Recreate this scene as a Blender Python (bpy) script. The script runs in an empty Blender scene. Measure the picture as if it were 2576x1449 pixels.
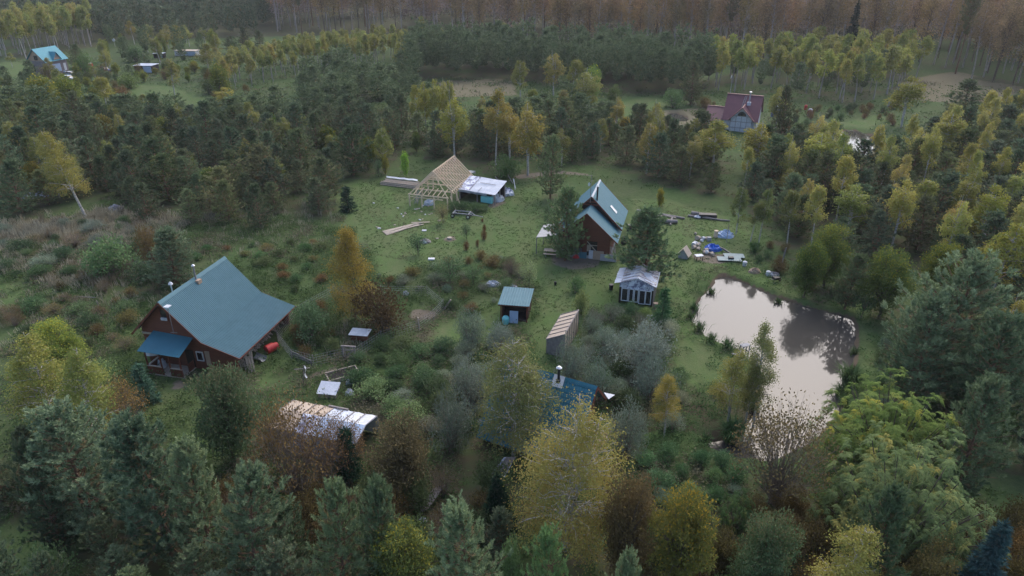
import bpy, math, random
import numpy as np
from mathutils import Vector, Matrix
# ---------------------------------------------------------------- camera
F = 1750.0; TH = math.atan(874 / 1750.0); HC = 40.0        # focal length and heights in the units of a 2576 px wide picture
scene = bpy.context.scene
cam_d = bpy.data.cameras.new('camera'); cam = bpy.data.objects.new('camera', cam_d)
scene.collection.objects.link(cam); scene.camera = cam
cam.location = (0, 0, HC); cam.rotation_euler = (math.pi / 2 - TH, 0, 0)
cam_d.sensor_fit = 'HORIZONTAL'; cam_d.sensor_width = 36; cam_d.lens = 36 * F / 2576
cam_d.clip_start = 0.5; cam_d.clip_end = 6000
# ---------------------------------------------------------------- light
SUN_EL, SUN_AZ = math.radians(48), math.radians(25)        # veiled sun on the right, azimuth from +Y towards +X
world = bpy.data.worlds.new('World'); scene.world = world; world.use_nodes = True
wn = world.node_tree; bg = wn.nodes['Background']
sky = wn.nodes.new('ShaderNodeTexSky'); sky.sky_type = 'NISHITA'; sky.sun_disc = False
sky.sun_elevation = SUN_EL; sky.sun_rotation = SUN_AZ; sky.altitude = 200
sky.air_density = 1.0; sky.dust_density = 4.0; sky.ozone_density = 1.6
wn.links.new(sky.outputs[0], bg.inputs[0]); bg.inputs[1].default_value = 0.09
sun_d = bpy.data.lights.new('sun', 'SUN'); sun = bpy.data.objects.new('sun', sun_d); scene.collection.objects.link(sun)
sun_d.energy = 0.3; sun_d.angle = math.radians(60); sun_d.color = (1.0, 0.94, 0.86)
sd = Vector((math.sin(SUN_AZ) * math.cos(SUN_EL), math.cos(SUN_AZ) * math.cos(SUN_EL), math.sin(SUN_EL)))
sun.rotation_euler = sd.to_track_quat('Z', 'Y').to_euler()
scene.view_settings.view_transform = 'Standard'; scene.view_settings.look = 'None'
scene.view_settings.exposure = 1.72; scene.view_settings.gamma = 1
scene.render.engine = 'CYCLES'
try:
    scene.cycles.max_bounces = 5; scene.cycles.diffuse_bounces = 3; scene.cycles.transparent_max_bounces = 6
    scene.cycles.volume_bounces = 0
except Exception: pass
R = random.Random(7); rng = np.random.default_rng(11)
COL = scene.collection
HAZE = True
# ---------------------------------------------------------------- pixel (2576 x 1449) -> place
def ray(x, y):
    u = (x - 1288) / F; v = (y - 724.5) / F
    return (u, math.cos(TH) - v * math.sin(TH), -math.sin(TH) - v * math.cos(TH))
def at(x, y, z=0.0):
    r = ray(x, y); t = (z - HC) / r[2]
    return Vector((t * r[0], t * r[1], z))
def depthY(y, z=0.0): return at(1288, y, z).y
def heightY(Y, y):                                         # height on the vertical plane at distance Y
    r = ray(1288, y); return HC + Y / r[1] * r[2]
def atY(x, y, Y):
    r = ray(x, y); t = Y / r[1]; return Vector((t * r[0], Y, HC + t * r[2]))
# ---------------------------------------------------------------- tags and meshes
def tag(o, label=None, cat=None, group=None, kind=None):
    if label: o['label'] = label
    if cat: o['category'] = cat
    if group: o['group'] = group
    if kind: o['kind'] = kind
    return o
def empty(name, loc=(0, 0, 0), rz=0.0, label=None, cat=None, group=None):
    o = bpy.data.objects.new(name, None); COL.objects.link(o); o.location = loc; o.rotation_euler = (0, 0, rz)
    o.empty_display_size = 0.3
    return tag(o, label, cat, group)
def link(name, me, parent=None):
    o = bpy.data.objects.new(name, me); COL.objects.link(o)
    if parent: o.parent = parent
    return o
def npmesh(name, V, Fc, mats, tint=None, matidx=None, smooth=False):
    """V (n,3); Fc (m,k) one face size; tint per face"""
    me = bpy.data.meshes.new(name); V = np.asarray(V, np.float32); Fc = np.asarray(Fc, np.int32)
    m, k = Fc.shape
    me.vertices.add(len(V)); me.vertices.foreach_set('co', V.ravel())
    me.loops.add(m * k); me.loops.foreach_set('vertex_index', Fc.ravel())
    me.polygons.add(m); me.polygons.foreach_set('loop_start', np.arange(0, m * k, k, dtype=np.int32))
    try: me.polygons.foreach_set('loop_total', np.full(m, k, np.int32))
    except Exception: pass
    for mt in (mats if isinstance(mats, (list, tuple)) else [mats]): me.materials.append(mt)
    if matidx is not None: me.polygons.foreach_set('material_index', np.asarray(matidx, np.int32))
    me.update(calc_edges=True)
    if tint is not None:
        at_ = me.attributes.new('tint', 'FLOAT', 'FACE'); at_.data.foreach_set('value', np.asarray(tint, np.float32))
    me.polygons.foreach_set('use_smooth', np.full(m, smooth))
    return me
class MB:
    def __init__(s): s.v = []; s.f = []; s.b = []
    def add(s, vs, fs):
        b = len(s.v); s.b.append((b, len(s.f))); s.v += [tuple(p) for p in vs]; s.f += [tuple(i + b for i in f) for f in fs]
    def box(s, x0, x1, y0, y1, z0, z1, M=None):
        vs = [Vector((x, y, z)) for z in (z0, z1) for x, y in ((x0, y0), (x1, y0), (x1, y1), (x0, y1))]
        if M is not None: vs = [M @ p for p in vs]
        s.add(vs, [(0, 3, 2, 1), (4, 5, 6, 7), (0, 1, 5, 4), (1, 2, 6, 5), (2, 3, 7, 6), (3, 0, 4, 7)])
        return s
    def beam(s, p, q, w=.1, h=.1, up=(0, 0, 1)):
        p, q = Vector(p), Vector(q); d = (q - p)
        if d.length < 1e-6: return s
        d.normalize(); u = Vector(up)
        if abs(d.dot(u)) > .98: u = Vector((1, 0, 0))
        a = d.cross(u).normalized() * w / 2; b = a.cross(d).normalized() * h / 2
        vs = [p - a - b, p + a - b, p + a + b, p - a + b, q - a - b, q + a - b, q + a + b, q - a + b]
        s.add(vs, [(0, 1, 2, 3), (7, 6, 5, 4), (0, 4, 5, 1), (1, 5, 6, 2), (2, 6, 7, 3), (3, 7, 4, 0)]); return s
    def slab(s, pts, t, dirn=None):
        """flat polygon with thickness t, extruded against its normal (or along dirn)"""
        pts = [Vector(p) for p in pts]; n = (pts[1] - pts[0]).cross(pts[2] - pts[0]).normalized()
        if n.z < 0 and dirn is None: pts.reverse(); n = -n
        e = (Vector(dirn) if dirn else -n) * t; k = len(pts)
        vs = pts + [p + e for p in pts]
        s.add(vs, [tuple(range(k)), tuple(range(2 * k - 1, k - 1, -1))] + [(i, i + k, (i + 1) % k + k, (i + 1) % k) for i in range(k)]); return s
    def tube(s, pts, r, n=8, cap=True):
        pts = [Vector(p) for p in pts]; k = len(pts); rs = r if isinstance(r, (list, tuple)) else [r] * k
        b = len(s.v); prev = None
        for i, p in enumerate(pts):
            d = (pts[min(i + 1, k - 1)] - pts[max(i - 1, 0)]).normalized()
            u = Vector((0, 0, 1)) if abs(d.z) < .95 else Vector((1, 0, 0))
            a = d.cross(u).normalized(); c = a.cross(d).normalized()
            for j in range(n):
                t = 2 * math.pi * j / n; s.v.append(tuple(p + (a * math.cos(t) + c * math.sin(t)) * rs[i]))
        for i in range(k - 1):
            for j in range(n):
                s.f.append((b + i * n + j, b + i * n + (j + 1) % n, b + (i + 1) * n + (j + 1) % n, b + (i + 1) * n + j))
        if cap:
            s.f.append(tuple(b + j for j in range(n))[::-1]); s.f.append(tuple(b + (k - 1) * n + j for j in range(n)))
        return s
    def lathe(s, prof, c=(0, 0, 0), n=16, M=None):
        b = len(s.v)
        for r, z in prof:
            for j in range(n):
                t = 2 * math.pi * j / n; p = Vector((r * math.cos(t), r * math.sin(t), z))
                if M is not None: p = M @ p
                s.v.append(tuple(p + Vector(c)))
        for i in range(len(prof) - 1):
            for j in range(n):
                s.f.append((b + i * n + j, b + i * n + (j + 1) % n, b + (i + 1) * n + (j + 1) % n, b + (i + 1) * n + j))
        s.f.append(tuple(b + j for j in range(n))[::-1]); s.f.append(tuple(b + (len(prof) - 1) * n + j for j in range(n))); return s
    def sheet(s, P, t=.03):
        """grid of points P[i][j] given a thickness below"""
        n, m = len(P), len(P[0]); b = len(s.v)
        for k in (0, 1):
            for i in range(n):
                for j in range(m): s.v.append((P[i][j][0], P[i][j][1], P[i][j][2] - k * t))
        o = n * m
        for i in range(n - 1):
            for j in range(m - 1):
                q = (b + i * m + j, b + i * m + j + 1, b + (i + 1) * m + j + 1, b + (i + 1) * m + j)
                s.f.append(q[::-1]); s.f.append(tuple(x + o for x in q))
        def side(a, c): s.f.append((a, c, c + o, a + o))
        for j in range(m - 1): side(b + j, b + j + 1); side(b + (n - 1) * m + j + 1, b + (n - 1) * m + j)
        for i in range(n - 1): side(b + (i + 1) * m, b + i * m); side(b + i * m + m - 1, b + (i + 1) * m + m - 1)
        return s
    def build_each(s, name, mat, parent=None):
        """every piece added becomes a part of its own"""
        out = []; bs = s.b + [(len(s.v), len(s.f))]
        for (v0, f0), (v1, f1) in zip(bs[:-1], bs[1:]):
            m = MB(); m.v = s.v[v0:v1]; m.f = [tuple(i - v0 for i in f) for f in s.f[f0:f1]]; out.append(m.build(name, mat, parent))
        return out
    def build(s, name, mat, parent=None, loc=None, bevel=0, smooth=False):
        me = bpy.data.meshes.new(name); me.from_pydata(s.v, [], s.f); me.materials.append(mat); me.update()
        if smooth: me.polygons.foreach_set('use_smooth', [True] * len(me.polygons))
        o = link(name, me, parent)
        if loc is not None: o.location = loc
        if bevel:
            md = o.modifiers.new('bevel', 'BEVEL'); md.width = bevel; md.segments = 2; md.limit_method = 'ANGLE'
        return o
# ---------------------------------------------------------------- materials
def newmat(name):
    m = bpy.data.materials.new(name); m.use_nodes = True; nt = m.node_tree
    for n in list(nt.nodes): nt.nodes.remove(n)
    out = nt.nodes.new('ShaderNodeOutputMaterial'); return m, nt, out
def N(nt, t, **kw):
    n = nt.nodes.new(t)
    for k, v in kw.items():
        if k in n.inputs: n.inputs[k].default_value = v
        else: setattr(n, k, v)
    return n
def ramp(nt, fac, stops, interp='LINEAR'):
    r = nt.nodes.new('ShaderNodeValToRGB'); r.color_ramp.interpolation = interp; e = r.color_ramp.elements
    while len(e) < len(stops): e.new(0.5)
    for i, (p, c) in enumerate(stops): e[i].position = p; e[i].color = (*c, 1)
    if fac is not None: nt.links.new(fac, r.inputs[0])
    return r.outputs[0]
def mix(nt, fac, a, b, mode='MIX'):
    m = nt.nodes.new('ShaderNodeMix'); m.data_type = 'RGBA'; m.blend_type = mode
    for sock, val in ((m.inputs[0], fac), (m.inputs[6], a), (m.inputs[7], b)):
        if hasattr(val, 'is_linked'): nt.links.new(val, sock)
        elif isinstance(val, (int, float)): sock.default_value = val
        else: sock.default_value = (*val, 1)
    return m.outputs[2]
def noise(nt, scale, detail=3, rough=.5, coord='Object', stretch=None):
    tc = nt.nodes.new('ShaderNodeTexCoord'); o = tc.outputs[coord]
    if stretch:
        mp = nt.nodes.new('ShaderNodeMapping'); mp.inputs['Scale'].default_value = stretch; nt.links.new(o, mp.inputs[0]); o = mp.outputs[0]
    n = nt.nodes.new('ShaderNodeTexNoise'); n.inputs['Scale'].default_value = scale; n.inputs['Detail'].default_value = detail
    n.inputs['Roughness'].default_value = rough; nt.links.new(o, n.inputs['Vector']); return n.outputs['Fac']
def surf(name, c, c2=None, scale=3, rough=.7, metal=0, bump=0, bscale=None, stretch=None, spec=.4, streak=.0):
    """general painted / wooden / metal surface with blotchy variation"""
    m, nt, out = newmat(name); b = N(nt, 'ShaderNodeBsdfPrincipled', Roughness=rough, Metallic=metal)
    b.inputs['Specular IOR Level'].default_value = spec
    c2 = c2 or tuple(x * .7 for x in c)
    f = noise(nt, scale, 5, .6, stretch=stretch)
    col = ramp(nt, f, [(.3, c2), (.65, c)])
    if streak:
        f2 = noise(nt, scale * 6, 3, .6, stretch=stretch)
        col = mix(nt, streak, col, ramp(nt, f2, [(.35, tuple(x * .45 for x in c)), (.6, c)]))
    nt.links.new(col, b.inputs['Base Color'])
    if bump:
        bp = N(nt, 'ShaderNodeBump', Strength=bump, Distance=.03); nt.links.new(noise(nt, bscale or scale * 5, 4, .6, stretch=stretch), bp.inputs['Height'])
        nt.links.new(bp.outputs[0], b.inputs['Normal'])
    nt.links.new(b.outputs[0], out.inputs[0]); return m
def planks(name, c, c2, width=.16, axis='Z', rough=.75, gap=.35):
    """boards: dark joints every `width` metres along one axis, each board its own tone"""
    m, nt, out = newmat(name); b = N(nt, 'ShaderNodeBsdfPrincipled', Roughness=rough)
    tc = nt.nodes.new('ShaderNodeTexCoord'); sp = nt.nodes.new('ShaderNodeSeparateXYZ'); nt.links.new(tc.outputs['Object'], sp.inputs[0])
    dv = N(nt, 'ShaderNodeMath', operation='DIVIDE'); nt.links.new(sp.outputs[axis], dv.inputs[0]); dv.inputs[1].default_value = width
    fr = N(nt, 'ShaderNodeMath', operation='FRACT'); nt.links.new(dv.outputs[0], fr.inputs[0])
    fl = N(nt, 'ShaderNodeMath', operation='FLOOR'); nt.links.new(dv.outputs[0], fl.inputs[0])
    wn_ = N(nt, 'ShaderNodeTexWhiteNoise', noise_dimensions='1D'); nt.links.new(fl.outputs[0], wn_.inputs['W'])
    base = mix(nt, wn_.outputs['Value'], c, c2)
    st = {'Z': (1, 1, 12), 'X': (12, 1, 1), 'Y': (1, 12, 1)}[axis]
    base = mix(nt, .5, base, ramp(nt, noise(nt, 3, 4, .6, stretch=st), [(.35, tuple(x * .55 for x in c2)), (.65, c)]))
    j = ramp(nt, fr.outputs[0], [(0, (gap,) * 3), (.1, (1, 1, 1)), (.9, (1, 1, 1)), (1, (gap,) * 3)])
    base = mix(nt, 1.0, base, j, 'MULTIPLY')
    nt.links.new(base, b.inputs['Base Color']); nt.links.new(b.outputs[0], out.inputs[0]); return m
def leafmat(name, A, B, C=None, trans=.25, var=.35, rough=.6):
    """foliage: per-leaf hue between A and B (attribute tint 0..1), C for leaves tinted above 1; object colour multiplies"""
    m, nt, out = newmat(name); at_ = N(nt, 'ShaderNodeAttribute', attribute_name='tint')
    st = [(0, A), (.5, B), (.98, B), (1, C or B)]
    hf = N(nt, 'ShaderNodeMath', operation='MULTIPLY'); hf.inputs[1].default_value = .5; nt.links.new(at_.outputs['Fac'], hf.inputs[0])
    col = ramp(nt, hf.outputs[0], [(0, A), (.5, B), (.75, C or B)])
    oi = nt.nodes.new('ShaderNodeObjectInfo')
    col = mix(nt, 1.0, col, oi.outputs['Color'], 'MULTIPLY')
    hs = nt.nodes.new('ShaderNodeHueSaturation'); nt.links.new(col, hs.inputs['Color'])
    mr = N(nt, 'ShaderNodeMapRange'); nt.links.new(oi.outputs['Random'], mr.inputs[0]); mr.inputs[3].default_value = 1 - var; mr.inputs[4].default_value = 1 + var
    nt.links.new(mr.outputs[0], hs.inputs['Value'])
    mh = N(nt, 'ShaderNodeMapRange'); nt.links.new(oi.outputs['Random'], mh.inputs[0]); mh.inputs[3].default_value = .515; mh.inputs[4].default_value = .485
    nt.links.new(mh.outputs[0], hs.inputs['Hue'])
    d = N(nt, 'ShaderNodeBsdfDiffuse'); t = N(nt, 'ShaderNodeBsdfTranslucent'); mx = N(nt, 'ShaderNodeMixShader', Fac=trans)
    nt.links.new(hs.outputs[0], d.inputs[0]); nt.links.new(hs.outputs[0], t.inputs[0])
    nt.links.new(d.outputs[0], mx.inputs[1]); nt.links.new(t.outputs[0], mx.inputs[2]); nt.links.new(mx.outputs[0], out.inputs[0]); return m
M = {}
M['pine'] = leafmat('pine_needles', (.08, .125, .07), (.255, .29, .165), (.29, .22, .12), trans=.15, var=.22)
M['birch'] = leafmat('birch_leaves', (.25, .27, .10), (.40, .385, .14), (.35, .28, .11), trans=.35, var=.15)
M['maple'] = leafmat('broad_leaves', (.15, .20, .06), (.28, .31, .09), (.5, .42, .06), trans=.3, var=.12)
M['shrub'] = leafmat('shrub_leaves', (.09, .145, .07), (.20, .27, .145), (.22, .20, .11), trans=.25, var=.25)
M['silver'] = leafmat('willow_leaves', (.16, .20, .15), (.34, .38, .31), (.2, .22, .12), trans=.2, var=.15)
M['brownleaf'] = leafmat('dry_leaves', (.16, .12, .065), (.27, .20, .095), (.36, .25, .12), trans=.25, var=.2)
M['orange'] = leafmat('orange_needles', (.30, .21, .06), (.42, .28, .07), (.42, .28, .12), trans=.3, var=.08)
M['sumac'] = leafmat('sumac_leaves', (.11, .17, .05), (.22, .28, .085), (.36, .33, .07), trans=.3, var=.1)
M['spruce'] = leafmat('spruce_needles', (.035, .065, .045), (.06, .095, .07), None, trans=.05, var=.12)
M['weed'] = leafmat('weed_leaves', (.055, .10, .038), (.125, .19, .075), (.16, .15, .095), trans=.2, var=0)
M['straw'] = leafmat('straw', (.32, .28, .20), (.50, .45, .34), (.22, .18, .12), trans=.2, var=0)
M['twig'] = surf('twigs', (.26, .21, .17), (.14, .11, .09), 8, .9)
M['bark'] = surf('pine_bark', (.26, .15, .09), (.10, .07, .05), 6, .95, stretch=(1, 1, .3))
M['barkdark'] = surf('dark_bark', (.16, .13, .10), (.08, .06, .05), 6, .95, stretch=(1, 1, .3))
def birchbark():
    m, nt, out = newmat('birch_bark'); b = N(nt, 'ShaderNodeBsdfPrincipled', Roughness=.8)
    f = noise(nt, 4, 5, .7, stretch=(1, 1, 2.2)); col = ramp(nt, f, [(.38, (.05, .045, .04)), (.46, (.46, .43, .40)), (.8, (.58, .55, .52))])
    nt.links.new(col, b.inputs['Base Color']); nt.links.new(b.outputs[0], out.inputs[0]); return m
M['birchbark'] = birchbark()
M['palebark'] = surf('pale_grey_bark', (.42, .38, .36), (.26, .23, .22), .6, .9)
# ---------------------------------------------------------------- ground and water
def gpoly(pts, z=0.0): return np.array([[*at(x, y, z)[:2]] for x, y in pts])
def inpoly(P, poly):
    x, y = P[:, 0], P[:, 1]; c = np.zeros(len(P), bool); n = len(poly)
    for i in range(n):
        x1, y1 = poly[i]; x2, y2 = poly[(i + 1) % n]
        k = ((y1 > y) != (y2 > y)) & (x < (x2 - x1) * (y - y1) / (y2 - y1 + 1e-12) + x1); c ^= k
    return c
def sdist(P, poly):
    """signed distance, positive inside"""
    d = np.full(len(P), 1e9); n = len(poly)
    for i in range(n):
        a = poly[i]; b = poly[(i + 1) % n]; ab = b - a
        t = np.clip(((P - a) @ ab) / (ab @ ab + 1e-9), 0, 1); q = a + t[:, None] * ab
        d = np.minimum(d, np.hypot(*(P - q).T))
    return np.where(inpoly(P, poly), d, -d)
def smooth_poly(p, it=2):
    for _ in range(it):
        q = []
        for i in range(len(p)):
            a, b = p[i], p[(i + 1) % len(p)]; q += [a * .75 + b * .25, a * .25 + b * .75]
        p = np.array(q)
    return p
WZ = -0.5
POND = smooth_poly(gpoly([(1806, 692), (1850, 702), (1905, 727), (1965, 752), (2045, 778), (2138, 797), (2152, 815), (2156, 860), (2152, 915), (2138, 965), (2118, 1030), (2075, 1085),
    (2000, 1140), (1930, 1165), (1850, 1152), (1790, 1128), (1755, 1104), (1800, 1096), (1862, 1082), (1890, 1045), (1912, 990), (1905, 930), (1872, 886), (1845, 878), (1800, 862), (1760, 835), (1738, 800), (1748, 768), (1782, 735)], WZ))
POND_FAR = smooth_poly(gpoly([(2100, 340), (2128, 326), (2160, 330), (2200, 345), (2212, 365), (2195, 400), (2130, 392), (2104, 362)], WZ))
POND_SMALL = smooth_poly(gpoly([(1674, 288), (1700, 285), (1724, 293), (1734, 303), (1712, 310), (1690, 309)], WZ))
PONDS = [POND, POND_FAR, POND_SMALL]
def vnoise(P, s, seed=0):
    r = np.random.default_rng(seed); k = r.random((64, 64)); q = P / s; i = np.floor(q).astype(int); f = q - i; f = f * f * (3 - 2 * f)
    a = k[i[:, 0] % 64, i[:, 1] % 64]; b = k[(i[:, 0] + 1) % 64, i[:, 1] % 64]; c = k[i[:, 0] % 64, (i[:, 1] + 1) % 64]; d = k[(i[:, 0] + 1) % 64, (i[:, 1] + 1) % 64]
    return (a * (1 - f[:, 0]) + b * f[:, 0]) * (1 - f[:, 1]) + (c * (1 - f[:, 0]) + d * f[:, 0]) * f[:, 1]
def pond_d(P):
    return np.max([sdist(P, p) for p in PONDS], axis=0)
def ground_h(P):
    d = pond_d(P)
    h = .22 * (vnoise(P, 9, 1) - .5) + .10 * (vnoise(P, 2.7, 2) - .5)
    h = h * np.clip((-d) / 2, 0, 1)
    w = np.clip(vnoise(P, 1.1, 5) * .5 - .25, -.3, .3)
    s = np.clip((d + w + .45) / 1.1, 0, 1); s = s * s * (3 - 2 * s)
    return h - s * 1.25
def gz(x, y): return float(ground_h(np.array([[x, y]]))[0])
def spaced(lo, hi, a, b, st, g):
    xs = list(np.arange(a, b, st)); s = st; x = xs[-1]
    while x < hi: s *= g; x += s; xs.append(x)
    s = st; x = xs[0]; L_ = []
    while x > lo: s *= g; x -= s; L_.append(x)
    return np.array(L_[::-1] + xs)
gx = spaced(-1500, 1500, -62, 66, .62, 1.045); gy = spaced(-300, 3000, 30, 128, .62, 1.03)
GX, GY = np.meshgrid(gx, gy, indexing='ij'); GP = np.stack([GX.ravel(), GY.ravel()], 1)
GZ = ground_h(GP)
LAWN = [gpoly(p) for p in (
    [(858, 462), (905, 455), (985, 482), (1060, 498), (1150, 520), (1255, 520), (1290, 475), (1345, 460), (1375, 480), (1352, 560), (1375, 640), (1425, 672), (1560, 668), (1700, 690), (1745, 700), (1745, 765), (1640, 790), (1500, 785), (1455, 830), (1370, 905), (1320, 900), (1345, 800), (1350, 715), (1270, 650), (1180, 640), (1100, 655), (1000, 700), (950, 690), (925, 630), (855, 560)],
    [(1590, 500), (1700, 505), (1830, 545), (1885, 560), (1890, 600), (1880, 640), (1960, 710), (2060, 755), (2170, 765), (2190, 800), (2200, 900), (2185, 1010), (2150, 990), (2165, 880), (2160, 800), (2060, 785), (1960, 755), (1880, 720), (1810, 690), (1700, 690), (1580, 680), (1580, 560)],
    [(1345, 800), (1300, 830), (1180, 850), (1080, 880), (1060, 860), (1150, 800), (1250, 770), (1340, 760)],
    [(640, 960), (720, 880), (750, 900), (700, 950), (650, 975)], [(360, 990), (430, 960), (450, 1010), (430, 1060), (370, 1050)],
    [(1745, 700), (1735, 800), (1800, 870), (1850, 900), (1850, 960), (1740, 980), (1680, 900), (1700, 800)],
    [(1550, 240), (1700, 250), (1720, 262), (1640, 278), (1600, 300), (1530, 305), (1525, 270)],
    [(0, 150), (75, 158), (80, 200), (0, 205)], [(270, 210), (420, 215), (520, 250), (520, 280), (430, 290), (330, 250)],
    [(460, 98), (700, 92), (900, 85), (1060, 85), (1068, 122), (1015, 125), (900, 108), (600, 105), (470, 112)],
    [(0, 1330), (130, 1330), (180, 1449), (0, 1460)], [(0, 715), (50, 712), (60, 770), (0, 785)], [(2070, 315), (2200, 290), (2240, 300), (2180, 330), (2100, 330)])]
DIRT = [gpoly(p) for p in ([(1385, 645), (1430, 640), (1510, 655), (1500, 672), (1440, 680), (1395, 668)], [(1740, 640), (1830, 640), (1840, 660), (1790, 665), (1745, 652)], [(1220, 520), (1262, 500), (1272, 512), (1240, 524)],
    [(1040, 775), (1095, 782), (1100, 796), (1060, 806), (1030, 795)], [(1118, 598), (1140, 592), (1148, 602), (1130, 608), (1114, 604)], [(1295, 440), (1400, 430), (1480, 438), (1480, 442), (1400, 438), (1300, 450)], [(440, 955), (480, 970), (430, 985)], [(770, 945), (845, 922), (848, 930), (785, 952)])]
STRAW = [gpoly(p) for p in ([(0, 560), (120, 545), (330, 530), (460, 560), (420, 640), (300, 700), (120, 690), (0, 660)], [(900, 560), (1080, 505), (1130, 560), (960, 640)], [(2250, 205), (2400, 180), (2576, 215), (2576, 250), (2400, 260), (2280, 250)], [(1100, 205), (1290, 195), (1300, 240), (1130, 245)], [(1020, 850), (1150, 810), (1250, 790), (1240, 830), (1100, 860)],
    [(1640, 280), (1780, 270), (1790, 340), (1660, 350)])]
def masks(P, polys, soft):
    d = np.max([sdist(P, p) for p in polys], axis=0); return np.clip(.5 + d / soft, 0, 1)
def ground_mat():
    m, nt, out = newmat('ground'); b = N(nt, 'ShaderNodeBsdfPrincipled', Roughness=.95); b.inputs['Specular IOR Level'].default_value = .1
    A = lambda n: N(nt, 'ShaderNodeAttribute', attribute_name=n).outputs['Fac']
    def sharpen(fac, sc=.55, amt=.7):                     # ragged edges
        a = N(nt, 'ShaderNodeMath', operation='ADD'); nt.links.new(fac, a.inputs[0])
        s = N(nt, 'ShaderNodeMath', operation='MULTIPLY_ADD'); nt.links.new(noise(nt, sc, 5, .65), s.inputs[0]); s.inputs[1].default_value = amt; s.inputs[2].default_value = -amt / 2
        nt.links.new(s.outputs[0], a.inputs[1]); r = N(nt, 'ShaderNodeMapRange', interpolation_type='SMOOTHSTEP'); nt.links.new(a.outputs[0], r.inputs[0]); r.inputs[1].default_value = .36; r.inputs[2].default_value = .64
        return r.outputs[0]
    n1 = noise(nt, .12, 4, .6); n2 = noise(nt, 1.3, 5, .65); n3 = noise(nt, 9, 4, .7)
    rough_ = mix(nt, ramp(nt, n1, [(.35, (0, 0, 0)), (.65, (1, 1, 1))]), ramp(nt, n2, [(.3, (.035, .068, .022)), (.7, (.075, .12, .04))]), ramp(nt, n2, [(.3, (.045, .068, .028)), (.7, (.085, .105, .046))]))
    lawn = mix(nt, ramp(nt, noise(nt, .25, 5, .6, stretch=(1.4, .6, 1)), [(.38, (0, 0, 0)), (.62, (1, 1, 1))]), ramp(nt, n2, [(.3, (.05, .098, .028)), (.7, (.078, .135, .04))]), ramp(nt, n2, [(.3, (.07, .10, .04)), (.7, (.11, .125, .056))]))
    lawn = mix(nt, .35, lawn, ramp(nt, n3, [(.3, (.035, .065, .02)), (.7, (.16, .21, .085))]))
    litter = mix(nt, n3, (.045, .045, .027), (.10, .09, .055)); litter = mix(nt, ramp(nt, noise(nt, .6, 4), [(.42, (0, 0, 0)), (.62, (.8, .8, .8))]), litter, (.06, .09, .035))
    straw = mix(nt, n3, (.10, .095, .06), (.19, .17, .11))
    dirt = mix(nt, n3, (.10, .085, .065), (.21, .18, .145)); mud = mix(nt, n3, (.07, .055, .04), (.15, .115, .08))
    c = mix(nt, sharpen(A('straw')), rough_, straw); c = mix(nt, sharpen(A('forest'), .5, .9), c, litter); c = mix(nt, sharpen(A('lawn'), .22, 1.1), c, lawn)
    c = mix(nt, sharpen(A('dirt'), 1.2, .8), c, dirt); c = mix(nt, sharpen(A('mud'), 1.5, .5), c, mud)
    nt.links.new(c, b.inputs['Base Color'])
    bp = N(nt, 'ShaderNodeBump', Strength=.5, Distance=.12); nt.links.new(noise(nt, 3.5, 6, .75), bp.inputs['Height']); nt.links.new(bp.outputs[0], b.inputs['Normal'])
    nt.links.new(b.outputs[0], out.inputs[0]); return m
def build_ground(tree_xy):
    nx, ny = len(gx), len(gy); I = np.arange(nx * ny).reshape(nx, ny)
    Fc = np.stack([I[:-1, :-1], I[1:, :-1], I[1:, 1:], I[:-1, 1:]], -1).reshape(-1, 4)
    me = npmesh('ground', np.column_stack([GP, GZ]), Fc, ground_mat(), smooth=True)
    fm = np.zeros(len(GP))
    far = (GP[:, 1] > 135) | (np.abs(GP[:, 0]) > 62)
    # forest litter where trees stand close (world grid count, blurred)
    cell = 3.0; x0, y0 = -420, 0; W, H_ = 280, 240; g = np.zeros((W, H_))
    for x, y in tree_xy:
        i, j = int((x - x0) / cell), int((y - y0) / cell)
        if 0 <= i < W and 0 <= j < H_: g[i, j] += 1
    for _ in range(2):
        g = (g + np.roll(g, 1, 0) + np.roll(g, -1, 0) + np.roll(g, 1, 1) + np.roll(g, -1, 1)) / 3.2
    i = np.clip(((GP[:, 0] - x0) / cell).astype(int), 0, W - 1); j = np.clip(((GP[:, 1] - y0) / cell).astype(int), 0, H_ - 1)
    fm = np.clip(g[i, j] * 1.1, 0, 1); fm[GP[:, 1] > 330] = .8
    d = pond_d(GP)
    for n, v in (('lawn', masks(GP, LAWN, 7)), ('dirt', masks(GP, DIRT, 1.5)), ('straw', masks(GP, STRAW, 5)), ('forest', fm), ('mud', np.clip((d + .55) / .7, 0, 1))):
        a = me.attributes.new(n, 'FLOAT', 'POINT'); a.data.foreach_set('value', v.astype(np.float32))
    return tag(link('ground', me), kind='structure')
def water_mat():
    m, nt, out = newmat('water'); b = N(nt, 'ShaderNodeBsdfPrincipled', Roughness=.035); b.inputs['Base Color'].default_value = (.062, .058, .052, 1)
    b.inputs['IOR'].default_value = 1.37; b.inputs['Specular IOR Level'].default_value = .62
    bp = N(nt, 'ShaderNodeBump', Strength=.06, Distance=.04); nt.links.new(noise(nt, 1.6, 4, .6), bp.inputs['Height']); nt.links.new(bp.outputs[0], b.inputs['Normal'])
    nt.links.new(b.outputs[0], out.inputs[0]); return m
M['water'] = water_mat()
for nm, pl in (('pond_water', POND), ('far_pond_water', POND_FAR), ('small_pond_water', POND_SMALL)):
    c = pl.mean(0); q = c + (pl - c) * (1 + 1.2 / np.hypot(*(pl - c).T)[:, None])
    mb = MB(); mb.add([(x, y, WZ) for x, y in q], [tuple(range(len(q)))]); o = mb.build(nm, M['water']); tag(o, kind='structure')
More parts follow.
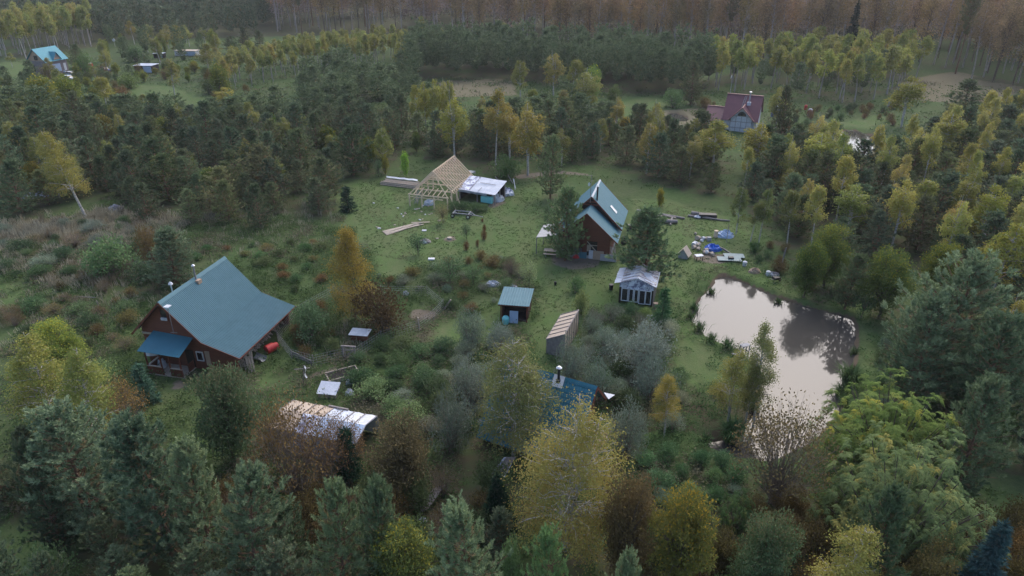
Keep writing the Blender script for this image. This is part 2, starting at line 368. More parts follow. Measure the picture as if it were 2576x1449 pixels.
# ---------------------------------------------------------------- plants: shapes
def unit(a): return a / (np.linalg.norm(a, axis=-1, keepdims=True) + 1e-9)
def rdirs(n, g): return unit(g.normal(size=(n, 3)))
def leaves(name, P, size, mat, g, D=None, aspect=.55, tint=None, jit=.6):
    """diamond leaves at P (n,3), long axis near D"""
    n = len(P); D = rdirs(n, g) if D is None else unit(D + g.normal(size=(n, 3)) * jit)
    S = unit(np.cross(D, rdirs(n, g))); l = (np.full(n, size) if np.isscalar(size) else size) * g.uniform(.7, 1.25, n); w = (l * aspect / 2)[:, None]; l = l[:, None]
    V = np.stack([P, P + D * l * .45 + S * w, P + D * l, P + D * l * .45 - S * w], 1).reshape(-1, 3)
    return npmesh(name, V, np.arange(4 * n).reshape(n, 4), mat, tint=g.random(n) if tint is None else tint)
def tubes(name, paths, mat, n=5):
    """paths: list of (points, radii)"""
    mb = MB()
    for p, r in paths: mb.tube([tuple(q) for q in p], [float(x) for x in r], n, cap=False)
    me = bpy.data.meshes.new(name); me.from_pydata(mb.v, [], mb.f); me.materials.append(mat)
    me.polygons.foreach_set('use_smooth', [True] * len(me.polygons)); me.update(); return me
def needles(name, C, A, L_, k, nl, w, mat, g, tint, rad=.8):
    """tufts: centre C, axis A, length L_; k needles each; triangles"""
    n = len(C); C = np.repeat(C, k, 0); Ax = np.repeat(A, k, 0); Ln = np.repeat(L_, k); tn = np.repeat(tint, k)
    m = n * k; rd = rdirs(m, g); rd = unit(rd - Ax * np.sum(rd * Ax, 1, keepdims=True))
    t = g.random(m)[:, None]; B = C + Ax * (t - .3) * Ln[:, None]; D = unit(Ax * (.35 + .7 * t) + rd * rad * (1.25 - .7 * t))
    S = unit(np.cross(D, rdirs(m, g))) * w / 2 * g.uniform(.7, 1.3, (m, 1)); T = B + D * nl * g.uniform(.8, 1.2, (m, 1))
    V = np.stack([B + S, B - S, T - S * .4], 1).reshape(-1, 3)
    return npmesh(name, V, np.arange(3 * m).reshape(m, 3), mat, tint=np.clip(tn + g.random(m) * .45 * (tn < 1.2) + .15 * t[:, 0] * (tn < 1.2), 0, 2))
def pine(seed, H=10, Rr=2.6, k=24, nl=.2, w=.05, dz=.42, low=.1, step=.36, tl=.42, brown=.3, shape='cone', thin=1.0, lod=1):
    g = np.random.default_rng(seed); C = []; A = []; T = []; paths = []
    lean = g.normal(size=2) * .25
    tr = [(lean[0] * t * t, lean[1] * t * t, H * t) for t in np.linspace(0, 1, 8)]; paths.append((tr, np.linspace(.013 * H + .03, .02, 8)))
    z = H * low
    bulge = g.uniform(.8, 1.15, 12)
    while z < H - .15:
        t = (z - H * low) / (H * (1 - low))
        if shape == 'cone': prof = (1 - t) ** .62 * (.68 + .32 * min(1, t / .22))
        elif shape == 'round': prof = math.sqrt(max(0, 1 - (2 * max(t - .08, 0) / 1.84 - 1) ** 2)) * .95 + .1
        else: prof = (1 - t ** 1.6) ** .62 * min(1, .42 + t / .4)
        nb = max(3, int(g.integers(5, 8) * thin)); a0 = g.uniform(0, 6.28)
        for b in range(nb):
            az = a0 + b * 6.283 / nb + g.normal() * .25; L1 = Rr * prof * g.uniform(.72, 1.12) * bulge[int((az % 6.283) / 6.284 * 12)] * (1 + .22 * math.sin(az * 2 + z * 1.9 + seed) * math.sin(z * 1.3 + az)) + .15
            el = math.radians(-8 + 62 * t ** 1.3 + g.normal() * 7); o = np.array([math.cos(az), math.sin(az), 0]); s = np.array([-o[1], o[0], 0])
            base = np.array([lean[0] * (z / H) ** 2, lean[1] * (z / H) ** 2, z]); ns = max(2, int(L1 / step))
            pts = []
            for i in range(ns + 1):
                f = i / ns; p = base + o * L1 * f * math.cos(el) + np.array([0, 0, 1]) * (L1 * f * math.sin(el) + .28 * L1 * f * f); pts.append(p)
                if f < .3 and L1 > 1: continue
                half = (1 - f) * L1 * .5 + .08; nt_ = 1 + int(half / (step * .8))
                for q in range(-nt_, nt_ + 1):
                    if q and g.random() < .25: continue
                    c = p + s * (q / max(nt_, 1)) * half + g.normal(size=3) * .08
                    C.append(c); A.append(o * .5 + s * .35 * np.sign(q) + np.array([0, 0, 1.0 + .3 * t]) + g.normal(size=3) * .35)
                    inner = 1 - f; T.append(1.5 if g.random() < brown * inner ** 1.5 * 1.2 else g.uniform(0, .6) * (.4 + .6 * f))
            if lod: paths.append((pts[::max(1, ns // 3)] + [pts[-1]], np.linspace(.03 + .0025 * H * (1 - t), .008, len(pts[::max(1, ns // 3)]) + 1)))
        z += dz * g.uniform(.85, 1.15)
    C.append(np.array([lean[0], lean[1], H])); A.append(np.array([0, 0, 1.])); T.append(0)
    C = np.array(C); A = unit(np.array(A)); T = np.array(T); L_ = g.uniform(.8, 1.3, len(C)) * tl
    return needles('pine_crown', C, A, L_, k, nl, w, M['pine'], g, T), tubes('pine_trunk', paths, M['bark'], 6 if lod else 4), H, Rr
def birch(seed, H=12, Rr=2.2, n=9000, size=.13, low=.25, nb=46, mat='birch', dens=1.0, fork=0, conic=.7, bare=.0, droop=1.0, bark='birchbark', spread=.24, br=.0042):
    g = np.random.default_rng(seed); paths = []; P = []; Wt = []
    sway = g.normal(size=(3, 2)) * .03 * H * .5
    def tr(t): return np.array([sway[0, 0] * math.sin(2.2 * t) * t * 2 + sway[1, 0] * t * t, sway[0, 1] * math.sin(2.2 * t) * t * 2 + sway[1, 1] * t * t, H * t])
    ts = np.linspace(0, 1, 12); paths.append(([tr(t) for t in ts], np.interp(ts, [0, 1], [.010 * H + .03, .015])))
    stems = [(tr, 0.0)]
    for f_ in range(fork):
        az = g.uniform(0, 6.28); o = np.array([math.cos(az), math.sin(az), 0]) * Rr * g.uniform(.25, .45); t0 = g.uniform(.05, .3)
        def tr2(t, o=o, t0=t0): return tr(t * .93) + o * max(0, (t - t0) / (1 - t0)) ** .8
        t2 = np.linspace(t0, 1, 9); paths.append(([tr2(t) for t in t2], np.linspace(.008 * H + .02, .012, 9))); stems.append((tr2, t0))
    for b in range(nb):
        st, t0 = stems[b % len(stems)]; u = g.uniform(0, 1) ** .85; t = max(low + (1 - low) * u * .97, t0 + .03)
        u = (t - low) / (1 - low)
        prof = (min(1, (u + .12) / .32)) ** .7 * (1 - u) ** conic + .06
        L1 = Rr * prof * g.uniform(.75, 1.15); az = g.uniform(0, 6.28); o = np.array([math.cos(az), math.sin(az), 0])
        rise = L1 * g.uniform(.7, 1.3); p0 = st(t); pts = []
        for i in range(6):
            f = i / 5; pts.append(p0 + o * L1 * f + np.array([0, 0, 1]) * (rise * (f - .42 * f * f * droop)) + g.normal(size=3) * .04 * L1 * f)
        paths.append((pts, np.linspace(br * H * (1.1 - .6 * u) + .004, .004, 6)))
        for q in range(2 + int(L1)):                        # side twigs
            f = g.uniform(.35, .95); i = int(f * 5); a = pts[i] + (pts[min(i + 1, 5)] - pts[i]) * (f * 5 - i)
            dv = unit(o * .6 + g.normal(size=3) * .6 + np.array([0, 0, .1])); tl = L1 * .45 * g.uniform(.5, 1)
            tw = [a, a + dv * tl * .6, a + dv * tl + np.array([0, 0, -.35 * tl * droop])]
            if q == 0: paths.append((tw, [.010, .007, .004]))
            for x in np.linspace(.3, 1, 4): P.append(a + (tw[2] - a) * x); Wt.append(1.0 + L1 * .4)
        for x in np.linspace(.4, 1, 6): i = min(4, int(x * 5)); P.append(pts[i] + (pts[i + 1] - pts[i]) * (x * 5 - i)); Wt.append(1.2)
    for x in np.linspace(.8, 1, 6): P.append(tr(x)); Wt.append(.8)
    P = np.array(P); Wt = np.array(Wt); 
    if bare: Wt = Wt * np.where(P[:, 2] > H * (1 - .45), 1, 1 - bare)
    ix = g.choice(len(P), int(n * dens), p=Wt / Wt.sum()); m = len(ix)
    off = g.normal(size=(m, 3)) * spread * (Rr / 2.2) ** .5; off[:, 2] = off[:, 2] * .9 - np.abs(g.normal(size=m)) * .4 * droop * (Rr / 2.4)
    Q = P[ix] + off; D = np.tile([0, 0, -1.0 * droop], (m, 1)) + unit(Q * [1, 1, 0] + 1e-3) * .5
    h = np.clip(Q[:, 2] / H, 0, 1); r = g.random(m)
    tint = np.clip(vn3(Q, 1.3, g) * 1.0 + (r - .5) * .5, 0, 1); tint = np.where(g.random(m) < .10 + .22 * (h < .45), 1.3 + r * .7, tint)
    return leaves('crown', Q, size, M[mat], g, D, .7, tint), tubes('trunk', paths, M[bark], 5), H, Rr
def vn3(P, s, g):
    ph = g.uniform(0, 6.28, (3, 3)); q = P / s
    return .5 + .5 * np.sin(q[:, 0] + ph[0, 0] + 1.7 * np.sin(q[:, 1] + ph[0, 1])) * np.sin(q[:, 2] * 1.2 + ph[1, 0] + np.sin(q[:, 0] * .8 + ph[1, 1]))
def bush(seed, H=2.2, Rr=1.5, n=3000, size=.13, mat='shrub', clumps=26, low=.12, crown0=.0, bark='twig', tint_top=0.0, dsp=.42, up=.3, stems=7, fill=.75, aspect=.6, trunk=False, shell=.55):
    g = np.random.default_rng(seed); cz0 = H * crown0; ch = H - cz0
    d = rdirs(clumps, g); d[:, 2] = np.abs(d[:, 2]) * 1.25 - .45 * (crown0 > .12); d = unit(d); rr = g.uniform(shell, 1.0, clumps)[:, None]
    cr = Rr * dsp * g.uniform(.6, 1.2, clumps)
    Cc = d * rr * [Rr * .8, Rr * .8, 0]; mid = cz0 + ch * (.25 if crown0 < .12 else .42)
    Cc[:, 2] = mid + d[:, 2] * rr[:, 0] * (np.where(d[:, 2] > 0, H - mid, mid - cz0) - cr * .55)
    paths = []
    if trunk: paths.append(([(0, 0, 0), (0.03 * H, 0, mid * .6), (0, 0.02 * H, mid + ch * .35)], [.016 * H + .03, .012 * H + .02, .02]))
    for i in range(clumps):
        b = np.array([0, 0, mid * g.uniform(.3, .9)]) if trunk else np.array([g.normal() * .12 * Rr, g.normal() * .12 * Rr, 0])
        m_ = b + (Cc[i] - b) * .5 + [0, 0, .12 * H]
        paths.append(([b, m_, Cc[i]], [.007 * H + .012, .004 * H + .008, .006]))
        if size and i % 2 == 0: e = Cc[i] + d[i] * cr[i] * .9; paths.append(([m_, Cc[i], e], [.012, .009, .004]))
    w = cr ** 2; ix = g.choice(clumps, n, p=w / w.sum()); v = rdirs(n, g); v[:, 2] = v[:, 2] * .9 + .15
    rad = cr[ix] * g.random(n) ** (1 / 3.5) * g.uniform(.75, 1.12, n)
    inn = g.random(n) > fill; Q = Cc[ix] + v * rad[:, None]; Q[inn] = Cc[ix][inn] * g.uniform(.2, 1, inn.sum())[:, None] + v[inn] * rad[inn][:, None]
    Q[:, 2] = np.maximum(Q[:, 2], .04); ti = g.random(clumps)[ix] * .7 + g.random(n) * .3
    top = np.clip((Q[:, 2] - cz0) / ch, 0, 1.1)
    if tint_top: ti = np.where(g.random(n) < tint_top * top ** 2.2, 1.2 + .8 * g.random(n), ti)
    Dv = unit(v + [0, 0, up])
    return leaves('crown', Q, size, M[mat], g, Dv, aspect, ti), tubes('stems', paths, M[bark], 5), H, Rr
def bare_shrub(seed, H=4, Rr=2, n=1500, size=.1, twigs=150, mat='brownleaf', bark='twig'):
    g = np.random.default_rng(seed); paths = []; P = []
    for i in range(twigs):
        az = g.uniform(0, 6.28); r = Rr * math.sqrt(g.random()); hh = H * math.sqrt(max(.1, 1 - (r / Rr) ** 2 * .8)) * g.uniform(.7, 1)
        e = np.array([math.cos(az) * r, math.sin(az) * r, hh]); m_ = e * [.35, .35, .45] + g.normal(size=3) * .08
        paths.append(([np.array([g.normal() * .12, g.normal() * .12, 0]), m_, e * [.75, .75, .78], e], [.014, .009, .006, .003]))
        for x in np.linspace(.55, 1, 5): P.append(m_ + (e - m_) * x)
        for q in range(2):
            a = m_ + (e - m_) * g.uniform(.1, .8); b = a + unit(e * [1, 1, .3] + g.normal(size=3) * Rr * .6) * H * .14; paths.append(([a, b], [.008, .003])); P.append(b)
    P = np.array(P); ix = g.integers(0, len(P), n); Q = P[ix] + g.normal(size=(n, 3)) * .14
    return leaves('crown', Q, size, M[mat], g, None, .6, np.where(g.random(n) < .2, 1.6, g.random(n))), tubes('stems', paths, M[bark], 4), H, Rr
def sumac(seed, H=5, Rr=4, ros=150, mat='sumac', fr=.75):
    g = np.random.default_rng(seed); paths = []; V = []; tint = []
    for i in range(ros):
        d = rdirs(1, g)[0]; d[2] = abs(d[2]) * .9 + .05; d = unit(d); a_ = math.atan2(d[1], d[0]); e = d * [Rr, Rr, H * .8] * g.uniform(.5, 1.02) * (1 + .16 * math.sin(3 * a_ + 4 * d[2]) + .1 * math.sin(7 * a_ + 9 * d[2])) + [0, 0, H * .1]; tl_ = unit(d + g.normal(size=3) * .45)
        if i % 3 == 0: paths.append(([np.array([g.normal() * .3, g.normal() * .3, 0]), e * [.5, .5, .45], e], [.05, .035, .02]))
        tb = g.random() * .8 + (1.1 if g.random() < .12 else 0)
        for f in range(7):
            az = f * .9 + g.uniform(-.3, .3); o = np.array([math.cos(az), math.sin(az), 0]); o = unit(o - tl_ * (o @ tl_) + tl_ * g.uniform(-.1, .5)); L1 = fr * g.uniform(.75, 1.15); s = unit(np.cross(o, [0, 0, 1.]))
            for q in range(1, 9):
                x = q / 8; p = e + o * L1 * x + np.array([0, 0, .45 * x - .75 * x * x]) * L1
                for sg in (-1, 1):
                    D = unit(o * .35 + s * sg + np.array([0, 0, -.35])); ll = .26 * (1.1 - .5 * abs(x - .45)) * L1 / .75; wv = unit(np.cross(D, [0, 0, 1.])) * ll * .17
                    V += [p, p + D * ll * .45 + wv, p + D * ll, p + D * ll * .45 - wv]; tint.append(np.clip(tb + g.uniform(-.2, .2), 0, 2))
    V = np.array(V); n = len(V) // 4
    return npmesh('crown', V, np.arange(4 * n).reshape(n, 4), M[mat], tint=tint), tubes('stems', paths, M['barkdark'], 5), H, Rr
def spruce(seed, H=9, Rr=2.0, k=7, mat='spruce', nl=.28, w=.09):
    g = np.random.default_rng(seed); C = []; A = []; paths = [([(0, 0, 0), (0, 0, H)], [.012 * H + .03, .015])]; z = .06 * H
    while z < H - .1:
        t = z / H; nb = 8
        for b in range(nb):
            az = g.uniform(0, 6.28); o = np.array([math.cos(az), math.sin(az), 0]); s = np.array([-o[1], o[0], 0]); L1 = Rr * (1 - t) * g.uniform(.8, 1.1) + .1
            for i in range(max(2, int(L1 / .22))):
                f = (i + .5) / max(2, int(L1 / .22)); p = np.array([0, 0, z]) + o * L1 * f + np.array([0, 0, -.32 * L1 * f + .25 * L1 * f * f])
                hw = (1 - f) * L1 * .35
                for q in (-1, 0, 1): C.append(p + s * q * hw + g.normal(size=3) * .04); A.append(o + s * q * .5 + np.array([0, 0, .05]))
        z += .3
    for q in range(6): C.append([0, 0, H - .1 * q]); A.append([0, 0, 1.])
    C = np.array(C); A = unit(np.array(A, float)); return needles('crown', C, A, np.full(len(C), .3), k, nl, w, M[mat], g, np.zeros(len(C)), .6), tubes('trunk', paths, M['barkdark'], 6), H, Rr
def forest_birch(seed, H=27, Rr=3.6, n=2600, size=.45, mat='brownleaf', low=.42, nb=42, fork=1):
    return birch(seed, H, Rr, n, size, low, nb, mat, 1, fork, .55, droop=.4, spread=.8, bark='palebark')
def tall_pine(seed, H=26, Rr=3.4):
    return pine(seed, H, Rr, k=12, nl=.5, w=.16, dz=.8, low=.52, step=.75, tl=.8, brown=.15, shape='round', thin=.9)
# ---------------------------------------------------------------- plants: the kinds
KN = {}
def kind(key, name, cat, crown, stem, fns): KN[key] = dict(name=name, cat=cat, crown=crown, stem=stem, fns=fns, protos=None)
kind('pine', 'pine_tree', 'pine tree', 'crown', 'trunk', [lambda s=s, sh=sh: pine(s, shape=sh, brown=.18, k=40, nl=.22, tl=.42, w=.06, dz=.5, step=.47) for s, sh in ((1, 'cone'), (2, 'oval'), (3, 'oval'), (4, 'oval'))])
kind('pinem', 'pine_tree', 'pine tree', 'crown', 'trunk', [lambda s=s, sh=sh: pine(s, k=16, nl=.3, w=.11, dz=.68, step=.66, tl=.5, shape=sh, brown=.1) for s, sh in ((11, 'cone'), (12, 'oval'), (13, 'oval'), (14, 'cone'), (15, 'oval'))])
kind('pinef', 'pine_tree', 'pine tree', 'crown', 'trunk', [lambda s=s, sh=sh: pine(s, H=12, Rr=2.4, k=9, nl=.5, w=.19, dz=.95, step=.8, tl=.7, low=.3, brown=.05, shape=sh) for s, sh in ((21, 'oval'), (22, 'oval'), (23, 'round'))])
kind('pinelow', 'pine_tree', 'pine tree', 'crown', 'trunk', [lambda s=s: pine(s, H=12, Rr=2.6, k=5, nl=.7, w=.34, dz=1.3, step=1.1, tl=1.1, low=.25, shape='oval', lod=0, thin=.8) for s in (31, 32)])
kind('birch', 'birch_tree', 'birch tree', 'crown', 'trunk', [lambda: birch(41, n=12000, nb=60), lambda: birch(42, n=12000, nb=60, fork=1), lambda: birch(43, n=11000, nb=56, conic=.9)])
kind('bigbirch', 'birch_tree', 'birch tree', 'crown', 'trunk', [lambda: birch(44, H=13, Rr=4.0, n=30000, size=.125, low=.1, nb=120, fork=1, conic=.95, spread=.24, br=.0055), lambda: birch(45, H=12, Rr=2.9, n=19000, size=.135, low=.2, nb=90, fork=1, conic=.6)])
kind('birchm', 'birch_tree', 'birch tree', 'crown', 'trunk', [lambda s=s, f=f, lo=lo: birch(s, n=3800, size=.25, nb=40, low=lo, fork=f) for s, f, lo in ((51, 0, .3), (52, 1, .35), (53, 0, .42), (54, 2, .35), (55, 0, .5))])
kind('birchf', 'birch_tree', 'birch tree', 'crown', 'trunk', [lambda s=s: birch(s, H=13, Rr=1.7, n=1500, size=.42, nb=26, low=.5, bark='palebark', spread=.4) for s in (61, 62, 63)])
kind('forest', 'tall_birch_tree', 'birch tree', 'crown', 'trunk', [lambda s=s: forest_birch(s) for s in (71, 72, 73)])
kind('forest2', 'tall_deciduous_tree', 'tree', 'crown', 'trunk', [lambda s=s: birch(s, 26, 3.8, 3200, .45, .28, 50, 'brownleaf', 1, 1, .5, droop=.3, spread=.8, bark='barkdark') for s in (74, 75)])
kind('tallpine', 'tall_pine_tree', 'pine tree', 'crown', 'trunk', [lambda s=s: tall_pine(s) for s in (81, 82)])
kind('spruce', 'spruce_tree', 'spruce', 'crown', 'trunk', [lambda: spruce(91), lambda: spruce(92, Rr=2.4)])
kind('larch', 'larch_tree', 'larch', 'crown', 'trunk', [lambda: birch(101, H=10, Rr=2.6, n=15000, size=.13, low=.06, nb=120, mat='orange', conic=.8, droop=.6, bark='barkdark')])
kind('maple', 'broadleaf_tree', 'tree', 'crown', 'trunk', [lambda s=s: bush(s, 8, 3, 17000, .17, 'maple', 80, crown0=.1, tint_top=.35, dsp=.25, shell=.4, trunk=True, bark='barkdark') for s in (111, 112, 113)])
kind('maplem', 'broadleaf_tree', 'tree', 'crown', 'trunk', [lambda s=s: bush(s, 8, 3, 4800, .3, 'maple', 60, crown0=.1, tint_top=.2, dsp=.27, shell=.4, trunk=True, bark='barkdark') for s in (114, 115)])
kind('brown', 'autumn_tree', 'tree', 'crown', 'trunk', [lambda s=s: bush(s, 6, 2.8, 14000, .14, 'brownleaf', 70, crown0=.06, tint_top=.3, dsp=.26, shell=.4, trunk=True, bark='barkdark', fill=.6) for s in (116, 117)])
kind('rowan', 'rowan_tree', 'rowan tree', 'crown', 'trunk', [lambda: bush(118, 6, 2.8, 17000, .15, 'shrub', 76, crown0=.06, tint_top=.75, dsp=.26, shell=.4, trunk=True, bark='barkdark')])
kind('shrub', 'shrub', 'shrub', 'foliage', 'stems', [lambda s=s: bush(s, n=2600, size=.15) for s in (121, 122, 123)])
kind('silver', 'willow_shrub', 'shrub', 'foliage', 'stems', [lambda s=s: bush(s, H=2.8, Rr=1.7, n=4200, size=.14, mat='silver', clumps=34, aspect=.32, up=.9, dsp=.36) for s in (124, 125)])
kind('bare', 'bare_shrub', 'shrub', 'foliage', 'stems', [lambda: bare_shrub(126), lambda: bare_shrub(127, n=3200)])
kind('bbrown', 'dry_shrub', 'shrub', 'foliage', 'stems', [lambda s=s: bush(s, H=2.2, Rr=1.6, n=2400, size=.13, mat='brownleaf', fill=.6) for s in (128, 129)])
kind('sumac', 'sumac_tree', 'sumac', 'crown', 'stems', [lambda: sumac(131, ros=760, fr=.36), lambda: sumac(132, ros=150, fr=.6)])
kind('thuja', 'columnar_conifer', 'conifer', 'crown', 'trunk', [lambda: spruce(133, 4, .8, 6, 'spruce', .2, .06)])
kind('apple', 'apple_tree', 'fruit tree', 'crown', 'trunk', [lambda s=s: bush(s, H=3, Rr=1.6, n=1500, size=.15, clumps=22, crown0=.3, trunk=True, fill=.6, bark='barkdark') for s in (134, 135)])
def protos(key):
    k = KN[key]
    if k['protos'] is None: k['protos'] = [f() for f in k['fns']]
    return k['protos']
TREES = []                                                  # (x, y) of everything planted, for the litter under it
USED = {}
def plant(key, x, y, H, W, label, group=None, color=(1, 1, 1), rz=None, tilt=0.0, pi=None, cat=None, lean=None, name=None, stemcolor=None):
    """one plant standing at x, y: an empty with crown and trunk as children (mesh data shared between copies)"""
    pr = protos(key); k = KN[key]; i = R.randrange(len(pr)) if pi is None else pi % len(pr); cm, tm, h0, r0 = pr[i]
    z = gz(x, y) - .05
    o = empty(name or k['name'], (x, y, z), R.uniform(0, 6.28) if rz is None else rz, label, cat or k['cat'], group)
    o.scale = (W / (2 * r0), W / (2 * r0), H / h0)
    if lean: o.rotation_euler = (lean[0], lean[1], o.rotation_euler[2])
    else: o.rotation_euler = (R.uniform(-.03, .03), R.uniform(-.03, .03), o.rotation_euler[2])
    c = link(k['crown'], cm, o); t = link(k['stem'], tm, o); mcol = sum(color) / 3; c.color = (*[v * .68 + mcol * .32 for v in color], 1)
    TREES.append((x, y, W)); return o
def PL(key, xt, yb, yt, wpx, label, color=(1, 1, 1), group=None, **kw):
    """plant from picture: top at (xt, yt), base at height yb of the picture, crown wpx wide"""
    Y = depthY(yb); H = heightY(Y, yt); p = atY(xt, yt, Y); q = atY(xt, (yt * 2 + yb) / 3, Y)
    d = Y * math.cos(TH) + (HC - H * .6) * math.sin(TH); W = wpx * d / F
    return plant(key, p.x, Y, H, W, label, group, color, **kw)
# ---------------------------------------------------------------- buildings
class Bld:
    """an empty at the building's base; local x = to the right, y = along the ridge, heading a degrees from +Y towards +X"""
    def __init__(s, name, P, a, label, cat, group=None):
        s.a = math.radians(a); s.P = Vector((P[0], P[1], 0)); s.e = empty(name, (P[0], P[1], 0), -s.a, label, cat, group)
    def loc(s, p):
        d = Vector(p) - s.P; c, n = math.cos(s.a), math.sin(s.a); return Vector((d.x * c - d.y * n, d.x * n + d.y * c, d.z))
    def wld(s, x, y, z=0):
        c, n = math.cos(s.a), math.sin(s.a); return Vector((s.P.x + x * c + y * n, s.P.y - x * n + y * c, z))
    def px(s, x, y, z=0): return s.loc(at(x, y, z))
    def hit(s, x, y, a, b, c):
        o = s.loc((0, 0, HC)); r = Vector(ray(x, y)); d = s.loc(Vector((0, 0, HC)) + r) - o; a, b, c = Vector(a), Vector(b), Vector(c); n = (b - a).cross(c - a)
        return o + d * ((a - o).dot(n) / d.dot(n))
    def foot(s, x0, x1, y0, y1, m=.4): FOOTW.append((np.array([s.wld(x, y)[:2] for x, y in ((x0 - m, y0 - m), (x1 + m, y0 - m), (x1 + m, y1 + m), (x0 - m, y1 + m))]), 0.3))
FOOTW = []
M['teal'] = surf('teal_metal', (.065, .165, .205), (.05, .14, .175), 1.2, .58, .0, spec=.3, streak=.12)
M['teal2'] = surf('teal_porch_metal', (.045, .17, .23), (.04, .15, .2), 1.0, .45, .2)
M['teal3'] = surf('teal_tiles', (.035, .16, .22), (.028, .13, .18), 2, .35, .2)
M['cyan'] = surf('bright_teal_metal', (.04, .23, .30), (.035, .2, .27), .6, .6, .1)
M['maroon'] = surf('maroon_tiles', (.13, .045, .06), (.10, .035, .05), .8, .5)
M['ridge'] = surf('pinkish_ridge', (.38, .2, .17), None, 3, .6)
M['redwood'] = planks('red_brown_boards', (.20, .065, .035), (.14, .045, .025), .17)
M['redwoodx'] = planks('red_brown_vertical_boards', (.19, .06, .035), (.13, .042, .025), .17, 'Y')
M['redtrim'] = surf('red_brown_trim', (.17, .05, .03), None, 4, .7, stretch=(1, 1, 6))
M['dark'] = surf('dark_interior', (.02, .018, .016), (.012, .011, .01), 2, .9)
M['glass'] = surf('window_glass', (.03, .035, .04), (.02, .02, .025), 2, .08, spec=.9)
M['white'] = surf('white_paint', (.62, .64, .68), (.46, .48, .53), 2.5, .6)
M['plastic'] = surf('weathered_white_sheet', (.56, .60, .68), (.42, .46, .54), 1.3, .4, streak=.25)
M['cream'] = surf('cream_polycarbonate', (.48, .38, .28), (.38, .29, .22), 1.4, .4)
M['paleblue'] = surf('pale_blue_plastic', (.40, .50, .66), (.32, .42, .58), 1.2, .35)
M['grey'] = surf('grey_metal', (.36, .37, .39), (.26, .27, .29), 2, .6, 0)
M['greysheet'] = surf('grey_green_metal', (.22, .29, .30), (.16, .21, .22), 2, .6)
M['black'] = surf('black_metal', (.03, .03, .035), None, 4, .5)
M['steel'] = surf('bright_steel', (.75, .75, .76), (.55, .55, .57), 4, .35, .6)
M['pinewood'] = surf('fresh_timber', (.70, .56, .42), (.58, .44, .31), 5, .75, stretch=(1, 1, 1))
M['board'] = surf('weathered_boards', (.48, .41, .34), (.30, .25, .21), 4, .85, streak=.3)
M['oldwood'] = surf('old_grey_wood', (.30, .27, .26), (.17, .15, .15), 3, .9, streak=.3)
M['greylog'] = planks('grey_log_wall', (.24, .21, .22), (.17, .15, .17), .22)
M['concrete'] = surf('concrete', (.36, .36, .37), (.27, .27, .28), 2, .9)
M['tan'] = surf('tan_board', (.40, .29, .21), (.33, .24, .18), 2, .8)
M['blue'] = surf('blue_tarp', (.03, .13, .55), (.02, .09, .40), 5, .4)
M['red'] = surf('red_paint', (.55, .04, .04), (.42, .03, .03), 2, .45)
M['turq'] = surf('turquoise_plastic', (.20, .60, .62), (.15, .5, .54), 2, .4)
M['sand'] = surf('sand', (.4, .34, .27), (.3, .25, .2), 4, .95)
M['rubber'] = surf('rubber', (.02, .02, .02), None, 4, .8)
def patch_mat():
    m, nt, out = newmat('patched_sheets'); b = N(nt, 'ShaderNodeBsdfPrincipled', Roughness=.5); v = N(nt, 'ShaderNodeTexVoronoi', Scale=1.5); v.distance = 'CHEBYCHEV'
    tc = nt.nodes.new('ShaderNodeTexCoord'); mp = N(nt, 'ShaderNodeMapping'); mp.inputs['Scale'].default_value = (.7, 2.4, .7); nt.links.new(tc.outputs['Object'], mp.inputs[0]); nt.links.new(mp.outputs[0], v.inputs['Vector'])
    s_ = nt.nodes.new('ShaderNodeSeparateColor'); nt.links.new(v.outputs['Color'], s_.inputs[0])
    c = ramp(nt, s_.outputs[0], [(0, (.07, .06, .09)), (.18, (.30, .27, .30)), (.4, (.55, .60, .68)), (.55, (.42, .36, .37)), (.7, (.6, .54, .42)), (.85, (.66, .70, .76))], 'CONSTANT')
    c = mix(nt, .35, c, ramp(nt, noise(nt, 9, 5, .7, stretch=(1, 4, 1)), [(.35, (.1, .09, .1)), (.6, (.75, .75, .78))]), 'MULTIPLY'); c = mix(nt, .35, c, ramp(nt, s_.outputs[1], [(.3, (.2, .18, .2)), (.7, (.7, .72, .78))]))
    nt.links.new(c, b.inputs['Base Color']); nt.links.new(b.outputs[0], out.inputs[0]); return m
M['patch'] = patch_mat()
def tarpmat():
    m, nt, out = newmat('printed_tarp'); b = N(nt, 'ShaderNodeBsdfPrincipled', Roughness=.45); f = noise(nt, 1.6, 6, .75)
    c = ramp(nt, f, [(.42, (.13, .14, .24)), (.5, (.42, .45, .56)), (.56, (.68, .72, .82))]); nt.links.new(c, b.inputs['Base Color']); nt.links.new(b.outputs[0], out.inputs[0]); return m
M['tarp'] = tarpmat()
def corrugated(profile, y0, y1, period=.21, amp=.055, sub=3, thick=.03, tile=0):
    """ribbed sheet: profile = [(x, z), ...] down the slope, ribs running down the slope, repeated along y"""
    pr = [];
    for (xa, za), (xb, zb) in zip(profile[:-1], profile[1:]):
        k = max(1, int(math.hypot(xb - xa, zb - za) / tile)) * 2 if tile else 1
        for i in range(k):
            t = (i // 2 + (i % 2) * .96) / (k / 2) if tile else 0; pr.append((xa + (xb - xa) * t, za + (zb - za) * t + (.045 * (i % 2 == 1) if tile else 0)))
    pr.append(profile[-1]); n = int((y1 - y0) / period); P = []
    for i in range(n):
        for f, h in ((0, 0), (.28, 0), (.42, 1), (.72, 1), (.86, 0)):
            y = y0 + (i + f) / n * (y1 - y0); P.append([(x, y, z + h * amp) for x, z in pr])
    P.append([(x, y1, z) for x, z in pr]); return MB().sheet(P, thick)
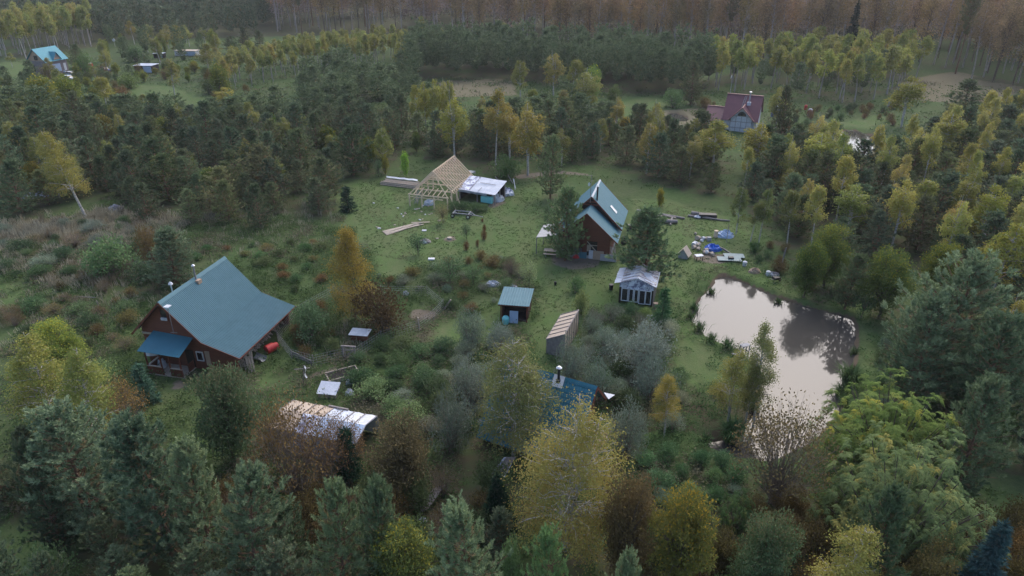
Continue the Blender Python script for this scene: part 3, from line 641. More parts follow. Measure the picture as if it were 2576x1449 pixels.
def window(parent, c, w, h, axis='x', glass='glass', frame='redtrim', t=.09, d=.06, bars=1, face=-1):
    """window in a wall plane: c centre; axis 'x' wall runs along local x (faces -y), 'y' wall runs along y (faces +x)"""
    f = MB(); x0, z0 = -w / 2, -h / 2
    R4 = [(-w / 2, w / 2, -h / 2, -h / 2 + t), (-w / 2, w / 2, h / 2 - t, h / 2), (-w / 2, -w / 2 + t, -h / 2 + t, h / 2 - t), (w / 2 - t, w / 2, -h / 2 + t, h / 2 - t)]
    for b in range(bars): q = -w / 2 + w * (b + 1) / (bars + 1); R4.append((q - .03, q + .03, -h / 2 + t, h / 2 - t))
    for a, b, e, g_ in R4:
        if axis == 'x': f.box(c[0] + a, c[0] + b, c[1] - d, c[1] + d, c[2] + e, c[2] + g_)
        else: f.box(c[0] - d, c[0] + d, c[1] + a, c[1] + b, c[2] + e, c[2] + g_)
    fo = f.build('window', M[frame], parent); g = MB()
    if axis == 'x': g.box(c[0] - w / 2 + t * .5, c[0] + w / 2 - t * .5, c[1] - .012, c[1] + .012, c[2] - h / 2 + t * .5, c[2] + h / 2 - t * .5)
    else: g.box(c[0] - .012, c[0] + .012, c[1] - w / 2 + t * .5, c[1] + w / 2 - t * .5, c[2] - h / 2 + t * .5, c[2] + h / 2 - t * .5)
    g.build('pane', M[glass], fo); return fo
def pipe(name, parent, base, h, r, mat, cap='steel', capr=None):
    m = MB(); m.tube([base, Vector(base) + Vector((0, 0, h))], r, 10); o = m.build(name, M[mat], parent, smooth=False); c = MB(); cr = capr or r * 1.9
    c.lathe([(cr, 0), (cr, .03), (cr * .4, .16), (.01, .18)], Vector(base) + Vector((0, 0, h + .08)), 12); c.build('cap', M[cap], o); return o
# ---- the large cabin with the ribbed teal roof
b = Bld('log_cabin', (-35.21, 61.22), 12.59, 'large red brown cabin with ribbed teal roof sweeping low on the right', 'cabin'); e = b.e; H1 = b
roof = corrugated([(0, 7.82), (3.88, 3.69), (7.97, 2.375)], 0, 11.47).build('roof', M['teal'], e)
corrugated([(0, 7.82), (-4.1, 3.78)], 0, 11.47).build('roof', M['teal'], e)
rc = MB(); rc.slab([(-.28, -.03, 7.60), (0, -.03, 7.9), (0, 11.5, 7.9), (-.28, 11.5, 7.6)], .03); rc.slab([(0, -.03, 7.9), (.28, -.03, 7.6), (.28, 11.5, 7.6), (0, 11.5, 7.9)], .03); rc.build('ridge_cap', M['teal'], roof)
v = MB(); v.beam((0, -.05, 7.72), (3.88, -.05, 3.6), .05, .2); v.beam((3.88, -.05, 3.6), (7.97, -.05, 2.29), .05, .2); v.beam((0, -.05, 7.72), (-4.1, -.05, 3.68), .05, .2); v.beam((7.98, -.05, 2.3), (7.98, 11.5, 2.3), .12, .1); v.build_each('verge_board', M['redtrim'], roof)
w = MB(); w.slab([(-3.3, .6, 0), (7.2, .6, 0), (7.2, .6, 2.5), (3.85, .6, 3.58), (0, .6, 7.65), (-3.3, .6, 4.45)], .18, (0, 1, 0)); w.build('gable_wall', M['redwood'], e); w = MB(); w.slab([(-3.3, 10.9, 0), (7.2, 10.9, 0), (7.2, 10.9, 2.5), (3.85, 10.9, 3.58), (0, 10.9, 7.65), (-3.3, 10.9, 4.45)], .18, (0, 1, 0)); w.build('gable_wall', M['redwood'], e)
w = MB(); w.box(-3.3, -3.12, .78, 10.9, 0, 4.3); w.box(5.6, 5.78, .78, 10.9, 0, 3.0); w.build_each('side_wall', M['redwood'], e)
q = b.hit(412, 791, (0, .6, 0), (1, .6, 0), (0, .6, 1)); window(e, (q.x, .57, q.z), .95, 1.45, frame='redtrim', t=.13, bars=0)
mb = MB(); mb.box(q.x - .35, q.x + .35, .42, .56, q.z - .62, q.z - .35); mb.build('window_shelf', M['white'], e)
q = b.hit(385, 828, (0, .6, 0), (1, .6, 0), (0, .6, 1)); mb = MB(); mb.box(-3.35, 2.2, .5, .62, 3.55, 3.75); mb.build('beam', M['board'], e)
window(e, (-2.4, .57, 2.4), 1.1, 1.3, bars=0, frame='white')
C4 = [b.loc(at(395, 824, 4.05)), b.loc(at(489, 847, 3.75)), b.loc(at(450, 900, 2.75)), b.loc(at(344, 883, 2.95))]
for c in C4[:2]: c.y = .58
pr = MB(); pr.slab(C4, .05); pr_o = pr.build('porch_roof', M['teal2'], e)
pc = [C4[3] + Vector((.45, .4, 0)), C4[2] + Vector((-.3, .35, 0)), C4[2] + Vector((-.6, 1.9, 0)), C4[3] + Vector((1.6, .2, 0))]
po = MB()
x0, x1, y0 = C4[3].x + .5, C4[2].x - .35, min(C4[3].y, C4[2].y) + .4
for x, y in ((x0, y0), ((x0 + x1) / 2 - .3, y0), ((x0 + x1) / 2 + .7, y0), (x1, y0)):
    po = MB(); po.box(x - .06, x + .06, y - .06, y + .06, 0, 2.9); po.build_each('post', M['redtrim'], e)
pa = MB(); pa.box(x0, (x0 + x1) / 2 - .3, y0 - .04, y0 + .03, .15, 1.05); pa.box((x0 + x1) / 2 + .7, x1, y0 - .04, y0 + .03, .15, 1.05); pa.box(x0 - .04, x0 + .03, y0, .55, .15, 1.05); pa.box(x1 - .03, x1 + .04, y0 + 1, .55, .15, 1.05); pa.build_each('porch_parapet', M['redwood'], e)
pa = MB(); pa.box(x0 - .08, (x0 + x1) / 2 - .3, y0 - .1, y0 + .08, 1.052, 1.13); pa.build_each('handrail', M['board'], e); pa = MB(); pa.box((x0 + x1) / 2 + .7, x1 + .08, y0 - .1, y0 + .08, 1.052, 1.13); pa.box(x0 - .1, x0 + .1, y0 + .085, .5, 1.052, 1.13); pa.build_each('handrail', M['board'], e)
pa = MB(); pa.box(x0 - .1, x1 + .1, y0 - .1, .59, .05, .148); pa.build('porch_floor', M['board'], e)
mb = MB(); mb.box(1.3, 2.2, .5, .59, .15, 2.2); mb.build('door', M['dark'], e); mb = MB(); mb.box(3.6, 4.1, .5, .59, .6, 2.3); mb.build('shutter', M['tan'], e)
window(e, (2.95, .55, 1.6), .8, 1.1, bars=0, frame='white')
R1 = ((0, 0, 7.82), (0, 5, 7.82), (3.88, 0, 3.69))
q = b.hit(496, 706, *R1); fl = MB(); fl.box(q.x - .35, q.x + .35, q.y - .3, q.y + .3, q.z - .3, q.z + .12); ch = fl.build('chimney_base', M['tan'], e); pipe('chimney_pipe', e, (q.x - .1, q.y, q.z + .1), 1.55, .09, 'oldwood', 'steel', .2)
mb = MB(); mb.tube([(-.9, 3.3, 6.8), (-.9, 3.3, 8.1)], .07, 8); o = mb.build('vent_pipe', M['steel'], e); mb = MB(); mb.lathe([(.1, 0), (.24, .06), (.1, .16), (.2, .2), (.02, .34)], (-.9, 3.3, 8.1), 10); mb.build('cowl', M['white'], o)
# lamp pole on the porch roof
p0 = b.hit(437, 838, (0, -.3, 0), (1, -.3, 0), (0, -.3, 1)); p1 = b.hit(421, 772, (0, -.5, 0), (1, -.5, 0), (0, -.5, 1)); mb = MB(); mb.tube([p0, p0 * .3 + p1 * .7, p1], .035, 6); mb.beam(p0 + Vector((-.35, 0, .05)), p0 + Vector((.35, .1, .05)), .06, .06); o = mb.build('lamp_pole', M['oldwood'], e)
mb = MB(); mb.box(p1.x - .28, p1.x + .28, p1.y - .3, p1.y + .3, p1.z, p1.z + .1); mb.build('square_panel', M['white'], o, bevel=.03)
mb = MB()
for i in range(110):                                        # split wood under the right eave
    y = 1.0 + i * .09; mb.beam((5.85, y, R.uniform(.1, 1.5)), (6.6, y + R.uniform(-.05, .05), R.uniform(.1, 1.5)), .12, .12)
mb.build('stacked_firewood', M['board'], e)
b.foot(-3.3, 7.3, -.2, 11); b.foot(x0, x1, y0, .6, .1)
# ---- the tall cabin with two stepped roofs
b = Bld('tall_cabin', (11.12, 92.48), 14.76, 'tall narrow red brown cabin with steep blue green metal roof in two steps', 'cabin'); e = b.e; H2 = b
seam = dict(period=.45, amp=.02)
up = corrugated([(0, 8.06), (4.51, 3.53)], 0, 8.0, **seam).build('upper_roof', M['teal'], e); corrugated([(0, 8.06), (-4.51, 3.53)], 0, 8.0, **seam).build('upper_roof', M['teal'], e)
rc = MB(); rc.slab([(-.16, -.04, 7.93), (0, -.04, 8.12), (0, 8.05, 8.12), (-.16, 8.05, 7.93)], .02); rc.slab([(0, -.04, 8.12), (.16, -.04, 7.93), (.16, 8.05, 7.93), (0, 8.05, 8.12)], .02); rc.build('ridge_cap', M['white'], up)
vb = MB(); vb.beam((0, -.04, 7.96), (4.51, -.04, 3.43), .05, .2); vb.beam((0, -.04, 7.96), (-4.51, -.04, 3.43), .05, .2); vb.beam((0, 8.04, 7.96), (4.51, 8.04, 3.43), .05, .2); vb.beam((-1.2, -.1, 6.9), (1.2, -.1, 6.9), .08, .14); vb.beam((-.7, -.1, 7.3), (.7, -.1, 7.3), .08, .12); vb.build_each('verge_board', M['redtrim'], up)
lo = corrugated([(0, 6.904), (4.42, 2.93)], -3.68, 2.4, **seam).build('lower_roof', M['teal'], e); corrugated([(0, 6.904), (-4.42, 2.93)], -3.68, 2.4, **seam).build('lower_roof', M['teal'], e)
vb = MB(); vb.beam((0, -3.72, 6.8), (4.42, -3.72, 2.83), .05, .18); vb.beam((0, -3.72, 6.8), (-4.42, -3.72, 2.83), .05, .18); vb.build_each('verge_board', M['redtrim'], lo)
w = MB(); w.slab([(-3.3, -2.9, 2.55), (3.3, -2.9, 2.55), (3.3, -2.9, 3.8), (0, -2.9, 6.78), (-3.3, -2.9, 3.8)], .16, (0, 1, 0)); w.box(1.55, 3.3, -2.9, -2.74, .35, 2.549); w.box(-.5, .1, -2.9, -2.74, .35, 2.549); w.build('gable_wall', M['redwood'], e)
w = MB(); w.box(3.14, 3.3, -2.739, 7.6, .35, 3.7); w.box(-3.3, -3.14, -.4, 7.6, .35, 3.7); w.slab([(-3.1, 7.6, .35), (3.1, 7.6, .35), (3.1, 7.6, 4.7), (0, 7.6, 7.8), (-3.1, 7.6, 4.7)], .15, (0, -1, 0)); w.box(-3.3, -.5, -.5, -.35, .35, 3.7); w.build_each('side_wall', M['redwood'], e)
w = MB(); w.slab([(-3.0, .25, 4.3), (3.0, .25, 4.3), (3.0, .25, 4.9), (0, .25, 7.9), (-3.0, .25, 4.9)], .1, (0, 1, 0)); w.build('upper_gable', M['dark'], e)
w = MB(); w.box(-4.0, 3.4, -3.05, 7.7, -.2, .349); w.build('foundation', M['concrete'], e)
for x in (-3.9, -2.4, -.45): w = MB(); w.box(x - .08, x + .08, -3.0, -2.84, .35, 3.2); w.build_each('post', M['redtrim'], e)
w = MB(); w.box(.1, 1.55, -2.82, -2.78, .35, 2.5); d_ = w.build('door_opening', M['glass'], e); w = MB(); w.beam((.12, -2.93, 2.5), (1.55, -2.93, 1.0), .05, .12); w.beam((.6, -2.95, 2.0), (1.55, -2.95, 2.0), .05, .08); w.build('brace', M['board'], e)
w = MB(); w.box(.1, .65, -2.86, -2.83, 1.0, 2.0); w.build('pane', M['sand'], d_)
R2 = ((0, 0, 8.06), (0, 5, 8.06), (4.51, 0, 3.53))
q = b.hit(1502, 503, *R2); pipe('chimney_pipe', e, (q.x, q.y, q.z - .1), 2.0, .13, 'black', 'steel', .22)
q1 = [b.hit(x, y, *R2) for x, y in ((1534, 520), (1537.5, 517), (1552, 534), (1550, 539))]; w = MB(); w.slab([p + Vector((.04, 0, .09)) for p in q1], .08); w.build('skylight', M['steel'], e)
pm = MB(); pm.tube([(-.15, -.2, 7.2), (-.15, -.2, 11.2)], .045, 6); pm.beam((-.7, -.2, 11.1), (.1, -.2, 11.1), .04, .04); pm.beam((-.15, -.2, 10.4), (.25, -.2, 10.4), .04, .04); o = pm.build('antenna_mast', M['oldwood'], e)
pm = MB(); pm.lathe([(.02, 0), (.15, .03), (.17, .07)], (0, 0, 0), 12, Matrix.Translation((-.4, -.25, 9.9)) @ Matrix.Rotation(math.radians(90), 4, 'X') @ Matrix.Scale(1.6, 4, (0, 1, 0))); pm.build('dish', M['white'], o)
b.foot(-4, 3.4, -3.3, 7.8)
# ---- tiled cabin among the birches
b = Bld('tiled_cabin', (7.2, 49.0), 117.5, 'dark teal tiled roof cabin half hidden behind two birches', 'cabin'); e = b.e; H3 = b
ro = corrugated([(0, 6.18), (4.75, .78)], -9.2, 0, period=.24, amp=.05, tile=.42).build('roof', M['teal3'], e); corrugated([(0, 6.18), (-2.6, 3.3)], -9.2, 0, period=.24, amp=.05, tile=.42).build('roof', M['teal3'], e)
rc = MB(); rc.slab([(-.2, -9.25, 6.0), (0, -9.25, 6.26), (0, .04, 6.26), (-.2, .04, 6.0)], .03); rc.slab([(0, -9.25, 6.26), (.2, -9.25, 6.04), (.2, .04, 6.04), (0, .04, 6.26)], .03); rc.build('ridge_cap', M['teal3'], ro)
vb = MB(); vb.beam((0, .06, 6.08), (4.75, .06, .68), .06, .22); vb.beam((0, .06, 6.08), (-2.6, .06, 3.2), .06, .22); vb.build_each('verge_board', M['redtrim'], ro)
w = MB(); w.slab([(-2.1, -.8, 0), (4.0, -.8, 0), (4.0, -.8, 1.5), (0, -.8, 6.0), (-2.1, -.8, 3.7)], .16, (0, -1, 0)); w.build('gable_wall', M['redwood'], e); w = MB(); w.slab([(-2.1, -8.9, 0), (4.0, -8.9, 0), (4.0, -8.9, 1.5), (0, -8.9, 6.0), (-2.1, -8.9, 3.7)], .16, (0, 1, 0)); w.build('gable_wall', M['redwood'], e)
w = MB(); w.box(3.86, 4.0, -8.7, -.97, 0, 1.4); w.box(-2.1, -1.95, -8.7, -.97, 0, 3.6); w.build_each('side_wall', M['redwood'], e)
R3 = ((0, 0, 6.18), (0, 5, 6.18), (4.75, 0, .78))
q = b.hit(1404, 962, *R3); w = MB(); w.box(q.x - .55, q.x + .5, q.y - .5, q.y + .5, -.03, .04); sl = w.build('flashing_sheet', M['white'], e); 
sl.location = (q.x, q.y, q.z + .09); sl.data.transform(Matrix.Rotation(math.atan2(5.4, 4.75), 4, 'Y') @ Matrix.Translation((-q.x, -q.y, 0)))
pipe('chimney_pipe', e, (q.x - .1, q.y, q.z), 1.35, .12, 'black', 'steel', .26); w = MB(); w.lathe([(.27, 0), (.2, .25), (.13, .3)], (q.x - .1, q.y, q.z), 12); w.build('chimney_collar', M['black'], e)
w = MB(); w.slab([b.loc(at(1519, 987, 3.7)), b.loc(at(1547, 993, 3.4)), b.loc(at(1531, 1004, 3.5))], .05); w.build('side_canopy', M['white'], e)
w = MB(); w.box(1.1, 1.9, -.78, -.72, .1, 2.1); w.build('door', M['tan'], e); w = MB(); w.box(-2.4, 4.2, -.7, 1.0, 0, .12); w.build('step', M['board'], e)
b.foot(-2.4, 4.6, -9, 0)
# ---- small teal shed
b = Bld('tool_shed', (-.97, 75.48), 98.84, 'small open shed with flat teal metal roof beside the path', 'shed'); e = b.e
corrugated([(0, 2.505), (4.41, 2.36)], 0, 3.67, period=.3, amp=.025).build('roof', M['teal'], e)
w = MB(); w.box(.25, .33, .25, 3.4, 0, 2.4); w.box(.34, 3.2, .25, .33, 0, 2.36); w.box(.34, 3.2, 3.32, 3.4, 0, 2.36); w.build_each('wall', M['redwoodx'], e)
for y in (.3, 3.35): w = MB(); w.box(4.0, 4.12, y - .06, y + .06, 0, 2.33); w.build_each('post', M['redtrim'], e)
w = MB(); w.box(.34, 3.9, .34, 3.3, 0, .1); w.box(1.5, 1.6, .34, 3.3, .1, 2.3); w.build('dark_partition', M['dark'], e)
w = MB(); w.box(4.14, 4.22, -.0, 3.7, 2.1, 2.26); w.build('fascia', M['redtrim'], e); b.foot(0, 4.3, 0, 3.7, .1)
w = MB(); w.box(-.03, .03, -.5, .5, 0, 1.5); o = w.build('plastic_board', M['paleblue'], None); o.location = b.wld(4.35, 1.85, 0); o.rotation_euler = (0, -.18, -b.a); tag(o, 'pale blue board leaning in the front of the small teal shed', 'board')
w = MB(); w.lathe([(.32, 0), (.4, .25), (.42, .75), (.3, .95), (.1, 1.0)], (0, 0, 0), 14); o = w.build('water_tank', M['turq'], None); o.location = b.wld(4.6, .95, 0); tag(o, 'turquoise plastic tank in front of the small teal shed', 'tank')
# ---- patched hut with white window frames
b = Bld('patched_hut', (15.206, 75.319), 16.3, 'small hut with patchwork roof and white framed glass front', 'hut'); e = b.e
HL, HRr = (-2.504, 2.772), (2.143, 2.81)
for (xa, za), sgn in ((HL, -1), (HRr, 1)):
    w = MB(); n = 5
    for i in range(n):
        y0_, y1_ = -.15 + 4.4 * i / n, -.15 + 4.4 * (i + 1) / n - .02
        for j in range(3):
            t0, t1 = j / 3, (j + 1) / 3 - .01; dz = R.uniform(0, .05)
            w.slab([(xa * t0, y0_, 3.74 + (za - 3.74) * t0 + dz), (xa * t1, y0_, 3.74 + (za - 3.74) * t1 + dz), (xa * t1, y1_, 3.74 + (za - 3.74) * t1 + dz), (xa * t0, y1_, 3.74 + (za - 3.74) * t0 + dz)], .025)
    w.build('roof', M['patch'], e)
w = MB()
for i in range(9): y = -.2 + i * .5; w.slab([(-2.05, y, 2.99), (-2.05, y + .44, 2.99), (-2.8 - R.uniform(0, .15), y + .44, 2.78), (-2.8 - R.uniform(0, .15), y, 2.78)], .03)
w.build_each('eave_sheets', M['plastic'], e)
w = MB(); w.beam((2.2, -.2, 2.86), (2.2, 4.3, 2.86), .12, .06); w.build('edge_strip', M['white'], e)
w = MB()
for pts in (((.5, 1.3), (1.5, .7), (1.9, 1.6), (1.1, 2.5), (.6, 2.3)), ((.7, .1), (1.9, .2), (1.95, .6), (.8, .5))): w.slab([(x, y, 3.74 - .434 * x + .075) for x, y in pts], .01)
for pts in (((-1.9, .0), (-.2, .0), (-.2, .35), (-1.9, .4)), ((-1.8, .8), (-.3, .75), (-.3, .95), (-1.8, .98))): w.slab([(x, y, 3.74 + .387 * x + .085) for x, y in pts], .01)
w.build('roof_patch', M['plastic'], e)
w = MB(); w.slab([(-2.2, .12, 2.14), (1.9, .12, 2.14), (1.9, .12, 2.78), (0, .12, 3.62), (-2.2, .12, 2.78)], .05, (0, 1, 0)); gp = w.build('gable_panel', M['tarp'], e)
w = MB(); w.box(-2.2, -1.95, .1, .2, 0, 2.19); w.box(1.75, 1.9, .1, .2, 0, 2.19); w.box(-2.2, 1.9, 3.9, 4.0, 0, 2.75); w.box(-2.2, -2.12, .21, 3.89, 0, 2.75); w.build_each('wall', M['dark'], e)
for x, wd, hh in ((-1.5, .85, 1.75), (-.72, .6, 1.75), (-.1, .55, 1.75), (.62, .8, 1.9), (1.35, .72, 1.85)): window(e, (x, .06, 2.14 - hh / 2), wd, hh, frame='white', t=.1, d=.05, bars=0)
w = MB()
for y in (.3, 1.0, 1.7, 2.4, 3.1, 3.8): w.beam((1.98, y, 0), (1.98, y, 2.78), .07, .06)
w.beam((1.98, .25, 1.3), (1.98, 3.85, 1.3), .05, .06); w.build('side_lattice', M['board'], e)
w = MB(); w.box(1.86, 1.93, .25, 3.89, 0, 2.7); w.build_each('side_wall', M['oldwood'], e)
def stroke(mb, pts, wd=.07, y=.05):
    for p, q_ in zip(pts[:-1], pts[1:]): mb.beam((p[0], y, p[1]), (q_[0], y, q_[1]), .02, wd, up=(0, 1, 0)) if 0 else mb.add([(p[0] - wd / 2, y, p[1] - wd / 2), (p[0] + wd / 2, y, p[1] - wd / 2), (q_[0] + wd / 2, y, q_[1] + wd / 2), (q_[0] - wd / 2, y, q_[1] + wd / 2)], [(0, 1, 2, 3)])
w = MB()                                                   # the white characters on the gable: a round emblem with bars, and O L
def ring(mb, cx, cz, rx, rz, t, y=.06, d=.03, n=18):
    P_ = []
    for i in range(n + 1):
        a = 2 * math.pi * i / n; P_.append((math.cos(a), math.sin(a)))
    for (a, c), (p, q_) in zip(P_[:-1], P_[1:]): mb.slab([(cx + a * rx, y, cz + c * rz), (cx + p * rx, y, cz + q_ * rz), (cx + p * (rx - t), y, cz + q_ * (rz - t)), (cx + a * (rx - t), y, cz + c * (rz - t))], d, (0, 1, 0))
ring(w, -1.55, 2.5, .26, .26, .07); w.box(-1.63, -1.58, .06, .09, 2.18, 2.8); w.box(-1.52, -1.47, .06, .09, 2.18, 2.8); w.build('round_emblem', M['white'], gp)
w = MB(); ring(w, 1.15, 2.48, .2, .2, .09); w.box(1.44, 1.54, .06, .09, 2.26, 2.7); w.box(1.541, 1.75, .06, .09, 2.26, 2.36); w.build('lettering', M['white'], gp)
b.foot(-2.4, 2.1, 0, 4, .1)
# ---- slender greenhouse with cream panels
b = Bld('lean_to_greenhouse', (5.578, 63.43), 19.42, 'slender lean to greenhouse with pinkish cream panels', 'greenhouse'); e = b.e
w = MB(); n = 6
for i in range(n): y0_, y1_ = 5.8 * i / n + .03, 5.8 * (i + 1) / n - .03; w.slab([(0, y0_, 2.83), (0, y1_, 2.83), (-2.05, y1_, 1.84), (-2.05, y0_, 1.84)], .02)
w.build('roof_panels', M['cream'], e)
w = MB()
for i in range(n + 1): y = 5.8 * i / n; w.beam((0, y, 2.86), (-2.08, y, 1.86), .07, .07); w.beam((.02, y, 0), (.02, y, 2.8), .07, .07)
w.beam((0, 0, 2.87), (0, 5.8, 2.87), .08, .08); w.beam((-2.05, 0, 1.82), (-2.05, 5.8, 1.82), .08, .08); w.build('frame', M['oldwood'], e)
w = MB(); w.box(-.02, .0, .04, 5.76, .1, 2.75); w.build('side_panels', M['cream'], e)
w = MB(); w.slab([(-2.0, .05, 0), (0, .05, 0), (0, .05, 2.78), (-2.0, .05, 1.8)], .03, (0, 1, 0)); w.box(-2.03, -2.0, .1, 5.7, 0, 1.8); w.build('end_wall', M['oldwood'], e); b.foot(-2, .1, 0, 5.8, .1)
# ---- long plastic greenhouse
b = Bld('long_greenhouse', (-20.6, 50.65), 106.55, 'long plastic covered greenhouse, white at one end and cream at the other', 'greenhouse'); e = b.e
def ghseg(name, ya, yb, mats):
    for prof, mt in zip((((0, 2.69), (-1.98, 2.25)), ((0, 2.69), (1.98, 2.15)), ((1.98, 2.15), (2.35, .1)), ((-1.98, 2.25), (-2.3, .1))), mats):
        w = MB(); P = [[(x + R.uniform(-.02, .02), y, z + .05 * math.sin(y * 5) * (x != 0)) for x, z in prof] for y in np.linspace(ya, yb, 6)]; w.sheet(P, .02); w.build(name, M[mt], e)
ghseg('cream_sheeting', 0, 2.3, ('cream', 'cream', 'oldwood', 'cream')); ghseg('pale_sheeting', 2.35, 4.2, ('cream', 'tarp', 'tarp', 'cream')); ghseg('white_sheeting', 4.25, 6.2, ('plastic', 'paleblue', 'paleblue', 'plastic')); ghseg('white_end_sheeting', 6.25, 8.4, ('white', 'paleblue', 'paleblue', 'white'))
w = MB()
for y in (0, 1.2, 2.32, 3.3, 4.22, 5.2, 6.22, 7.3, 8.4):
    for a_, c_ in (((0, 2.75), (-2.0, 2.3)), ((0, 2.75), (2.0, 2.2)), ((2.0, 2.2), (2.38, 0)), ((-2.0, 2.3), (-2.34, 0))): w.beam((a_[0], y, a_[1]), (c_[0], y, c_[1]), .05, .05)
w.beam((-2.0, 3.6, 2.36), (-1.95, 5.6, 2.38), .16, .12); w.build('frame', M['oldwood'], e); b.foot(-2.3, 2.3, 0, 8.4, .1)
# ---- timber frame under construction
b = Bld('timber_frame_barn', (-13.2, 112.14), 16.8, 'unfinished barn frame of fresh pale rafters and posts', 'building frame'); e = b.e
n = 14
for i in range(n):
    y = 9.77 * i / (n - 1); w = MB(); w.beam((0, y, 5.65), (3.7, y, 2.12), .12, .2); w.beam((0, y, 5.65), (-3.7, y, 2.12), .12, .2)
    if i % 2 == 0: w.beam((-1.6, y + .08, 4.2), (1.6, y + .08, 4.2), .05, .16)
    w.build('rafter_pair', M['pinewood'], e)
w = MB(); w.beam((0, -.1, 5.6), (0, 9.9, 5.6), .08, .22); w.beam((3.2, -.1, 2.45), (3.2, 9.9, 2.45), .18, .2); w.beam((-3.2, -.1, 2.45), (-3.2, 9.9, 2.45), .18, .2)
for y in (0, 3.2, 6.4, 9.7): w.beam((-3.2, y, 2.35), (3.2, y, 2.35), .16, .18)
w.build('roof_beams', M['pinewood'], e)
for y in (0, 2.4, 4.9, 7.3, 9.7):
    for x in (-3.2, 3.2): w = MB(); w.box(x - .09, x + .09, y - .09, y + .09, 0, 2.34); w.build_each('post', M['pinewood'], e)
w = MB()
for i in range(9): w.beam((0 - .0, .0, 5.45), (-3.4 + i * .85, -2.3, 2.2), .06, .16) if i in (0, 8) else w.beam((-3.4 + i * .85, -2.45, 2.3), (-3.4 + i * .85, .05, 2.75), .07, .14)
for z in (3.0, 3.4, 3.8, 4.2, 4.6, 5.0): w.beam((-(5.65 - z) / .95, -.02, z), ((5.65 - z) / .95 * .2, -.02, z), .05, .07)
w.build('front_skirt_joists', M['pinewood'], e)
w = MB(); w.beam((-3.6, -2.4, 2.15), (3.6, -2.4, 2.15), .14, .16); w.beam((-3.6, -2.4, 1.75), (2.6, -2.4, 1.7), .06, .12); w.beam((-3.3, -2.42, .9), (-1.9, -2.42, 2.0), .06, .1); w.beam((.3, -2.42, .9), (1.9, -2.42, 2.0), .06, .1); w.build('front_beam', M['pinewood'], e)
for x in (-3.4, -1.2, 1.0, 3.4): w = MB(); w.box(x - .08, x + .08, -2.48, -2.32, 0, 2.08); w.build_each('post', M['pinewood'], e)
w = MB(); w.beam((3.6, -1.6, 2.2), (5.0, -2.6, 0), .07, .12); w.beam((3.5, 1.0, 2.2), (4.6, .4, 0), .07, .12); w.build('prop', M['pinewood'], e)
b.foot(-3.4, 3.5, -2.5, 9.8, .2)
# ---- white sheeted shed beside it
b = Bld('sheeted_shed', (-7.43, 118.14), 116.3, 'open shed roofed with white sheets and printed tarpaulin', 'shed'); e = b.e
for i, (y0_, y1_, mt) in enumerate(((0, 2.2, 'tarp'), (2.23, 4.6, 'plastic'), (4.63, 7.25, 'plastic'))):
    w = MB(); w.sheet([[(x, y, 3.02 - .27 * x + .03 * math.sin(3 * x + y)) for x in np.linspace(-.15, 4.25, 8)] for y in np.linspace(y0_, y1_, 5)], .03); w.build('roof', M[mt], e)
w = MB(); w.beam((.0, 2.2, 3.12), (4.2, 2.2, 1.98), .05, .05); w.beam((1.6, 3.0, 2.7), (1.6, 6.0, 2.7), .05, .05); w.beam((2.9, 4.0, 2.36), (4.2, 3.9, 2.0), .05, .05); w.build('roof_battens', M['oldwood'], e)
for x, y in ((.2, .2), (.2, 7), (2.1, 7), (3.9, .2), (3.9, 3.6), (3.9, 7)): w = MB(); w.box(x - .08, x + .08, y - .08, y + .08, 0, 2.95 - .27 * x); w.build_each('post', M['oldwood'], e)
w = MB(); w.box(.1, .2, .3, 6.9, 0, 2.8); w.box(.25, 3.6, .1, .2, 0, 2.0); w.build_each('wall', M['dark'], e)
w = MB(); w.sheet([[(4.25 + .1 * math.sin(y * 4), y, z) for z in (1.9, 1.5)] for y in np.linspace(.1, 5.6, 9)], .02); w.build('hanging_sheet', M['plastic'], e)
w = MB(); w.box(3.4, 4.0, 4.3, 6.4, .1, 1.2); w.build('cupboard', M['turq'], e, bevel=.03); b.foot(0, 4.2, 0, 7.2, .1)
# ---- half timbered house with maroon roof
b = Bld('half_timbered_house', (51.549, 168.69), 114.07, 'white half timbered house with steep maroon roof and front gable', 'house'); e = b.e
LL = 8.6
def flat(prof, y0, y1, t=.08): w = MB(); w.slab([(prof[0][0], y0, prof[0][1]), (prof[0][0], y1, prof[0][1]), (prof[1][0], y1, prof[1][1]), (prof[1][0], y0, prof[1][1])], t); return w
ro = flat(((0, 7.44), (5.2, 2.4)), -.2, 8.0).build('roof', M['maroon'], e); flat(((0, 7.44), (-5.0, 2.9)), -.2, 8.0).build('roof', M['maroon'], e)
rc = MB(); rc.beam((0, -.25, 7.48), (0, 8.05, 7.48), .35, .16); rc.build('ridge_cap', M['ridge'], ro)
w = MB(); w.slab([(-4.3, 7.6, 0), (4.6, 7.6, 0), (4.6, 7.6, 2.9), (0, 7.6, 7.3), (-4.3, 7.6, 3.4)], .2, (0, -1, 0)); w.slab([(-4.3, .2, 0), (4.6, .2, 0), (4.6, .2, 2.9), (0, .2, 7.3), (-4.3, .2, 3.4)], .2, (0, 1, 0)); w.box(4.4, 4.6, .41, 7.39, 0, 2.85); w.box(-4.3, -4.1, .41, 7.39, 0, 3.4); w.build_each('wall', M['white'], e)
R4_ = ((0, 0, 7.44), (0, 5, 7.44), (5.2, 0, 2.4))
dy, dw, dz = 4.3, 2.9, 5.6                                # front gable: ridge runs along x
w = MB(); w.slab([(1.9, dy, dz), (6.2, dy, dz), (6.2, dy - dw, dz - 2.95), (4.6, dy - dw, dz - 2.95)], .08); w.slab([(1.9, dy, dz), (6.2, dy, dz), (6.2, dy + dw, dz - 2.95), (4.6, dy + dw, dz - 2.95)], .08); g_ = w.build('front_gable_roof', M['maroon'], e)
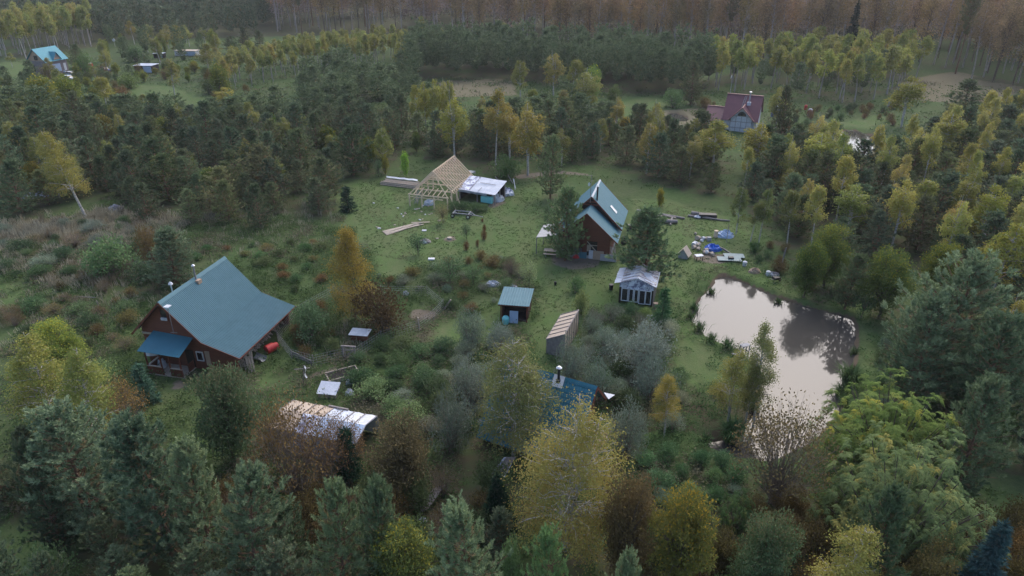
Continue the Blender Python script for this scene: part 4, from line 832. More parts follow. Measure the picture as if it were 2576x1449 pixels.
w = MB(); w.beam((6.22, dy, dz + .02), (6.22, dy - dw, dz - 2.93), .12, .22); w.beam((6.22, dy, dz + .02), (6.22, dy + dw, dz - 2.93), .12, .22); w.beam((1.9, dy, dz + .05), (6.25, dy, dz + .05), .22, .12); w.build('gable_trim', M['ridge'], g_)
w = MB(); w.slab([(5.6, dy - 2.5, 0), (5.6, dy + 2.5, 0), (5.6, dy + 2.5, 2.95), (5.6, dy, 5.4), (5.6, dy - 2.5, 2.95)], .2, (-1, 0, 0)); w.box(4.62, 5.39, dy - 2.5, dy - 2.3, 0, 2.9); w.box(4.62, 5.39, dy + 2.3, dy + 2.5, 0, 2.9); w.build('front_gable_wall', M['white'], e)
w = MB()
for z in (.9, 2.3, 3.6): w.box(5.61, 5.68, dy - 2.5 + max(0, z - 2.95), dy + 2.5 - max(0, z - 2.95), z - .045, z + .045)
for y in (-2.4, -1.2, 0, 1.2, 2.4): w.box(5.615, 5.67, dy + y - .045, dy + y + .045, .1, 3.6 if abs(y) < 1.8 else 2.9)
w.build('timber_framing', M['oldwood'], e)
w = MB(); w.slab([(5.62, dy + .95 * math.cos(a), 3.68 + .95 * math.sin(a)) for a in np.linspace(0, math.pi, 11)], .05, (1, 0, 0)); w.build('arched_window', M['glass'], e)
q = b.hit(1884.5, 260, *R4_); pipe('chimney_pipe', e, (q.x, q.y, q.z - .1), 2.6, .16, 'grey', 'steel', .35); w = MB(); w.box(q.x - .45, q.x + .45, q.y - .4, q.y + .4, q.z - .45, q.z + .3); w.build('chimney_flashing', M['white'], e)
w = MB()
for s_ in (-.2, .2): w.beam((.4, q.y - 1.0 + s_, 7.18), (3.0, q.y - 1.3 + s_, 4.66), .05, .06)
for i in range(9): x = .5 + i * .29; w.beam((x, q.y - 1.25 - i * .03, 7.44 - .969 * x + .12), (x, q.y - .75 - i * .03, 7.44 - .969 * x + .12), .05, .05)
w.build('roof_ladder', M['grey'], e)
ax = flat(((1.6, 4.6), (5.4, 2.0)), -4.2, -.3).build('annex_roof', M['maroon'], e); w = MB(); w.beam((1.6, -4.2, 4.64), (1.6, -.3, 4.64), .3, .14); w.build('ridge_cap', M['ridge'], ax)
flat(((1.6, 4.6), (-1.5, 2.4)), -4.2, -.3).build('annex_roof', M['maroon'], e); w = MB(); w.box(-1, 4.8, -3.9, -.31, 0, 2.2); w.build('annex_wall', M['white'], e)
w = MB(); w.tube([(-.2, .3, 7.3), (-.2, .3, 11.3)], .05, 6); o = w.build('dish_mast', M['grey'], e); w = MB(); w.lathe([(.05, 0), (.35, .06), (.42, .16)], (0, 0, 0), 12, Matrix.Translation((-.2, .15, 11.2)) @ Matrix.Rotation(math.radians(80), 4, 'X')); w.build('dish', M['white'], o)
b.foot(-4.4, 5.6, -4, 8, .3)
# ---- far left house with bright teal roof
b = Bld('boarded_house', (-155.85, 236.36), 13.3, 'tall grey boarded house with bright turquoise roof, far left', 'house'); e = b.e
flat(((0, 8.49), (4.0, 4.4)), 0, 9.6).build('roof', M['cyan'], e); flat(((0, 8.49), (-4.0, 4.4)), 0, 9.6).build('roof', M['cyan'], e)
w = MB(); w.box(-3.4, 3.4, .5, 9.1, 0, 4.75); w.build_each('wall', M['greylog'], e)
w = MB(); w.slab([(-3.4, .5, 4.76), (3.4, .5, 4.76), (0, .5, 8.3)], .15, (0, 1, 0)); w.slab([(-3.4, 9.1, 4.76), (3.4, 9.1, 4.76), (0, 9.1, 8.3)], .15, (0, -1, 0)); w.build('gable', M['tan'], e); window(e, (.2, .46, 5.7), 1.3, 1.4, frame='dark')
w = MB(); w.slab([(1.3, 5.0, 7.2), (4.15, 5.0, 7.2), (4.15, 3.2, 4.7), (3.9, 3.2, 4.7)], .08); w.slab([(1.3, 5.0, 7.2), (4.15, 5.0, 7.2), (4.15, 6.8, 4.7), (3.9, 6.8, 4.7)], .08); w.build('dormer_roof', M['cyan'], e)
w = MB(); w.slab([(3.8, 3.5, 4.8), (3.8, 6.5, 4.8), (3.8, 5.0, 6.9)], .1, (-1, 0, 0)); w.build('dormer_wall', M['oldwood'], e); w = MB(); w.box(3.81, 3.86, 3.9, 6.1, 4.85, 5.3); w.build('dormer_sill', M['tan'], e)
window(e, (-1.9, .46, 2.6), 1.2, 2.6, frame='dark'); w = MB(); w.box(3.42, 3.46, 7.4, 8.4, .8, 3.2); w.build('shutter', M['white'], e); w = MB(); w.box(3.41, 3.45, 2.2, 6.2, .9, 3.4); w.build('pale_cladding', M['paleblue'], e); b.foot(-3.5, 3.5, 0, 9.5)
# ---- far sheds
for nm, P_, a, L_, W_, hh, mt, lab in (('flat_roofed_shed', at(338, 184), 95, 6.5, 5, 2.5, 'plastic', 'white flat roofed shed in the far settlement, right of the parked cars'), ('low_long_shed', at(438, 141), 96, 9, 4, 2.0, 'cream', 'long low pinkish shed at the far side of the settlement'), ('small_far_shed', at(385, 147), 92, 4, 3, 1.8, 'plastic', 'tiny white roofed shelter left of the long low shed'),
    ('white_caravan', at(650, 33), 90, 5.5, 3, 2.4, 'white', 'nearer of two white caravans before the far wood'), ('white_caravan', at(664, 22), 90, 6.5, 3, 2.4, 'white', 'farther of two white caravans before the far wood')):
    b = Bld(nm, P_[:2], a, lab, 'caravan' if 'caravan' in nm else 'shed')
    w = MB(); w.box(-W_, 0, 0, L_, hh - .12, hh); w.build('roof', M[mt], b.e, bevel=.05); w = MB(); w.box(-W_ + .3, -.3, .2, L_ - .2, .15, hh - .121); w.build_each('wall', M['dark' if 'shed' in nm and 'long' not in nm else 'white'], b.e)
    w = MB(); w.box(-.29, -.25, L_ * .5, L_ - .4, .2, hh - .3); w.build('front_panel', M['paleblue' if 'shed' in nm else 'white'], b.e)
    if 'caravan' in nm:
        w = MB(); w.box(-.29, -.25, L_ * .2, L_ * .45, 1.1, 1.8); w.build('window', M['glass'], b.e)
# ---------------------------------------------------------------- objects
def g0(x, y, dz=0.0):
    p = at(x, y, 0); p.z = gz(p.x, p.y) + dz; return p
def car(x, y, rz, mat, label, cat='car', L=4.3, W=1.75, H=1.45, hood=True):
    p = g0(x, y); e = empty('parked_car', p, math.radians(rz), label, cat, 'cars parked by the far house')
    b_ = MB(); P = [(-L / 2, .35), (-L / 2, .85), (-L * .38, .95), (L * .2, .95), (L * .45, .82), (L / 2, .7), (L / 2, .35)]
    b_.slab([(x_, -W / 2, z_) for x_, z_ in P], W, (0, 1, 0)); b_.build('body', M[mat], e, bevel=.06)
    c = MB(); Q = [(-L * .44, .94), (-L * .36, H), (L * .02, H), (L * .2, .94)]; c.slab([(x_, -W * .44, z_) for x_, z_ in Q], W * .88, (0, 1, 0)); c.build('cabin', M['glass'], e, bevel=.05)
    t = MB(); t.box(-L * .36, L * .02, -W * .42, W * .42, H, H + .04); t.build('roof', M[mat], e)
    for sx in (-L * .31, L * .31):
        for sy in (-W / 2, W / 2):
            m_ = MB(); m_.tube([(sx, sy - .09, .31), (sx, sy + .09, .31)], .31, 12); wh = m_.build('wheel', M['rubber'], e); m_ = MB(); m_.tube([(sx, sy - .1, .31), (sx, sy + .1, .31)], .17, 8); m_.build('rim', M['grey'], wh)
    return e
car(183, 192, -12, 'white', 'white estate car parked before the far left house, middle of the row'); car(148, 184, 20, 'paleblue', 'pale car parked at the corner of the far left house'); car(177, 202, -15, 'white', 'white car half hidden by yellow trees, nearest of the far row')
car(267, 180, -30, 'blue', 'dark blue car with pale roof standing apart in the far settlement')
e = empty('red_truck', g0(203, 183), math.radians(12), 'red truck with rounded box body in the far settlement', 'truck')
w = MB(); w.box(.2, 4.2, -1.1, 1.1, .9, 3.0); w.build('box_body', M['red'], e, bevel=.35); w = MB(); w.box(-1.9, .1, -1.05, 1.05, .6, 2.2); w.build('cab', M['red'], e, bevel=.15); w = MB(); w.box(.3, 4.1, -1.0, 1.0, 3.0, 3.08); w.build('roof_sheet', M['cream'], e); w = MB(); w.box(-1.95, -1.85, -.9, .9, 1.3, 2.0); w.build('windscreen', M['turq'], e)
for sx in (-1.1, 3.2):
    for sy in (-1.05, 1.05): w = MB(); w.tube([(sx, sy - .12, .45), (sx, sy + .12, .45)], .45, 12); w.build('wheel', M['rubber'], e)
# plank stack beside the barn frame
for i in range(13):
    w = MB(); t = i / 12; a = g0(956 + 16 * t, 465 - 9 * t, .12 + .22 * (i % 3)); b2 = g0(1050 + 6 * t, 477 - 12 * t, .12 + .22 * (i % 3)); k = R.uniform(-.02, .05); a = a + (b2 - a) * k; w.beam(a - Vector((0, 0, 0)), b2, .2, .14)
    o = w.build('timber_beam', M['board'], None); tag(o, 'long sawn beam in the stack left of the timber frame barn', 'beam', 'beams stacked by the barn frame')
w = MB(); w.sheet([[tuple(g0(973 + 30 * t, 453 + 3.5 * t + 4 * s_, .85 + .05 * math.sin(9 * t))) for s_ in (0, 1)] for t in np.linspace(0, 2.6, 8)], .02); o = w.build('cover_sheet', M['plastic'], None); tag(o, 'white plastic sheet lying over the beam stack', 'sheet')
e = empty('ladder', g0(1046, 514), 0, 'pale ladder leaning on the left corner of the barn frame', 'ladder'); T_ = at(1056, 478, 2.6) - g0(1046, 514); S_ = Vector((.26, 0, 0))
for s_ in (-1, 1): w = MB(); w.beam(S_ * s_, T_ + S_ * s_, .06, .08); w.build('rail', M['grey'], e)
w = MB()
for i in range(1, 10): w.beam(T_ * i / 10 - S_, T_ * i / 10 + S_, .05, .05)
w.build('rungs', M['grey'], e)
def blob(name, p, rx, ry, h, mat, label, cat, seed=0, n=9, group=None, power=.6, rz=0):
    """draped or heaped thing: uneven low dome standing on the ground"""
    g = np.random.default_rng(seed); w = MB(); P = []
    for i in range(n + 1):
        row = []
        for j in range(16):
            a = 2 * math.pi * j / 15 if j < 15 else 0; r = i / n; z = h * max(0, 1 - r ** 2) ** power * g.uniform(.85, 1.1); row.append((rx * r * math.cos(a) * g.uniform(.84, 1.12), ry * r * math.sin(a) * g.uniform(.84, 1.12), z * g.uniform(.72, 1.2) if i < n else -.03))
        row[15] = row[0]; P.append(row)
    b0 = 0; w.v = [q for r_ in P for q in r_]; w.f = [(i * 16 + j, (i + 1) * 16 + j, (i + 1) * 16 + j + 1, i * 16 + j + 1) for i in range(n) for j in range(15)]
    o = w.build(name, M[mat], None, smooth=False); o.location = p; o.rotation_euler = (0, 0, rz); return tag(o, label, cat, group)
blob('covered_pool', g0(1080, 514), .95, .8, .75, 'plastic', 'round tub covered with white plastic in front of the barn frame', 'tub', 3, power=.3)
blob('covered_vehicle', g0(1251, 505), 1.3, .9, 1.1, 'white', 'white rounded boatlike thing under the right end of the sheeted shed', 'boat', 4, power=.35); blob('junk_heap', g0(1272, 490), 1.6, 1.2, 1.2, 'tarp', 'heap of pale junk right of the sheeted shed', 'heap', 5)
for i, (a, b2) in enumerate((((1290, 462), (1278, 440)), ((1296, 478), (1293, 452)), ((1297, 474), (1291, 450)), ((1262, 462), (1245, 444)))):
    w = MB(); w.beam(g0(*a), at(*b2, 1.2), .08, .16); tag(w.build('leaning_board', M['white' if i in (1, 2) else 'oldwood'], None), ['old board leaning at the back corner of the sheeted shed', 'white board leaning upright right of the sheeted shed', 'second white board leaning against the first', 'grey board lying behind the sheeted shed'][i], 'board')
w = MB(); w.sheet([[tuple(at(1180 + 16 * t, 428 + 2 * t + 6 * s_, 2.2 - .5 * s_ * t)) for s_ in (0, 1)] for t in (0, .5, 1)], .04); tag(w.build('metal_sheet', M['grey'], None), 'grey metal sheet propped behind the barn frame', 'sheet')
# boards on the lawn
for i in range(9):
    t = i / 8; w = MB(); a = g0(962 + 10 * t, 583 + 9 * t, .06 + .05 * (i % 2)); b2 = g0(1040 + 28 * R.random(), 561 + 6 * t, .06 + .05 * (i % 2)); w.beam(a, b2, .22, .05); o = w.build('plank', M['board'], None); tag(o, 'pale plank in the loose pile lying on the lawn', 'plank', 'planks on the lawn')
w = MB(); w.beam(g0(1035, 563, .16), g0(1081, 561, .2), .25, .05); tag(w.build('plank', M['board'], None), 'plank sticking out at the right end of the loose pile on the lawn', 'plank')
# pale chips and offcuts on the lawn
CH = [(1001, 525), (1019, 536), (1020, 539), (1044, 527), (1047, 528), (1051, 526), (1055, 525), (1043, 536), (1060, 534), (1070, 541), (1080, 541), (1086, 539), (1056, 554), (1063, 552), (951, 572), (954, 575), (947, 571), (993, 567), (940, 512), (1105, 556), (1107, 530), (1064, 518), (1078, 519), (1015, 543), (1010, 540), (1066, 581), (1100, 600), (1014, 546)]
for i, (x, y) in enumerate(CH):
    w = MB(); s_ = R.uniform(.12, .26); w.box(-s_, s_, -s_ * .6, s_ * .6, 0, R.uniform(.06, .16), Matrix.Rotation(R.uniform(0, 3), 4, 'Z')); o = w.build('wood_offcut', M['board' if i % 3 else 'white'], None, loc=g0(x, y, -.02), bevel=.02); tag(o, 'small pale offcut lying on the lawn in front of the barn frame', 'offcut', 'offcuts scattered on the lawn')
w = MB(); w.box(-.35, .35, -.25, .25, 0, .12); tag(w.build('foam_block', M['white'], None, loc=g0(1067, 580), bevel=.03), 'white block on the lawn right of the loose planks', 'block')
w = MB(); w.box(-.45, .45, -.3, .3, 0, .2); tag(w.build('foam_block', M['white'], None, loc=g0(1085, 652), bevel=.04), 'lone white slab on the grass above the orchard rows', 'block')
blob('firepit_heap', g0(1070, 608), .9, .7, .5, 'oldwood', 'dark heap with a white sack on the lawn', 'heap', 8); blob('white_sack', g0(1068, 611, .1), .4, .3, .35, 'white', 'white sack on the dark heap on the lawn', 'sack', 9)
w = MB(); w.lathe([(.4, 0), (.42, .1), (.36, .3), (.3, .31)], (0, 0, 0), 12); tag(w.build('tree_stump', M['board'], None, loc=g0(1131, 601)), 'cut stump in the pale sandy patch on the lawn', 'stump')
# farm trailer frame
e = empty('trailer_frame', g0(1165, 546), math.radians(-14), 'bare grey trailer chassis with four wheels on the lawn', 'trailer')
w = MB(); w.beam((-1.5, -.6, .75), (1.1, -.6, .75), .1, .12); w.beam((-1.5, .6, .75), (1.1, .6, .75), .1, .12); w.beam((-1.5, -.7, .75), (-1.5, .7, .75), .1, .12); w.beam((1.1, -.7, .75), (1.1, .7, .75), .1, .12)
for x in (-1.5, 1.1):
    for y in (-.6, .6): w.beam((x, y, .75), (x, y, .35), .08, .08)
w.build('chassis', M['grey'], e); w = MB(); w.beam((1.1, -.6, .7), (2.0, -.1, .45), .07, .08); w.beam((1.1, .6, .7), (2.0, .1, .45), .07, .08); w.beam((2.0, 0, .45), (3.3, 0, .3), .08, .1); w.build('drawbar', M['grey'], e)
for x in (-1.5, 1.1):
    for y in (-.8, .8): w = MB(); w.tube([(x, y - .1, .36), (x, y + .1, .36)], .36, 14); t_ = w.build('wheel', M['rubber'], e); w = MB(); w.tube([(x, y - .11, .36), (x, y + .11, .36)], .2, 10); w.build('rim', M['steel'], t_)
# canopy, table, boards at the tall cabin
e = empty('garden_canopy', g0(1362, 640), math.radians(-12), 'grey flat canopy on posts left of the tall cabin', 'canopy')
K_ = [at(1349, 597, 2.5), at(1368, 565, 2.9), at(1398, 562, 2.9), at(1402, 592, 2.5)]; c0 = Vector(e.location); rot = Matrix.Rotation(math.radians(12), 3, 'Z'); w = MB(); w.slab([rot @ (p - c0) for p in K_], .08); w.build('roof', M['grey'], e)
for p in K_: w = MB(); q = rot @ (p - c0) * .93; q.z = (p.z - c0.z); w.beam((q.x, q.y, -.2), (q.x, q.y, q.z - .07), .1, .1); w.build('post', M['oldwood'], e)
e = empty('picnic_table', g0(1388, 641), math.radians(-10), 'weathered picnic table with things on it, left of the tall cabin', 'table')
w = MB()
for i in range(5): w.box(-1.1, 1.1, -.5 + .2 * i, -.33 + .2 * i, .72, .77)
w.build('tabletop', M['board'], e)
for s_ in (-1, 1): w = MB(); w.box(-1.1, 1.1, s_ * .85 - .14, s_ * .85 + .14, .42, .47); w.build('bench', M['board'], e)
w = MB()
for x in (-.8, .8): w.beam((x, -.9, 0), (x, -.2, .72), .07, .09); w.beam((x, .9, 0), (x, .2, .72), .07, .09); w.beam((x, -.95, .4), (x, .95, .4), .05, .08)
w.build('legs', M['oldwood'], e)
def sheet_up(name, x, y, w_, h_, mat, lab, rz=-14, lean=-.15, cat='panel'):
    w = MB(); w.box(-w_ / 2, w_ / 2, -.03, .03, 0, h_); o = w.build(name, M[mat], None, loc=g0(x, y)); o.rotation_euler = (lean, 0, math.radians(rz)); return tag(o, lab, cat)
sheet_up('white_board', 1487, 651, .75, 1.2, 'white', 'white panel leaning on the foundation, left of the tan board'); sheet_up('tan_board', 1504, 654, 1.5, 1.25, 'tan', 'large tan board leaning on the foundation of the tall cabin'); sheet_up('grey_panel', 1529, 658, 2.2, .95, 'grey', 'grey metal panel leaning on the right end of the foundation')
sheet_up('green_board', 1466, 650, 1.0, .9, 'teal2', 'dark green board leaning on the foundation'); blob('red_bucket_pile', g0(1449, 648), .5, .35, .4, 'red', 'red heap of cloth in front of the tall cabin porch', 'heap', 12); sheet_up('cool_box', 1449, 644, .8, .5, 'paleblue', 'pale blue box behind the red heap at the porch', cat='box'); sheet_up('block_pallet', 1412, 645, 1.3, .7, 'concrete', 'grey blocks in front of the porch behind the pine', cat='blocks')
for i in range(7):
    w = MB(); p = g0(1537 + i * 2.2, 654 + R.uniform(-5, 6)); w.beam(p, p + Vector((-.8 + .1 * i, .9, 1.9 + R.uniform(-.3, .3))), .08, .1); tag(w.build('leaning_pole', M['board'], None), 'rough board leaning on the right corner of the tall cabin', 'board', 'boards leaning at the tall cabin')
for x, y, lab in ((1583, 582, 'black barrel behind the tall cabin, the farther one'), (1569, 613, 'black barrel at the right wall of the tall cabin, the nearer one')):
    w = MB(); w.lathe([(.38, 0), (.42, .05), (.42, .45), (.45, .5), (.42, .55), (.42, 1.05), (.38, 1.1)], (0, 0, 0), 14); w.build('barrel', M['black'], None, loc=g0(x, y)); tag(bpy.context.scene.collection.objects[-1], lab, 'barrel')
for x, y, lab in ((1537, 729, 'black pot standing left of the patched hut'), (1397, 716, 'small dark pot on the lawn, left one'), (1648, 776, 'terracotta drum at the right wall of the patched hut')):
    w = MB(); r_ = .3 if 'small' not in lab else .18; w.lathe([(r_ * .8, 0), (r_, r_ * 2.4), (r_ * .95, r_ * 2.5)], (0, 0, 0), 12); o = w.build('plant_pot', M['black' if 'terra' not in lab else 'tan'], None, loc=g0(x, y)); tag(o, lab, 'pot')
# logs
def log(a, b2, r, mat, lab, group=None):
    w = MB(); p, q = g0(*a, r * .9), g0(*b2, r * .9); k = (q - p) / 5; w.tube([p + k * i + Vector((0, 0, R.uniform(-.03, .03))) for i in range(6)], [r * (1.05 - .06 * i) for i in range(6)], 10); return tag(w.build('log', M[mat], None), lab, 'log', group)
log((1602, 531), (1722, 553), .22, 'oldwood', 'long grey log, rearmost of the log pile'); log((1612, 540), (1665, 548), .2, 'board', 'short pale log under the long one'); log((1594, 554), (1640, 556), .38, 'oldwood', 'thick log at the left front of the log pile'); log((1655, 560), (1704, 563), .38, 'oldwood', 'thick log at the right front of the log pile')
log((1640, 536), (1700, 552), .17, 'board', 'pale thin log lying across the pile'); log((1690, 552), (1686, 568), .16, 'oldwood', 'short log lying crosswise at the end of the pile'); log((1608, 533), (1604, 541), .12, 'board', 'short branch across the left end of the rear log'); log((1730, 546), (1836, 559), .17, 'oldwood', 'very long thin log right of the log pile'); log((1738, 540), (1765, 543), .3, 'oldwood', 'thick log behind the very long one')
w = MB(); w.box(-1.4, 1.4, -.5, .5, 0, .7); o = w.build('dark_crate', M['black'], None, loc=g0(1779, 549), bevel=.04); o.rotation_euler = (0, 0, -.1); tag(o, 'long dark covered crate behind the very long log', 'crate')
blob('white_basin', g0(1755, 550, .2), .6, .45, .3, 'white', 'white basin on the very long log', 'basin', 21); blob('enamel_bowl', g0(1767, 548, .2), .35, .3, .2, 'white', 'small white bowl beside the basin on the log', 'bowl', 22)
# yard right of the cabin
blob('plastic_covered_heap', g0(1824, 594), 1.5, 1.1, .9, 'paleblue', 'heap covered with clear bluish plastic beside a thin pole', 'heap', 31, power=.8); w = MB(); w.tube([g0(1827, 610), g0(1827, 610) + Vector((0, 0, 2.9))], .045, 6); tag(w.build('pole', M['board'], None), 'thin upright pole in front of the plastic covered heap', 'pole')
blob('blue_tarp_heap', g0(1792, 629), 1.35, .9, .8, 'blue', 'crumpled bright blue tarp over a wood pile', 'tarp', 32, power=.5)
for i in range(20):
    w = MB(); x, y = R.choice([(1748, 618), (1757, 628), (1770, 612), (1775, 636), (1765, 600), (1758, 592), (1790, 641), (1745, 626)]); x += R.uniform(-9, 9); y += R.uniform(-5, 5); r_ = R.uniform(.18, .34); w.tube([(0, 0, 0), (0, R.uniform(.3, .7), R.uniform(0, .2))], r_, 10); o = w.build('cut_log_round', M['board' if i % 4 else 'white'], None, loc=g0(x, y, r_ * .7)); o.rotation_euler = (0, 0, R.uniform(0, 6)); tag(o, 'sawn log round in the chopping yard around the blue tarp', 'log round', 'log rounds in the chopping yard')
for i in range(8):
    w = MB(); p = g0(1806 + i * 1.9, 628 + i * .8, .5); w.beam(p, p + Vector((.9, -1.1, -.4)), .16, .06); tag(w.build('board', M['oldwood'], None), 'board sloping off the right side of the wood pile', 'board', 'boards beside the blue tarp')
w = MB(); w.lathe([(.35, 0), (.3, .6), (.33, 1.0), (.2, 1.05)], (0, 0, 0), 10); tag(w.build('orange_stump', M['pinewood'], None, loc=g0(1800, 596)), 'freshly cut orange stump left of the plastic covered heap', 'stump'); w = MB(); w.box(-.3, .3, -.3, .3, 0, .6); tag(w.build('white_crate', M['concrete'], None, loc=g0(1783, 606), bevel=.04), 'small pale crate above the blue tarp', 'crate')
e = empty('a_frame_kennel', g0(1720, 648), math.radians(-30), 'small kennel with steep tan roof beside the hut pine', 'kennel'); e.scale = (.8, .8, .8); w = MB(); w.slab([(-.05, -1, 1.9), (-.05, 1, 1.9), (-1.1, 1, .5), (-1.1, -1, .5)], .06); w.slab([(.0, -1, 1.9), (.0, 1, 1.9), (1.1, 1, .5), (1.1, -1, .5)], .06); w.build('roof', M['board'], e); w = MB(); w.slab([(-.8, -.85, 0), (.8, -.85, 0), (.8, -.85, .8), (0, -.85, 1.75), (-.8, -.85, .8)], 1.7, (0, 1, 0)); w.build('walls', M['grey'], e)
e = empty('folding_table', g0(1757, 655), .2, 'small white topped table with dark legs above the pond', 'table'); w = MB(); w.box(-.55, .55, -.38, .38, .7, .75); w.build('tabletop', M['white'], e)
for x in (-.45, .45):
    for y in (-.3, .3): w = MB(); w.box(x - .03, x + .03, y - .03, y + .03, 0, .7); w.build('leg', M['black'], e)
for x, y, s_, lab in ((1846, 646, 1.0, 'grey green metal sheet on the ground, upper one'), (1834, 655, 1.15, 'grey green metal sheet with a dark box on it, lower one')):
    w = MB(); w.box(-1.4 * s_, 1.4 * s_, -.7, .7, .18, .24, Matrix.Rotation(-.1, 4, 'Z')); o = w.build('metal_sheet', M['turq' if 0 else 'greysheet'] if 'greysheet' in M else M['grey'], None, loc=g0(x, y)); tag(o, lab, 'sheet')
w = MB(); w.box(-.35, .35, -.25, .25, 0, .25); tag(w.build('dark_box', M['black'], None, loc=g0(1838, 655, .26)), 'dark box lying on the lower metal sheet', 'box')
for x, y, mt, lab in ((1873, 668, 'white', 'small white canister on the bank right of the metal sheets'), (2181, 714, 'paleblue', 'pale blue drum at the edge of the right hand wood'), (1932, 692, 'white', 'white canister left of the barrow')):
    w = MB(); w.lathe([(.28, 0), (.3, .1), (.3, .6), (.15, .7)], (0, 0, 0), 12); tag(w.build('canister', M[mt], None, loc=g0(x, y)), lab, 'canister')
blob('campfire_heap', g0(1898, 684), .9, .6, .6, 'tan', 'reddish brown heap on the bank above the pond', 'heap', 41); blob('rag_heap', g0(1944, 690), 1.0, .6, .4, 'patch', 'heap of coloured rags and boxes above the pond', 'heap', 42)
e = empty('wheelbarrow', g0(1952, 708), .4, 'dark wheelbarrow standing at the far shore of the pond', 'wheelbarrow'); w = MB(); w.slab([(-.5, -.35, .45), (.4, -.25, .35), (.4, .25, .35), (-.5, .35, .45)], .3, (0, 0, 1)); w.build('tray', M['black'], e); w = MB(); w.tube([(.65, -.05, .2), (.65, .05, .2)], .2, 10); w.build('wheel', M['rubber'], e)
for s_ in (-.22, .22): w = MB(); w.beam((-1.1, s_, .6), (.65, s_ * .5, .22), .04, .04); w.build('handle', M['board'], e)
for a, b2, h, lab in (((1964, 674), (1978, 623), 3.2, 'long grey pole leaning to the right above the pond'), ((1998, 690), (2004, 662), 1.8, 'short grey post above the pond')):
    p = g0(*a); q = atY(b2[0], b2[1], p.y); w = MB(); w.tube([p, q], .09, 8); tag(w.build('pole', M['oldwood'], None), lab, 'pole')
# jetty
e = empty('jetty', g0(1866, 889), .3, 'small white jetty of planks at the left shore of the pond', 'jetty')
for i, (x, y, z) in enumerate(((-.7, -.2, .15), (.55, .35, .75))): w = MB(); w.box(x - .5, x + .5, y - .3, y + .3, z, z + .06); w.build('deck', M['concrete'], e)
for x, y in ((-1.1, -.4), (-1.1, .0), (.15, .6), (.95, .6), (.95, .1), (.15, .1)): w = MB(); w.box(x - .04, x + .04, y - .04, y + .04, -.9, .74 if x >= 0 else .14); w.build('leg', M['grey'], e)
# around the large cabin
def drum(x, y, rz, lab, r_=.5, L_=.95, up=False):
    e = empty('metal_drum', g0(x, y, 0), rz, lab, 'drum'); w = MB(); a, c = ((0, 0, .02), (0, 0, L_)) if up else ((-L_ / 2, 0, r_), (L_ / 2, 0, r_)); w.tube([a, c], r_, 18); w.build('body', M['red'], e, bevel=.03)
    w = MB()
    for t in (.15, .5, .85): p = Vector(a) + (Vector(c) - Vector(a)) * t; d_ = (Vector(c) - Vector(a)).normalized() * .03; w.tube([p - d_, p + d_], r_ * 1.04, 18)
    w.build('ribs', M['red'], e); return e
drum(680, 886, .9, 'big red drum lying beside the large cabin, the front one'); drum(692, 880, .9, 'red drum half hidden behind the front one', .42, .7)
for i in range(26):
    w = MB(); p = g0(612 + R.uniform(-6, 30), 935 + R.uniform(-14, 4)); w.beam(p, p + Vector((R.uniform(-.6, -.1), R.uniform(.4, .9), R.uniform(1.1, 2.1))), .07, .05); tag(w.build('split_pole', M['board'], None), 'split pole leaning against the near right corner of the large cabin', 'pole', 'poles leaning on the large cabin')
e = empty('metal_trough', g0(652, 906), -.5, 'grey curved metal trough beside the firewood of the large cabin', 'trough'); w = MB(); w.sheet([[(x, .45 * math.cos(a), .5 - .4 * math.sin(a)) for a in np.linspace(0, math.pi, 9)] for x in (-.8, 0, .8)], .03); w.build('body', M['grey'], e)
blob('white_blanket', g0(393, 912, 1.1) + Vector((0, 0, 0)), .9, .5, .5, 'white', 'white crumpled cloth over the porch parapet of the large cabin', 'cloth', 51); blob('white_sacks', g0(410, 925), .45, .6, 1.0, 'white', 'white sacks at the porch steps of the large cabin', 'sacks', 52, power=.4)
e = empty('plastic_chair', g0(478, 905), .5, 'white plastic chair beside the porch of the large cabin', 'chair'); w = MB(); w.box(-.25, .25, -.25, .25, .42, .47); w.build('seat', M['white'], e); w = MB(); w.box(-.25, .25, .22, .27, .47, .95); w.build('backrest', M['white'], e)
for x in (-.22, .22):
    for y in (-.22, .22): w = MB(); w.box(x - .025, x + .025, y - .025, y + .025, 0, .42); w.build('leg', M['white'], e)
# pen, garden
e = empty('rabbit_hutch', g0(908, 858), math.radians(-8), 'small reddish hutch with a white flat lid', 'hutch'); w = MB(); w.box(-.95, .95, -.5, .5, .35, 1.1); w.build('box', M['redwood'], e); w = MB(); w.slab([(-1.15, -.65, 1.12), (1.05, -.65, 1.12), (1.15, .65, 1.3), (-1.05, .65, 1.3)], .05); w.build('lid', M['white'], e)
for x in (-.85, .85):
    for y in (-.42, .42): w = MB(); w.box(x - .04, x + .04, y - .04, y + .04, 0, .349); w.build('leg', M['oldwood'], e)
e = empty('garden_gate', g0(880, 904), math.radians(-6), 'grey wooden gate frame in front of the netted pen', 'gate')
for x in (-.65, .65): w = MB(); w.box(x - .07, x + .07, -.06, .06, 0, 1.6); w.build('post', M['oldwood'], e)
w = MB(); w.box(-.8, .8, -.08, .08, 1.6, 1.72); w.build('lintel', M['oldwood'], e); w = MB(); w.beam((-.55, 0, .3), (.55, 0, .3), .05, .1); w.beam((-.55, 0, 1.2), (.55, 0, 1.2), .05, .1); w.beam((-.55, .02, .3), (.55, .02, 1.2), .04, .08); w.build('leaf', M['oldwood'], e)
def pole_obj(a, b2, r, mat, lab, name='fence_post', cat='post', h=None, grp=None):
    p = g0(*a); q = atY(b2[0], b2[1], p.y); w = MB(); w.tube([p, q], r, 8); return tag(w.build(name, M[mat], None), lab, cat, grp)
